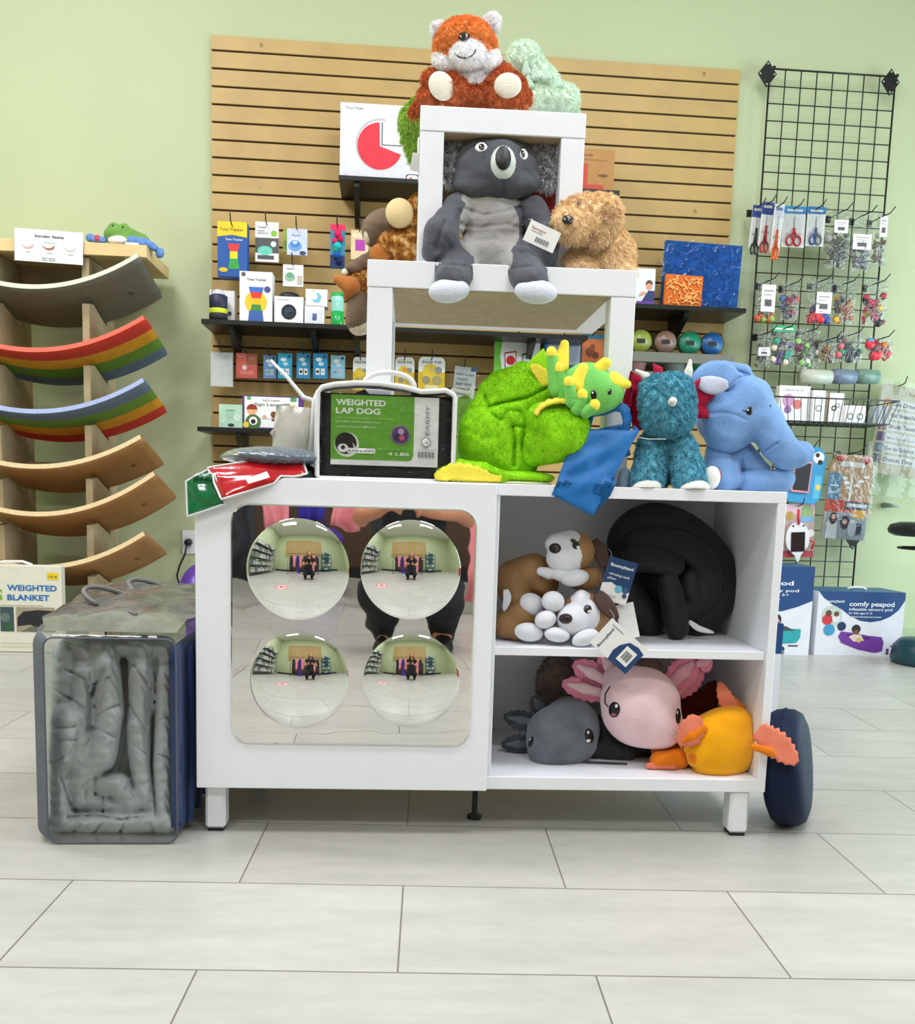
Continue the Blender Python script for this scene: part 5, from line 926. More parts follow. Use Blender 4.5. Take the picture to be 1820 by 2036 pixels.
# ================================================================ weighted lap dog bag
F=fr(633,775,903,957,1.853); zb=cab(0,0,.7402)[2]; F.O[2]=zb; hgt=float(at(770,772,1.853)[2]-zb); F.h=hgt
c=F.p(.5,0,-.03); e=empty('weighted_lap_dog_bag',c,'clear white-edged carry bag holding a black plush, green label reading WEIGHTED LAP DOG','bag'); PA[e.name]=c
BP=mat('black_plush_fill',(24,24,28),.6,.3,vs=40,bump=.8,bs=60,sheen=.2)
b=MB(); n=12; G=[[F.p(.025+.95*i/n,.005+.93*j/n,-.006+.004*math.sin(i*2.3+j)*math.sin(j*1.9+i)) for j in range(n+1)] for i in range(n+1)]; b.sheet(G,BP,.06); b.build('folded_plush',e)
Lb=Fr(F.p(.095,.155,0),F.R,F.U,F.w*.79,F.h*.76); b=MB(); b.slab(Lb,PAPER,.001); GRN=(104,168,52)
dpt=[('q',[(0,.08),(.0,1),(.77,1),(.77,.16),(.755,.1),(.73,.08)],GRN),('t','WEIGHTED',.045,.855,.115,PAPER,.46,0,.03),('t','LAP DOG',.045,.735,.115,PAPER,.41,0,.03),('t','100% CHENILLE LOVELY GUARANTEE',.045,.665,.035,(160,215,120),.53),('t','removable machine washable cover',.045,.61,.03,(225,240,210),.42),('t','weighted with glass beads inside',.045,.54,.03,(225,240,210),.38),
 ('e',.15,.29,.115,(215,228,200)),('e',.14,.31,.1,(30,26,26)),('e',.115,.24,.05,PAPER,.8),('e',.115,.25,.02,INK),('q',[(.2,.33),(.24,.24),(.25,.2),(.215,.24)],(215,210,200)),('rr',.155,.17,.415,.245,.01,PAPER),('t','BLACK & WHITE',.165,.19,.04,INK,.235),
 ('e',.645,.45,.088,(150,110,160)),('e',.645,.45,.078,(86,62,110)),('e',.65,.5,.03,(190,160,200)),('e',.62,.42,.035,(60,40,80)),('e',.66,.41,.025,(210,90,130)),('t','PLAYTIME',.44,.23,.035,(160,215,120),.2),('t','4 LBS',.53,.155,.06,PAPER,.2,0,.02),
 ('t','BARMY',.915,.46,.085,(120,124,132),.42,90,0),('e',.885,.36,.045,(130,134,140)),('e',.885,.36,.038,PAPER),('t','B',.905,.34,.045,(120,124,132),None,90),('r',.8,.25,.98,.255,GREY)]+[('r',.815+.011*i,.13,.815+.011*i+(.004 if i%3 else .007),.22,INK) for i in range(14)]+[('r',.08,.035,.92,.045,(190,192,195))]
deco(b,Lb,dpt); b.build('printed_label',e)
b=MB(); G=[[F.p(i/12,j/12,.004+.003*math.sin(i*1.3+j*.7)*math.sin(j*1.1)) for j in range(13)] for i in range(13)]; b.sheet(G,film('clear_bag_vinyl',gloss=.22,crinkle=.9,scale=40,rough=.04)); b.build('clear_front',e)
WT=mat('white_nylon_binding',(230,230,230),.5,.03)
top=[(1-.02,.965),(.93,1.0),(.84,.985),(.75,.975),(.62,1.02),(.45,1.045),(.28,1.045),(.12,1.02),(.03,.985)]
b=MB(); rim=[(0,.03),(.02,.0),(.98,.0),(1,.03),(1.0,.5),(1.0,.93)]+top+[(0,.93),(-.005,.5)]
b.tube([F.p(x,y,.003) for x,y in rim],.0052,WT,8,close=True); b.tube([F.p(x*1.0,y,-.062) for x,y in rim],.004,WT,8,close=True); b.build('white_binding',e)
b=MB(); k=len(rim); b.add([F.p(x,y,.0) for x,y in rim]+[F.p(x,y,-.06) for x,y in rim],[(i,(i+1)%k,k+(i+1)%k,k+i) for i in range(5,k)]+[(i,i+1,k+i+1,k+i) for i in range(3,5)],mat('white_mesh_gusset',(205,206,202),.6,.04)); b.build('side_gusset',e)
b=MB(); t=np.linspace(0,math.pi,16); b.tube([F.p(.515-.19*math.cos(q)+.0,1.02+.17*math.sin(q)**.8-.02*math.cos(q)*0,-.03) for q in t],.0052,WT,8); b.build('carry_handle',e)
# second bag behind
F=fr(548,800,612,893,1.955,tilt=-3); F.O[2]=zb+.0; F.h=float(at(585,806,1.955)[2]-zb)
c=F.p(.5,0,-.05); e=empty('vinyl_carry_bag',c,'off-white translucent carry bag standing behind the lap dog bag, strap sticking up','bag'); PA[e.name]=c
b=MB(); G=[[F.p(-.05+1.15*i/9-.06*math.sin(math.pi*j/9),j/9,-.002+.01*math.sin(math.pi*i/9)*math.sin(math.pi*j/9)+.003*math.sin(i*2+j*1.4)) for j in range(10)] for i in range(10)]; b.sheet(G,mat('milky_vinyl',(206,204,192),.25,.06,bump=.4,bs=30,coat=.3),.07); b.build('bag_body',e)
b=MB(); b.tube([F.p(1.12,0,.006),F.p(1.12,1.1,.006),F.p(1.2,1.22,.0),F.p(1.5,1.25,-.02)],.006,WT,8); b.tube([F.p(1.3,0,-.03),F.p(1.32,1.1,-.03)],.006,WT,8); b.build('white_binding',e)
b=MB(); b.tube([F.p(-.35,1.62,-.03),F.p(.2,1.4,-.02),F.p(.75,1.14,-.01),F.p(1.1,1.1,0)],[.003,.004,.005,.005],WT,8); b.build('loose_strap',e)

T=Toy('green_plush_bundle','lime green plush bundled in clear wrap between the lap dog bag and dragon','soft toy',925,860,2.05); T.cl=press(TOPC)
T.blob('bundle',[E(925,830,0,22,46,25,0),E(930,900,0,26,50,25,0),E(930,945,0,28,40,25,0)],[mat('lime_fabric',(120,170,60),.5,.15,bump=.3,bs=60)],k=8,wr=2,ws=.12,keep=False)
T.blob('white_cord',[C(900,775,-20,4,935,782,-24,4,0),C(935,782,-24,4,942,770,-24,4,0)],[PAPER],k=3,step=2,keep=False)
# ================================================================ soft toys
def plush(name,c,var=.12,bs=260,sh=.35,vs=30,bump=.5): return mat(name,c,.92,var,vs=vs,bump=bump,bs=bs,sheen=sh,spec=.2)
def fur(name,c,var=.16,vs=45): return mat(name,tuple(min(255,x*1.13) for x in c),.85,var,vs=vs,spec=.15)
GBL=mat('glossy_black_nose',(14,12,12),.18,.05,coat=.4); THR=mat('black_thread',(30,20,22),.7,.1); CREAM=plush('cream_felt',(232,226,208),.05)
# ---- fox
OR,OW=fur('orange_fur',(186,108,68)),fur('white_fur',(252,250,248),.05)
OO=fur('bright_orange_fur',(214,144,84))
T=Toy('fox_plush','orange and white fox plush sitting on the smaller table, soles facing forward','soft toy',925,212,2.07); T.cl=press(SMT)
T.blob('body',[E(945,180,5,70,38,45,0),E(905,178,-25,36,34,30,0,20),E(1005,178,-25,42,38,30,0,-15),E(852,195,-10,22,20,20,0,30),C(845,198,10,14,822,228,15,9,0),E(865,160,-8,26,22,20,0),E(990,150,0,30,26,25,0),E(935,150,-18,34,32,25,1),E(1040,195,-5,16,22,16,0)],[OR,OW],k=8,fur=(15000,.009,.0007,.25,.45))
T.blob('head',[E(925,92,0,62,54,50,2),E(925,62,-8,46,28,40,2),E(903,70,-30,26,22,18,2,25),E(948,66,-30,26,22,18,2,-25),E(893,122,-8,32,26,32,1,20),E(962,122,-8,34,30,32,1,-20),E(930,108,-34,36,34,30,1),E(928,135,-14,30,20,25,1)],[OR,OW,OO],k=7,fur=(12000,.007,.0006,.2,.4))
for x,y,a in ((877,63,-30),(976,50,25)):
    T2=T.fn; T.blob('ear',[E(x,y,8,16,24 if x>900 else 19,9,0,a),E(x+(2 if x>900 else -2),y,1,12,19,6,0,a)],[OW],k=4,fur=(2200,.009,.0006,.1,.5),keep=False,label='white furry ear'); T.fn=T2
T.patch('nose',923,73,12,10,GBL,lift=7,edge=3); T.line('mouth',[(904,106),(912,113),(924,116),(936,113),(944,105),(947,97)],1.3,THR)
T.blob('foot_pad',[E(878,171,-52,25,31,9,0,-25)],[CREAM],keep=False); T.blob('foot_pad',[E(1010,170,-53,28,26,9,0,-10)],[CREAM],keep=False)
# ---- mint dinosaur
MF,MF2=fur('mint_fur',(196,212,194),.08),plush('mint_felt',(196,226,204),.05)
T=Toy('dinosaur_plush','pale mint dinosaur plush behind the fox on the smaller table','soft toy',1090,216,2.17); T.cl=press(SMT)
T.blob('body',[E(1043,115,-5,33,34,30,0,15),E(1030,118,-20,20,17,16,0),C(1055,130,0,28,1075,165,0,38,0),E(1085,190,-5,45,32,40,0),E(1120,195,0,32,30,35,0),C(1120,200,10,20,1142,225,20,12,0),E(1062,195,-30,24,20,20,0),E(1140,260,25,9,30,10,0)],[MF],k=9,fur=(9000,.008,.0006,.3,.5))
for i,(x,y,a) in enumerate(((1048,140,20),(1066,148,40),(1053,166,-10),(1088,150,40),(1110,165,45))): T.leaf('back_fin',[(x,y+12),(x-3,y-6),(x-2,y-16)],MF2,11,-42 if i!=4 else -30,thick=4,shape=lambda t:1-t*.85,n=6)
# ---- green plush hanging behind the tables
LG=fur('lime_fur',(150,186,80),.15)
T=Toy('green_shaggy_plush','shaggy lime green plush drooping past the left side of the smaller table','soft toy',816,300,2.16); T.cl=press((.424,9,-9,9,0,1.53,0,.424))
T.blob('body',[E(817,255,0,19,45,20,0,-5),E(824,300,0,11,28,14,0),C(840,205,10,18,820,235,0,20,0)],[LG],k=8,fur=(5000,.012,.0007,.7,.5)); T.tagcard(826,322,-22,16,34,-8,name='swing_tag')
# ---- koala
KD,KB,KL=plush('charcoal_plush',(80,82,88),.25,vs=18),plush('silver_belly_plush',(158,156,152),.14,vs=14),plush('pale_grey_sole',(206,210,218),.04)
KE=fur('frosted_grey_fur',(186,190,202),.6,vs=140)
T=Toy('koala_plush','large grey koala plush sitting on the larger table, head framed by the smaller one','soft toy',985,540,2.02); T.cl=press(BIGT,(-9,.4805,.162,9,1.1,1.47,0,.4805),(.7255,9,.162,9,1.1,1.47,0,.7255),(.42,.79,.164,9,1.4695,1.6,2,1.4695))
T.blob('body',[E(985,440,-8,72,62,50,0),E(980,500,-12,82,48,55,0),E(972,405,-10,60,35,40,0),
  C(912,412,-30,30,880,465,-62,36,0),C(880,465,-62,36,866,498,-68,28,0),C(1060,415,-20,28,1086,470,-40,30,0),C(1086,470,-40,30,1082,515,-45,26,0),
  C(915,512,-35,44,900,555,-95,36,0),C(1030,512,-35,42,1055,556,-95,36,0)],[KD,KB,KL],k=9,step=2.6,
  paint=[E(972,455,-50,62,72,62,1,3,front=-20),E(980,395,-45,64,20,40,1,front=-15),E(985,520,-50,48,34,60,1,front=-30)],
  creases=[([(925,415),(960,428),(1000,422),(1035,412)],3,3),([(915,445),(950,452),(1010,446),(1040,455)],4,2.5),([(930,480),(980,476),(1030,486)],4,2),([(1060,505),(1048,470)],4,4),([(925,500),(912,455),(915,420)],5,6),([(1037,502),(1042,450),(1036,415)],4,3),([(876,525),(930,530)],3,2.5),([(1010,535),(1060,530)],3,2.5),([(885,440),(875,470),(868,500)],4,5),([(985,470),(990,530)],3,1.5)],wr=1.2,ws=.08)
T.blob('foot',[E(893,578,-118,41,25,22,0,-5)],[KL],keep=False); T.blob('foot',[E(1066,580,-118,43,25,22,0,5)],[KL],keep=False)
T.blob('head',[E(988,335,-12,86,70,60,0),E(975,300,-10,62,38,48,0),E(950,365,-22,50,28,40,0),E(1030,362,-22,46,28,40,0),E(998,322,-50,38,45,28,0)],[KD],k=12,step=2.8,wr=1,ws=.07,creases=[([(1000,362),(1000,392)],2.2,2.5),([(962,318),(968,355)],5,2)])
T.patch('muzzle_patch',1001,323,28,38,plush('pale_mint_felt',(206,216,206),.03),lift=3,edge=1,extra=[(1001,315,18,27,0,mat('matt_black_nose',(12,11,12),.6,.05),11)])
for x,y,rx,ry,a,s_ in ((957,292,14,11,-12,1),(1042,306,9,13,-12,-1)):
    T.patch('eye',x,y,rx,ry,PAPER,rot=a,lift=2,extra=[(x+(1 if s_>0 else -2),y,rx*.52,ry*.72,a,GBL,4),(x-1,y-2,rx*.17,ry*.2,a,PAPER,5.5)]); T.line('eyelid_stitch',[(x-rx*1.05,y-1),(x-rx*.5,y-ry*.85),(x+rx*.3,y-ry*1.0),(x+rx,y-ry*.3)],1.2,THR)
fk=T.fn
T.blob('ear',[E(906,300,0,34,46,18,0,10),E(898,330,-6,20,30,14,0)],[KE],k=8,fur=(6500,.020,.0008,.4,.6),keep=False); T.blob('ear',[E(1078,312,0,28,38,18,0,-15),E(1086,348,-4,18,26,14,0)],[KE],k=8,fur=(6500,.018,.0008,.4,.6),keep=False)
T.tagcard(1078,470,-95,62,40,-22,lambda b,F:deco(b,F,[('t','Bearington',.12,.66,.18,(190,120,110),.45),('r',.12,.55,.5,.58,GREY)]+[('r',.35+.03*i,.15,.35+.03*i+(.012 if i%3 else .02),.38,INK) for i in range(15)]))
T=Toy('red_felt_bag','dark red ribbed bag behind the koala on the larger table','bag',1078,420,2.2)
b=MB(); G=[[T.P(1020+100*i/30,360+175*j/8,20+3*math.cos(i*math.pi)) for j in range(9)] for i in range(31)]; b.sheet(G,RED,.03); b.build('ribbed_fabric',T.root)
# ---- golden dog
GD=fur('golden_fur',(228,192,154),.16,vs=50)
T=Toy('golden_dog_plush','fluffy golden dog plush lying on the right of the larger table beside the koala','soft toy',1180,540,1.985); T.cl=press(BIGT,(0,.7795,.163,9,1.1,1.6,0,.7795))
T.blob('body',[E(1190,500,25,68,42,50,0),E(1220,505,10,40,50,45,0),E(1150,515,10,40,28,35,0),C(1215,520,-10,24,1245,540,-20,20,0),E(1160,530,-15,35,18,30,0)],[GD],k=10,fur=(9000,.011,.0007,.5,.6))
T.blob('head',[E(1165,436,-10,66,50,50,0,12),E(1140,448,-40,42,38,34,0),E(1200,425,0,38,40,40,0),E(1128,440,-60,26,22,18,0)],[GD],k=10,fur=(9000,.010,.0007,.3,.6))
T.patch('nose',1129,437,12,10,GBL,lift=6,edge=6); T.patch('eye',1151,404,4,4.5,GBL,lift=3,edge=7); fk=T.fn
T.blob('ear',[E(1205,440,-38,24,42,14,0,25),E(1190,468,-42,20,22,12,0,20)],[GD],k=8,fur=(4500,.011,.0007,.5,.6),keep=False); T.blob('ear',[E(1120,408,-5,16,20,10,0,-40)],[GD],k=5,fur=(1500,.010,.0007,.3,.6),keep=False)
# ---- giraffe and brown plush on the left
GF=mat('giraffe_fur',(196,140,62),.85,.1); _n=GF.node_tree; _b=_n.nodes['Principled BSDF']; _no=[n for n in _n.nodes if n.type=='TEX_NOISE'][0]; _no.inputs['Scale'].default_value=42; _r=_n.nodes.new('ShaderNodeValToRGB'); _r.color_ramp.elements[0].position=.42; _r.color_ramp.elements[0].color=(*lin((150,88,22)),1); _r.color_ramp.elements[1].position=.62; _r.color_ramp.elements[1].color=(*lin((238,206,150)),1); _e=_r.color_ramp.elements.new(.52); _e.color=(*lin((196,136,44)),1)
_n.links.new(_no.outputs[0],_r.inputs[0]); _n.links.new(_r.outputs[0],_b.inputs['Base Color'])
RUST=plush('rust_felt',(176,108,48),.12); BRP=plush('grey_brown_plush',(116,96,76),.18,vs=20); CRM=plush('cream_muzzle_plush',(226,202,150),.05)
T=Toy('giraffe_plush','giraffe plush with a cream muzzle lying on the left of the larger table','soft toy',800,520,2.06); T.cl=press(BIGT,(.4265,9,-9,9,0,9,0,.4265))
T.blob('body',[E(815,490,0,42,42,34,0),E(830,440,5,26,50,28,0),C(840,400,5,18,825,440,0,22,0),E(775,485,-5,22,25,20,0)],[GF],k=9,fur=(7000,.006,.0006,.2,.5),keep=False)
T.blob('muzzle',[E(795,424,-18,28,31,26,0,-15)],[CRM],keep=False); T.blob('ear',[E(757,503,-14,23,20,8,0,-20),E(770,492,-10,12,16,7,0)],[RUST],k=5,keep=False)
T=Toy('sloth_plush','grey-brown plush slumped behind the giraffe plush','soft toy',755,520,2.13); T.cl=press(BIGT,(.4265,9,-9,9,0,9,0,.4265))
T.blob('body',[E(762,450,0,42,36,32,0,-20),E(745,470,0,24,22,22,0),C(760,500,0,16,704,530,-8,11,0),E(700,533,-8,14,10,10,0),E(790,500,20,40,30,25,0)],[BRP],k=8,wr=1.2,ws=.1,keep=False); T.blob('face_patch',[E(731,470,-12,8,18,9,0)],[plush('pale_beige_plush',(205,190,165))],keep=False)
T=Toy('cow_plush','small patched plush with a rust ear hanging beside the larger table','soft toy',710,600,2.12); T.cl=press((.3245,9,-9,9,0,9,0,.3245))
T.blob('body',[E(712,562,0,26,24,20,0),E(728,560,10,26,30,24,0)],[GF],k=8,fur=(3500,.005,.0006,.2,.5),keep=False)
T.blob('ear',[C(672,556,-12,10,698,568,-14,20,0),C(690,590,-8,8,700,572,-12,16,0)],[RUST],k=6,keep=False); T.blob('leg',[C(712,588,0,20,708,635,-4,22,0),E(715,652,-4,20,16,18,1)],[BRP,plush('pale_beige_plush',(205,190,165))],k=8,wr=.8,ws=.12,keep=False); T.blob('horn',[E(686,541,-8,7,8,7,0)],[CREAM],keep=False)
# ---- green dragon
DG,DL,DY=fur('lime_green_plush',(136,196,30),.14,vs=20),plush('light_green_plush',(122,204,98),.08),plush('yellow_felt',(248,226,76),.06)
T=Toy('dragon_plush','bright green dragon plush with yellow spikes slumped on the cabinet','soft toy',1010,965,1.92); T.cl=press(TOPC)
T.blob('body',[E(1000,860,5,84,92,52,0,10),E(965,880,0,52,68,45,0),E(1060,790,10,60,50,45,0),E(1015,775,5,70,45,40,0,-20),E(1020,915,-12,48,38,38,0),E(1048,910,-20,24,32,24,0),C(1060,755,15,22,1040,735,10,16,0),E(1100,870,10,40,50,35,0)],[DG],k=10,step=3,
  creases=[([(975,808),(1000,800),(1050,790),(1085,772)],4,12),([(965,788),(975,820),(995,835)],4,9),([(1020,850),(1024,880),(1022,925)],4,12),([(1045,868),(1042,895),(1052,915)],4,11),([(1000,832),(1012,815),(1035,818),(1050,845)],4,8),([(930,855),(960,870),(990,868)],7,3),([(1020,845),(1045,850)],4,8)],wr=1.5,ws=.05,fur=(24000,.0035,.0005,.3,.6))
T.blob('arm',[C(1085,835,-50,38,1130,850,-55,40,0),C(1130,850,-55,40,1125,870,-55,42,0),E(1085,875,-48,44,36,28,0,-20),C(1060,905,-40,22,1100,890,-50,30,0)],[DG],k=14,step=3,fur=(10000,.0035,.0005,.3,.6),lump=1.5,keep=False)
pts=[(1065,825),(1072,812),(1085,803),(1100,798),(1115,796),(1130,798),(1145,804),(1156,812)]
b=MB(); xs=np.interp(np.linspace(0,7,43),range(8),[p[0] for p in pts]); ys=np.interp(np.linspace(0,7,43),range(8),[p[1] for p in pts])
nx_=np.gradient(ys); ny_=-np.gradient(xs); ll=np.hypot(nx_,ny_); nx_/=ll; ny_/=ll; amp=5+3*np.abs(np.sin(np.arange(43)*math.pi/6)); G=np.stack([T.P(xs-nx_*3,ys-ny_*3,np.full(43,-92.)),T.P(xs+nx_*2,ys+ny_*2,np.full(43,-88.)),T.P(xs+nx_*amp,ys+ny_*amp,np.full(43,-72.))],1); b.sheet(G,DY,.004); b.build('yellow_arm_trim',T.root)
T.blob('head',[E(1170,770,-52,52,50,40,1,20),E(1200,778,-56,42,40,36,1,10),E(1180,800,-56,40,26,30,1,-15),E(1130,770,-40,40,34,34,1)],[DG,DL],k=10,step=2.8)
T.eye(1181,785,7,11,-8); T.eye(1213,779,4.5,7,10)
for x0,y0,r0,x1,y1,r1,z in ((1115,728,17,1123,684,9,-52),(1148,765,19,1160,732,11,-78),(1190,735,14,1204,722,12,-62),(1222,760,22,1247,764,9,-62)):
    T.blob('spike',[C(x0,y0,z,r0,x1,y1,z,r1,0)],[DY],keep=False,label='yellow spike') 
T.blob('nose_horn',[E(1226,765,-60,14,26,16,0,-12)],[DY],keep=False)
for (x0,y0,x1,y1) in ((1106,775,1097,706),(1122,790,1112,737),(1138,798,1132,765),(1148,812,1158,790),(1165,818,1180,811)):
    zl=-74 if x1<1120 else -98; T.blob('frill_lobe',[C(x0,y0,zl+8,14,x1,y1,zl,10.5,0),E(x1+(0 if x1<1170 else 3),y1-6,zl-2,11,12,10,1)],[DL,DY],k=3,keep=False)
T.leaf('wing',[(1050,760),(1068,738),(1095,725)],DG,34,-8,thick=8,shape=lambda t:.5+.5*t); T.leaf('wing_lining',[(1086,768),(1078,745),(1056,726)],DY,13,-22,thick=5,jag=.1)
T.leaf('tail_underside',[(864,948),(900,942),(950,948),(996,958)],plush('yellow_fleece',(252,232,80),.1),22,-82,thick=6,n=18,jag=.1,shape=lambda t:(.25+.9*math.sin(math.pi*min(1,t*1.05)))*.9 if t<.9 else .5)
T.blob('tail',[C(874,938,-72,7,915,924,-72,10,0),C(915,924,-72,10,960,932,-66,12,0),C(960,932,-66,12,1000,950,-50,14,0),E(1040,948,-30,62,12,40,0,3)],[DG],k=8,fur=(4000,.0035,.0005,.3,.6),keep=False); T.blob('belly_lining',[E(1040,961,-35,58,7,35,0,2)],[plush('cream_lining',(214,220,170),.08)],keep=False)
# ---- blue fabric bag
BB=mat('blue_nonwoven_fabric',(0,104,176),.55,.08,vs=60,bump=.25,bs=250); BB2=BB
T=Toy('blue_fabric_bag','bright blue fabric gift bag flopped over the cabinet front edge beside the dragon','bag',1170,985,1.84); T.cl=press((-.01,1.2,-.0025,9,.6,.752,1,-.003))
pouch(T,'front_panel',[(1147,852),(1272,856),(1178,1026),(1097,984)],[-8,5,-28,-30],9,BB,wr=9,n=24,back=4,pw=.5)
pouch(T,'side_gusset',[(1272,856),(1262,845),(1208,985),(1178,1026)],[4,25,-2,-26],2,BB,wr=2,back=3)
pouch(T,'back_panel',[(1135,865),(1240,842),(1255,905),(1130,945)],[22,26,26,24],3,BB,wr=3,back=3)
b=MB(); xs=np.array([1160,1175,1205,1230,1248,1256,1252]); ys=np.array([850,815,806,800,806,830,862]); zz=np.array([8.,14,12,10,8,6,6]); G=np.stack([T.P(xs,ys,zz),T.P(xs+np.array([14,6,-2,-6,-14,-17,-18]),ys+np.array([4,14,20,18,14,8,4]),zz-3)],1); b.sheet(G,BB,.002); b.build('carry_handle',T.root)
# ---- triceratops
TT,TW,TR=fur('teal_fur',(92,156,174),.3,vs=90),plush('ivory_felt',(226,226,218),.04),plush('crimson_plush',(170,10,52),.1)
T=Toy('triceratops_plush','furry teal triceratops plush with a crimson frill and white horns sitting on the cabinet','soft toy',1325,975,1.90); T.cl=press(TOPC,(.83,.892,.0985,9,.7,1.2,1,.0985))
T.blob('body',[E(1325,905,8,60,62,48,0),E(1290,940,-15,30,42,32,0,8),E(1368,940,-15,34,44,32,0,-8),C(1298,890,-20,24,1288,955,-42,30,0),C(1358,888,-20,26,1372,955,-42,32,0)],[TT],k=9,fur=(16000,.009,.0006,.5,.7),creases=[([(1328,900),(1335,972)],7,10)])
T.blob('head',[E(1328,800,-25,56,58,50,0),E(1328,830,-32,52,40,44,0),E(1300,770,-15,26,22,28,0),E(1350,765,-15,26,24,28,0)],[TT],k=12,fur=(16000,.008,.0006,.5,.8))
for p in ([(1300,770,5),(1285,748,8),(1266,737,10)],[(1362,758,5),(1370,738,6),(1373,717,8)]):
    T.blob('horn',[C(p[0][0],p[0][1],-20,11,p[1][0],p[1][1],-20,8,0),C(p[1][0],p[1][1],-20,8,p[2][0],p[2][1],-20,3.5,0)],[TW],k=3,step=2,keep=False)
T.blob('nose_horn',[C(1337,800,-78,9,1339,797,-92,8,0)],[TW],step=2,keep=False)
for (P_) in ([(1300,760),(1298,722),(1318,730),(1322,762)],[(1298,760),(1256,738),(1250,755),(1282,790)],[(1285,760),(1246,742),(1240,775),(1280,810)],[(1280,790),(1240,770),(1232,802),(1284,838)],[(1285,810),(1248,808),(1262,862),(1285,850)],[(1376,762),(1392,752),(1424,782),(1376,800)],[(1376,780),(1424,784),(1404,806),(1376,818)],[(1376,800),(1406,808),(1412,832),(1376,832)]):
    pouch(T,'frill_scallop',P_,[4,8,8,4],5,TR,n=8,back=3)
T.blob('foot',[E(1286,970,-66,30,16,22,0,-8)],[TW],step=2,keep=False); T.blob('foot',[E(1382,971,-66,30,16,22,0,-8)],[TW],step=2,keep=False); T.blob('foot',[E(1415,950,-25,18,24,18,0,10)],[TW],step=2,keep=False); T.blob('foot',[E(1243,955,-10,14,26,15,0,0)],[plush('pale_blue_felt',(150,176,196),.05)],step=2,keep=False)
T.line('elastic_loop',[(1266,869,-54),(1290,873,-60),(1325,873,-62)],1,PAPER,on=False); T.blob('tail_trim',[E(1425,945,-5,10,14,10,0)],[TR],step=2,keep=False)
# ---- elephant
EB=plush('sky_blue_plush',(118,158,208),.16,vs=14,sh=.5); EP=plush('pale_ear_lining',(206,208,226),.05)
T=Toy('elephant_plush','light blue elephant plush looking right, sitting at the right end of the cabinet top','soft toy',1480,975,1.95); T.cl=press(TOPC)
T.blob('body',[E(1450,920,25,50,55,48,0),C(1430,900,-5,28,1432,955,-30,28,0),E(1440,940,-22,34,36,28,0),C(1475,905,10,30,1520,955,-5,26,0),C(1440,962,0,24,1545,955,-10,24,0),E(1560,952,-12,22,25,22,0),E(1480,955,-5,40,22,30,0)],[EB],k=9,wr=1,ws=.06,creases=[([(1475,915),(1478,960),(1468,975)],4,7),([(1480,935),(1540,932)],3,4)])
T.blob('head',[E(1460,825,-15,66,62,52,0),E(1490,795,-12,50,48,46,0),E(1445,865,-20,46,36,40,0),C(1520,835,-18,40,1545,880,-22,34,0),C(1545,880,-22,34,1565,902,-22,30,0),C(1565,905,-22,28,1590,905,-22,24,0),E(1604,896,-22,14,17,14,0,-30)],[EB],k=14,creases=[([(1523,895),(1548,880)],2,5),([(1410,822),(1435,820),(1460,824),(1485,835)],3,2.5),([(1450,830),(1445,860)],3,1.5)],wr=.8,ws=.06)
T.eye(1491,817,8,9.5,8,hl=(-.4,-.2)); T.patch('eye',1533,807,2,4,GBL,lift=1,n=10,nr=3)
T.line('eyelash',[(1484,818),(1477,816)],1,THR)
T.leaf('ear',[(1392,780,-14),(1410,752,-18),(1440,748,-22),(1460,762,-30)],EB,30,-20,thick=8,curl=.3,shape=lambda t:.5+.5*math.sin(math.pi*min(1,t*.8+.2)))
T.leaf('ear_lining',[(1392,762,-18),(1420,768,-26),(1448,764,-32)],EP,17,-38,thick=4,curl=.2)
T.blob('head_tuft',[C(1400,745,2,16,1440,732,0,15,0),C(1440,732,0,15,1480,738,2,14,0),C(1480,738,2,14,1498,758,4,8,0),C(1412,738,-6,8,1470,748,-10,9,0)],[EB],k=3,creases=[([(1405,738),(1445,730),(1490,745)],2,4)],keep=False)
T.leaf('far_ear',[(1404,790,10),(1398,830,10),(1402,870,8)],EP,18,0,thick=6)
# ================================================================ toys in the compartments
DB,DW,DD=mat('tan_velour',(152,112,66),.6,.1,vs=14,bump=.1,bs=150,sheen=.25),mat('white_velour',(226,228,234),.55,.03,bump=.08,bs=150,sheen=.2),mat('dark_brown_velour',(70,44,36),.6,.1,bump=.1,bs=150,sheen=.2)
def dogtag(T,x,y,z,w,h,tilt,front):
    NV=(28,64,112)
    if front: D=[('q',[(0,.38),(0,1),(1,1),(1,.3),(.6,.36),(.3,.44)],NV),('t','Bouncyband',.1,.8,.1,PAPER,.8,0,.03),('t','vibrating neck',.12,.6,.08,PAPER,.75),('t','pillow',.12,.5,.08,PAPER,.3),('e',.6,.32,.13,(110,190,215)),('e',.84,.34,.12,NV),('e',.84,.34,.1,(60,90,130)),('e',.86,.2,.08,(40,80,130)),('t','relaxing massage',.1,.12,.05,GREY,.5)]
    else: D=[('q',[(1,0),(1,.8),(.82,.86),(.62,.8),(.5,.55),(.46,.3),(.5,0)],NV),('t','Bouncyband',.1,.4,.13,(40,50,90),.58,0,.02),('r',.1,.85,.4,.88,GREY),('r',.62,.16,.9,.68,PAPER)]+[('r',.68+.02*i,.28,.68+.02*i+(.008 if i%3 else .014),.56,INK) for i in range(9)]
    if not front: D[1]=('t','Bouncyband',.2,.08,.12,(40,50,90),.7,90,.02)
    T.tagcard(x,y,z,w,h,tilt,lambda b,F:deco(b,F,D))
T=Toy('dog_neck_pillow','upper dog neck pillow, tan and white, lying on its twin','neck pillow',1110,1230,1.93); T.cl=press(*cell(sh_z+.0005,.7155))
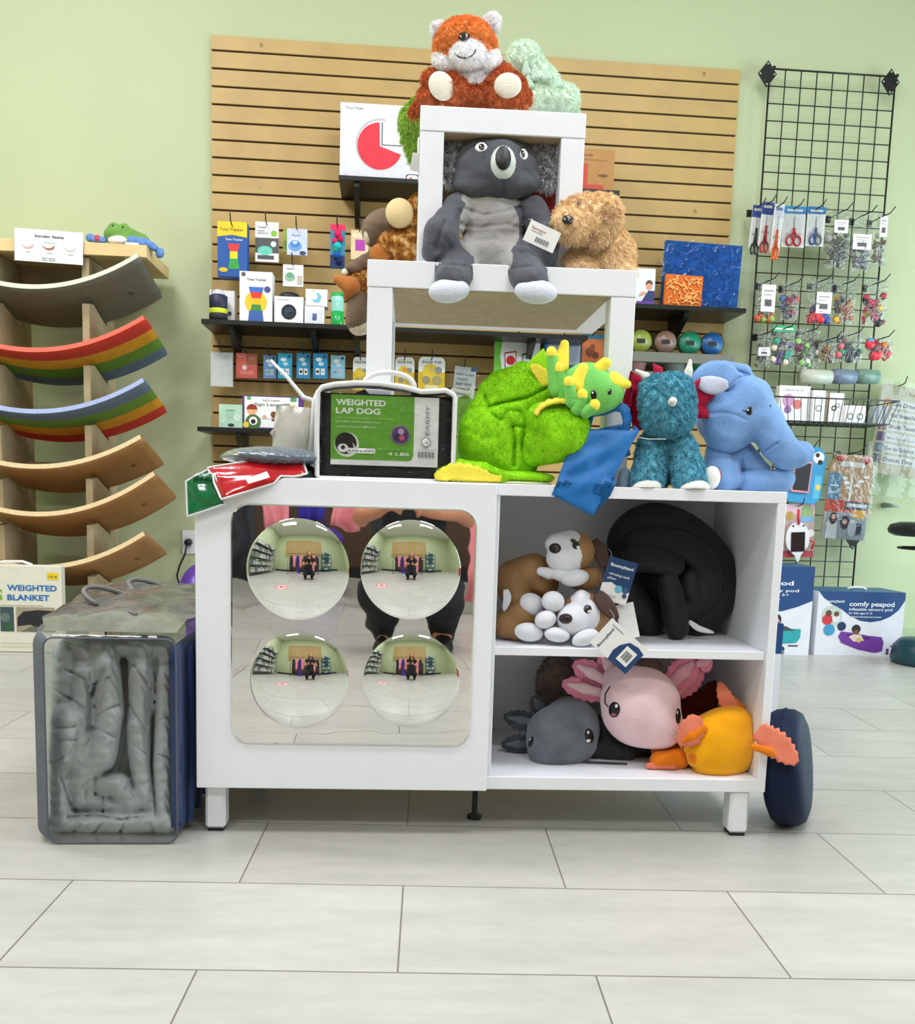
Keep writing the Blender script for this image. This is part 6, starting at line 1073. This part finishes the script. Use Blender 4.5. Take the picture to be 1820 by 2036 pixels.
T.blob('body',[C(1025,1150,40,38,1060,1140,30,40,0),C(1020,1160,30,36,1030,1195,10,30,0),E(1080,1160,20,32,30,30,0),C(1080,1165,0,18,1092,1150,-10,10,0),E(1155,1150,-5,34,24,28,0,15),E(1180,1148,0,18,22,24,0)],[DB,DW],k=8,wr=.6,ws=.1,keep=False)
T.blob('head',[E(1140,1095,-10,45,40,40,0,20),E(1118,1110,-30,32,28,30,1),E(1128,1118,-28,28,24,28,1),E(1112,1082,-22,28,22,28,1)],[DB,DW],k=8,step=2.2,paint=[E(1128,1070,-35,26,18,40,1,-10),E(1122,1105,-40,36,34,45,1,0,front=-8)])
T.patch('nose',1104,1090,13,11,mat('dark_brown_plastic_nose',(40,26,22),.3,.05),lift=6,edge=1); T.patch('eye',1146,1084,9,9,GBL,rot=20,lift=2,extra=[(1149,1087,5,4,20,PAPER,3),(1147,1084,4,4,0,GBL,4)]); T.patch('eye_patch',1141,1076,8,5,DD,rot=30,lift=1.5)
T.leaf('ear',[(1180,1075,0),(1196,1100,-4),(1200,1130,-6)],DD,14,-10,thick=7)
T.blob('paw',[E(1118,1143,-38,23,14,16,0,10),C(1092,1140,-34,12,1076,1136,-30,9,0)],[DW],k=5,keep=False); T.blob('paw',[E(1143,1149,-42,29,17,18,0,-8)],[DW],keep=False); T.blob('hind_paw',[E(1058,1202,-28,26,22,20,0,35)],[DW],keep=False)
dogtag(T,1229,1155,-60,56,84,-14,True); T.tagcard(1248,1235,-40,36,70,14)
T=Toy('dog_neck_pillow','lower dog neck pillow whose tag hangs over the shelf edge','neck pillow',1120,1272,1.90); T.cl=press(*cell(sh_z+.0005,.7155))
T.blob('body',[C(1015,1235,20,30,1040,1225,10,32,0),C(1010,1245,10,26,1030,1255,0,20,0),E(1090,1215,30,40,30,30,0),E(1190,1235,10,32,34,34,0)],[DB,DW],k=8,wr=.6,ws=.1,keep=False)
T.blob('head',[E(1165,1220,-8,48,42,38,0,10),E(1140,1232,-30,33,31,30,1),E(1155,1196,-20,18,24,24,1,10)],[DB,DW],k=7,step=2.2,paint=[E(1158,1225,-45,36,38,40,1),E(1154,1185,-30,20,20,38,1)])
T.patch('nose',1125,1230,15,11,mat('dark_brown_plastic_nose',(40,26,22),.3,.05),lift=6,edge=1); T.patch('eye',1169,1211,9,10,GBL,rot=-15,lift=2,extra=[(1172,1215,5,4,0,PAPER,3),(1171,1211,4,4,0,GBL,4)])
T.leaf('ear',[(1188,1180,-10),(1205,1205,-18),(1228,1232,-22)],DD,16,-22,thick=7,m2=DB)
for x,y,z,rx,ry,a,n_ in ((1052,1257,-34,29,19,8,'hind_paw'),(1100,1196,-36,23,21,10,'hind_paw'),(1085,1232,-44,22,18,-15,'paw'),(1108,1262,-44,26,15,8,'paw'),(1164,1268,-48,28,16,-22,'paw')): T.blob(n_,[E(x,y,z,rx,ry,18,0,a)],[DW],step=2.2,keep=False)
T.leaf('wash_label',[(1006,1172,-8),(1010,1190,-10),(1002,1215,-6)],DW,8,0,thick=1)
dogtag(T,1231,1285,-95,92,62,-40,False)
# knot pillow
KBK=mat('black_velour',(5,7,12),.7,.15,vs=20,bump=.1,bs=150,sheen=.12)
def smooth_path(P,k=4):
    P=np.array(P,float); Q=np.concatenate([[2*P[0]-P[1]],P,[2*P[-1]-P[-2]]]); out=[]
    for i in range(1,len(Q)-2):
        for t in np.arange(k)/k:
            a,b,c,d=Q[i-1:i+3]; out.append(.5*((2*b)+(c-a)*t+(2*a-5*b+4*c-d)*t*t+(3*b-a-3*c+d)*t**3))
    return [tuple(x) for x in out]+[tuple(P[-1])]
T=Toy('knot_pillow','large black knotted tube pillow filling the right of the middle shelf','cushion',1345,1262,2.02); T.cl=press(*cell(sh_z+.0005,.7155))
T.blob('knot_tubes',[E(1335,1140,45,75,85,45,0)]+[C(*a,*b,0) for P_ in (
 [(1245,1120,15,36),(1248,1070,15,38),(1285,1040,15,38),(1335,1040,12,34),(1390,1068,10,30),(1432,1115,5,28),(1446,1165,5,27),(1428,1212,5,26),(1390,1240,5,24)],
 [(1268,1082,-18,30),(1320,1080,-22,32),(1375,1096,-22,30),(1408,1135,-22,28),(1402,1180,-20,28),(1365,1212,-18,26)],
 [(1262,1112,-44,26),(1300,1112,-48,27),(1338,1124,-48,24)],[(1330,1158,-46,22),(1340,1205,-50,24),(1347,1248,-48,24)],
 [(1240,1130,5,38),(1246,1190,5,40),(1290,1236,0,32)],[(1375,1150,-30,22),(1380,1180,-30,24)]) for P_ in [smooth_path(P_)] for a,b in zip(P_[:-1],P_[1:])],[KBK],k=2,step=2.6)
T.leaf('satin_label',[(1370,1235,-40),(1388,1250,-45),(1420,1258,-48)],DW,6,0,thick=1)
# axolotls
def frond(T,x0,y0,x1,y1,wd,z,m,m2=None,bend=0,core=.5,th=5):
    mx_,my_=(x0+x1)/2+bend,(y0+y1)/2
    if m2: T.leaf('gill_felt',[(x0,y0,0),(mx_,my_,0),(x1,y1,0)],m2,wd*1.5,z+3,thick=2,jag=.1,n=12)
    T.blob('gill_frond',[C(x0,y0,z,wd*.55,mx_,my_,z,wd*.62,0,fl=.6),C(mx_,my_,z,wd*.62,x0+(x1-x0)*.85,y0+(y1-y0)*.85,z,wd*.3,0,fl=.6)],[m],k=5,step=2.4,keep=False)
AG=plush('slate_grey_plush',(108,114,122),.3,vs=14,sh=.5); AF=mat('grey_felt_fin',(62,70,72),.8,.15)
T=Toy('axolotl_plush','dark grey axolotl plush at the left of the bottom compartment','soft toy',1120,1545,1.95); T.cl=press(*cell(.1285,sh_z-.0185))
T.blob('head',[E(1118,1465,-10,72,66,60,0,15),E(1150,1440,-8,42,45,46,0),E(1095,1495,-12,44,44,44,0),E(1135,1405,10,34,22,36,0)],[AG],k=14,creases=[([(1105,1490),(1150,1500),(1185,1480)],3,1.2)],wr=1.4,ws=.05)
T.eye(1172,1463,10,17,-12,hl=(-.2,-.4),iris=PAPER); T.eye(1056,1475,5,13,18)
for x0,y0,x1,y1,w_ in ((1070,1440,1002,1424,13),(1062,1480,998,1480,13),(1085,1420,1060,1385,13)): frond(T,x0,y0,x1,y1,w_,20,AG,AF)
T.blob('body',[E(1230,1480,40,90,34,36,0,8),E(1150,1450,50,60,40,36,0),C(1190,1490,10,22,1250,1498,0,14,0)],[plush('charcoal_fin_plush',(52,56,60),.2)],k=8,wr=1.2,ws=.07,keep=False)
T.leaf('front_foot',[(1150,1535,0),(1195,1535,-2),(1246,1543,-4)],AF,17,-28,thick=4,jag=.1)
AP=plush('pale_pink_plush',(244,210,216),.07,vs=14,sh=.4); APF=mat('pink_felt',(232,138,168),.85,.08,bump=.3,bs=200)
T=Toy('axolotl_plush','pale pink axolotl plush resting on top in the bottom compartment, gills spread','soft toy',1280,1490,1.92); T.cl=press(*cell(.1285,sh_z-.0185))
T.blob('head',[E(1275,1405,-15,80,80,66,0,10),E(1255,1380,-12,56,50,55,0),E(1300,1440,-15,62,48,55,0,20),E(1240,1350,10,44,28,40,0)],[AP],k=14,wr=.8,ws=.04)
T.eye(1222,1411,13,18,5,hl=(.3,-.4),iris=col(190,90,100)); T.eye(1349,1424,6,18,0,hl=(-.2,-.4))
for x0,y0,x1,y1,w_ in ((1215,1360,1140,1318,17),(1225,1350,1195,1300,15),(1205,1380,1118,1358,16)): frond(T,x0,y0,x1,y1,w_,6,AP,APF)
for x0,y0,x1,y1,w_,z in ((1335,1360,1385,1312,20,0),(1345,1380,1398,1330,15,8),(1390,1320,1416,1312,14,-4)): frond(T,x0,y0,x1,y1,w_,z,plush('rose_plush',(232,172,192),.06),APF)
T.line('loose_cord',[(1213,1365,-60),(1204,1380,-62),(1203,1398,-60),(1210,1405,-60)],1.4,THR,on=False)
T.blob('body',[E(1270,1440,60,60,40,30,0)],[AP],keep=False)
AO=plush('orange_yellow_plush',(255,176,14),.06,vs=10,sh=.35); AOF=mat('coral_felt',(232,128,98),.85,.08,bump=.3,bs=200); AO2=plush('deep_orange_plush',(236,128,20),.08)
T=Toy('axolotl_plush','bright orange axolotl plush at the right of the bottom compartment','soft toy',1440,1550,1.88); T.cl=press(*cell(.1285,sh_z-.0185))
T.blob('head',[E(1435,1480,-10,76,68,60,0,10),E(1420,1510,-12,60,40,50,0,10),E(1455,1440,-8,50,36,48,0)],[AO],k=14,wr=.8,ws=.05,creases=[([(1362,1500),(1368,1522),(1382,1528)],4,6)])
T.patch('eye',1378,1508,9,13,AO2,rot=-20,lift=1); T.patch('eye',1509,1475,5,16,plush('coral_plush',(240,130,110)),rot=-10,lift=1,extra=[(1508,1468,3,6,0,PAPER,3)])
frond(T,1400,1450,1352,1478,15,-62,AO2,None); T.leaf('gill_felt',[(1385,1422,-60),(1372,1460,-62),(1348,1478,-58)],AOF,24,0,thick=3,jag=.12,n=14,shape=lambda t:.35+.75*math.sin(math.pi*min(1,t*1.1))**.8 if t<.95 else .6)
T.leaf('gill_felt',[(1470,1430,0),(1445,1395,2),(1430,1356,4)],AOF,16,-8,thick=3,jag=.1,n=14); frond(T,1478,1440,1455,1378,14,4,AO2,None,bend=6)
frond(T,1505,1450,1485,1400,13,14,AO2,AOF,bend=4); frond(T,1500,1485,1548,1505,14,-95,AO2,None,bend=8); T.leaf('gill_felt',[(1506,1452,-68),(1545,1480,-74),(1584,1518,-80)],AOF,27,-16,thick=3,jag=.12,n=16)
T.blob('body',[E(1340,1500,30,46,24,30,0,10),C(1350,1510,-5,22,1310,1512,-10,18,0),E(1480,1530,20,40,20,30,0)],[AO2],k=6,keep=False); T.leaf('front_foot',[(1345,1530,0),(1310,1530,0),(1285,1520,0)],AOF,14,-20,thick=4,jag=.12)
T=Toy('grey_shaggy_plush','shaggy beige-grey plush pushed to the back of the bottom compartment','soft toy',1130,1400,2.1); T.cl=press(*cell(.1285,sh_z-.0185))
T.blob('body',[E(1110,1360,0,42,60,30,0),E(1180,1350,10,60,36,30,0)],[fur('taupe_fur',(122,108,98),.2)],k=10,fur=(5000,.009,.0008,.6,.6),keep=False); T.blob('muzzle',[E(1290,1325,20,28,18,20,0)],[plush('beige_pink_plush',(206,178,164),.06)],keep=False)
T=Toy('brown_plush','dark brown and rust plush at the back right of the bottom compartment','soft toy',1400,1480,2.08); T.cl=press(*cell(.1285,sh_z-.0185))
T.blob('body',[E(1400,1420,10,60,50,30,0),E(1360,1470,0,50,60,26,0),E(1430,1380,5,36,26,26,0)],[plush('dark_rust_plush',(120,48,22),.25)],k=10,wr=3,ws=.06,keep=False)
# ================================================================ the shop behind the camera, seen in the mirrors
b=MB(); b.box((-2.1,YB+.0005,1.35),(1.5,YB+.012,3.1),GROOVE); z=1.35
while z<3.09: b.box((-2.1,YB+.012,z+.005),(1.5,YB+.022,min(3.1,z+.071)),MAPLE); z+=.0762
b.build('slat_display_panel',label='tan slat panel on the wall behind the camera, seen only in the mirror domes',cat='display panel')
b=MB(); b.box((-1.6,YB+.0005,.12),(1.2,YB+.03,1.2),mat('shadowed_slat_brown',(74,52,34),.5,.15)); b.box((-3.1,YB+.0005,0),(3.2,YB+.25,.12),BLACK); b.build('dark_wall_base',label='slats coloured dark for shadow and black plinth low on the wall behind the camera',cat='wall panel')  # brown gives the low slats the colour they have in shadow
b=MB(); 
for x in (-1.25,.75): b.tube([(x,-1.75,0),(x,-1.75,1.32)],.013,BMETAL,8); b.tube([(x,-2.0,.012),(x,-1.5,.012)],.012,BMETAL,8)
b.tube([(-1.25,-1.75,1.32),(.75,-1.75,1.32)],.013,BMETAL,8); b.build('clothes_rail',label='black clothes rail of pink and purple shirts, seen only in the mirrors',cat='clothes rail')
PK=mat('salmon_pink_cotton',(238,140,150),.85,.08,vs=12,bump=.2,bs=60); BLU=mat('royal_blue_cotton',(52,42,150),.85,.08); DK=mat('charcoal_cotton',(46,44,52),.85,.1)
def shirt(x,w,zb,m,lb,y=-1.75,nm='hanging_shirt'):
    w=.17
    b=MB(); zt=1.22; P=[]
    n=13; G=np.zeros((n,9,3)); 
    for i in range(n):
        u=(i/(n-1)-.5)*2
        for j in range(9):
            v=j/8; top=zt-.09*abs(u)**1.5; wz=w/2*.82; G[i,j]=(x+u*wz,y-.03-.02*math.cos(u*1.4)-.015*math.sin(u*7+1)*v,top+(zb-top)*v)
    b.sheet(G,m,.012)
    for s_ in (-1,1): b.tube([(x+s_*w*.42,y-.03,zt-.08),(x+s_*w*.5,y-.03,zt-.2),(x+s_*w*.52,y-.03,zt-.3)],[.018,.02,.022],m,10)
    e=empty(nm,(x,y,zb),lb,'shirt','shirts on the clothes rail'); PA[e.name]=np.array([x,y,zb]); b.build('fabric',e)
    q=MB(); q.tube([(x-w*.4,y-.02,zt-.06),(x,y-.02,zt+.03),(x+w*.4,y-.02,zt-.06)],.005,BMETAL,6); q.tube([(x,y-.02,zt+.03),(x,y-.02,zt+.11),(x,y,zt+.122),(x,y+.02,zt+.108)],.003,BMETAL,6); q.build('hanger',e)
for a in ((-1.03,.2,.25,DK,'charcoal garment at the left end of the mirrored clothes rail'),(-.82,.24,.48,PK,'pink shirt left of the blue one on the mirrored rail'),(-.6,.22,.53,BLU,'royal blue shirt on the mirrored rail'),(-.4,.24,.47,PK,'pink shirt right of the blue one on the mirrored rail'),(-.14,.22,.3,DK,'charcoal shirt in the middle of the mirrored rail'),(.14,.22,.33,mat('brown_cotton',(70,46,36),.85,.1),'brown garment behind the person on the mirrored rail'),(.42,.24,.1,PK,'long pink garment at the right of the mirrored rail'),(.62,.22,.2,DK,'charcoal garment at the right end of the mirrored rail')): shirt(*a)
def rack(x0,x1,y0,y1,lb,nm,cols,m):
    c=((x0+x1)/2,(y0+y1)/2,0); e=empty(nm,c,lb,'shelf unit'); PA[e.name]=np.array(c); b=MB()
    for x in (x0,x1-.03):
        for y in (y0,y1-.03): b.box((x,y,0),(x+.03,y+.03,1.75),m)
    for z in (.15,.5,.85,1.2,1.55): b.box((x0,y0,z),(x1,y1,z+.02),m)
    b.build('frame',e); r=random.Random(4); k=0
    long=(x1-x0)>(y1-y0)
    for z in (.17,.52,.87,1.22,1.57):
        t=(x0 if long else y0)+.04; end=(x1 if long else y1)-.04
        while t<end-.1:
            s_=r.uniform(.1,.2); h=r.uniform(.12,.26); cc=r.choice(cols); s_=min(s_,end-t)
            lo,hi=((t,y0+.05,z+.0005),(t+s_-.01,y1-.05,z+h)) if long else ((x0+.05,t,z+.0005),(x1-.05,t+s_-.01,z+h))
            q=MB(); q.box(lo,hi,col(*cc),bev=.004); F=Fr((lo[0],hi[1]+.0005,lo[2]),(1,0,0),(0,0,1),hi[0]-lo[0],hi[2]-lo[2]) if long else Fr((hi[0]+.0005,lo[1],lo[2]),(0,1,0),(0,0,1),hi[1]-lo[1],hi[2]-lo[2])
            if long: F=Fr((hi[0],hi[1]+.0005,lo[2]),(-1,0,0),(0,0,1),hi[0]-lo[0],hi[2]-lo[2])
            deco(q,F,[('r',.15,.55,.85,.8,(90,100,110)),('r',.2,.2,.6,.3,GREY)]); q.build('packaged_goods',label='packaged goods on the '+lb,cat='box',group='goods on the '+nm.replace('_',' ')+' seen in the mirrors'); t+=s_+r.uniform(0,.06); k+=1
rack(-2.9,-2.45,-1.9,.7,'grey wire shelving left of the camera, seen in mirrors','wire_shelving',[(205,205,200),(150,152,150),(225,222,214),(110,112,112)],col(110,112,110,40))
rack(1.35,2.2,YB+.3,YB+.7,'teal shelving behind the camera, seen in mirrors','teal_shelving',[(30,70,90),(60,120,150),(215,218,220),(20,40,60)],col(40,90,100,50))
e=empty('tote_bag',(-.62,-2.3,0),'purple tote bag on the floor behind the camera, seen in the mirror domes','bag'); PA[e.name]=np.array([-.62,-2.3,0]); b=MB(); b.box((-.75,-2.4,.001),(-.49,-2.2,.42),mat('purple_canvas',(84,52,160),.8,.08),bev=.02); b.build('bag_body',e); b=MB(); b.tube([(-.68,-2.3,.40),(-.66,-2.3,.54),(-.58,-2.3,.54),(-.56,-2.3,.40)],.008,mat('purple_canvas',(84,52,160)),8); b.build('handle',e)
b=MB(); b.box((3.0,.1,.0005),(3.7,1.0,.5),mat('red_plastic',(196,24,46),.35,.05),bev=.03).box((3.05,.15,.46),(3.65,.95,.52),PAPER,bev=.01); b.build('red_van_stand_in',label='red and white stand-in box for the van outside the window, seen in mirrors',cat='bin')  # box added in place of a red and white van outside
b=MB(); RD=col(206,40,60,60); c=np.array([-.75,.6,.0006]); 
b.lathe(c,[(.0001,.0008),(.16,.0008),(.162,0)],col(232,226,224,50),n=40)
for r0,r1 in ((.135,.158),(.085,.105),(.0001,.055)): b.lathe(c,[(r0,.0012),(r1,.0012)],RD,n=40)
b.build('floor_sticker',label='round red and white ringed floor sticker, seen in the mirror domes',cat='sticker')
# ---- person kneeling with a phone
class Body(Toy):
    def __init__(s,name,label,cat,O): s.O=np.array(O,float); s.k=.001; s.root=empty(name,O,label,cat); PA[s.root.name]=s.O; s.fn=None; s.cl=None
    def P(s,x,y,z=0): return np.stack([s.O[0]-np.asarray(x,float),]*0+[s.O[0]-np.asarray(x,float)/1000+0*np.asarray(z,float),s.O[1]-np.asarray(z,float)/1000+0*np.asarray(x,float),s.O[2]-np.asarray(y,float)/1000+0*np.asarray(z,float)],-1)
SK=mat('warm_skin',(196,128,98),.5,.05,vs=8); BT_=mat('black_cotton_clothes',(20,20,24),.85,.15,bump=.2,bs=90); HR=mat('dark_brown_hair',(42,28,22),.55,.3,vs=90,bump=.4,bs=120)
B=Body('person','person in black kneeling behind the camera, holding up a phone, seen in the mirrors','person',(.03,-.36,0))
hy=-720
arms=[]
for s_ in (-1,1): arms+=[C(s_*175,-845,95,50,s_*235,-600,0,38,0),C(s_*235,-600,0,37,s_*78+30,-640,-220,25,0)]
B.blob('body',[E(0,-700,110,150,170,95,0),C(0,-840,90,70,0,-900,70,52,0),C(-130,-840,95,55,130,-840,95,55,0),C(0,-600,120,120,0,-380,140,150,0),C(0,-890,70,48,0,-960,50,45,0),E(0,-1040,35,75,105,92,0),E(0,-985,5,50,48,50,0),E(0,-1015,-62,11,20,14,0),E(-76,-1030,45,8,20,14,0),E(76,-1030,45,8,20,14,0)]+arms+
 [C(-80,-330,130,95,-150,-260,-40,72,0),C(80,-330,130,95,150,-260,-40,72,0),C(-150,-250,-40,66,-140,-60,150,46,0),C(150,-250,-40,66,140,-60,150,46,0),C(-140,-50,150,42,-145,-35,40,32,0),C(140,-50,150,42,145,-35,40,32,0)],[SK],k=35,step=11,wr=0,keep=True)
fkb=B.fn
B.blob('shirt',[E(0,-700,110,162,182,108,0),C(-130,-835,95,62,130,-835,95,62,0),C(0,-600,120,132,0,-400,140,160,0),C(-175,-840,95,60,-205,-740,60,54,0),C(175,-840,95,60,205,-740,60,54,0)],[BT_],k=30,step=11,wr=3,ws=.03,keep=False)
B.blob('trousers',[C(0,-380,140,165,0,-330,140,160,0),C(-80,-330,130,108,-150,-258,-40,86,0),C(80,-330,130,108,150,-258,-40,86,0),C(-150,-250,-40,84,-142,-60,150,58,0),C(150,-250,-40,84,142,-60,150,58,0)],[BT_],k=30,step=11,wr=3,ws=.03,keep=False)
B.fn=fkb; B.zr=(-300,300)
B.patch('eye',-28,-1050,13,7,PAPER,lift=2,extra=[(-28,-1050,6,6,0,GBL,4)],n=12,nr=3); B.patch('eye',28,-1050,13,7,PAPER,lift=2,extra=[(28,-1050,6,6,0,GBL,4)],n=12,nr=3); B.patch('mouth',0,-975,24,7,mat('rose_lips',(170,80,76),.4,.05),lift=3,n=14,nr=3)
B.blob('hair',[E(0,-1075,60,86,92,88,0),C(-72,-1060,60,30,-88,-900,70,34,0),C(72,-1060,60,30,88,-900,70,34,0),E(0,-960,115,80,120,45,0),E(0,-1030,-75,62,80,60,0,cut=1)],[HR],k=18,step=9,keep=False)
for s_ in (-1,1):
    hx=s_*62+30; pr=[E(hx,-660,-248,30,42,16,0,s_*12),C(s_*78+30,-642,-222,24,hx,-655,-240,24,0)]
    for i in range(4):
        fx=hx-s_*(6+0*i); fy=-690+i*17; L_=(50,56,52,42)[i]
        pr+=[C(hx-s_*2,fy+14,-262,9.5,hx-s_*L_*.55,fy,-285,8.5,0),C(hx-s_*L_*.55,fy,-285,8.5,hx-s_*L_*.95,fy-2,-270,7.5,0)]
    pr+=[C(hx+s_*8,-640,-236,12,hx-s_*16,-622,-262,10,0),C(hx-s_*16,-622,-262,10,hx-s_*34,-640,-280,8.5,0)]
    B.blob('hand',pr,[SK],k=6,step=4,keep=False)
for x in (-145,145): B.blob('shoe',[E(x,-38,0,42,34,95,0),E(x,-30,-50,40,26,50,0)],[mat('black_shoe',(24,22,22),.4,.1)],k=20,step=8,keep=False)
MB().box((-.04,-.046,.64),(.04,-.036,.80),mat('phone_black',(22,22,26),.2,.05),bev=.003).build('smartphone',label='black smartphone held up by the kneeling person',cat='phone')
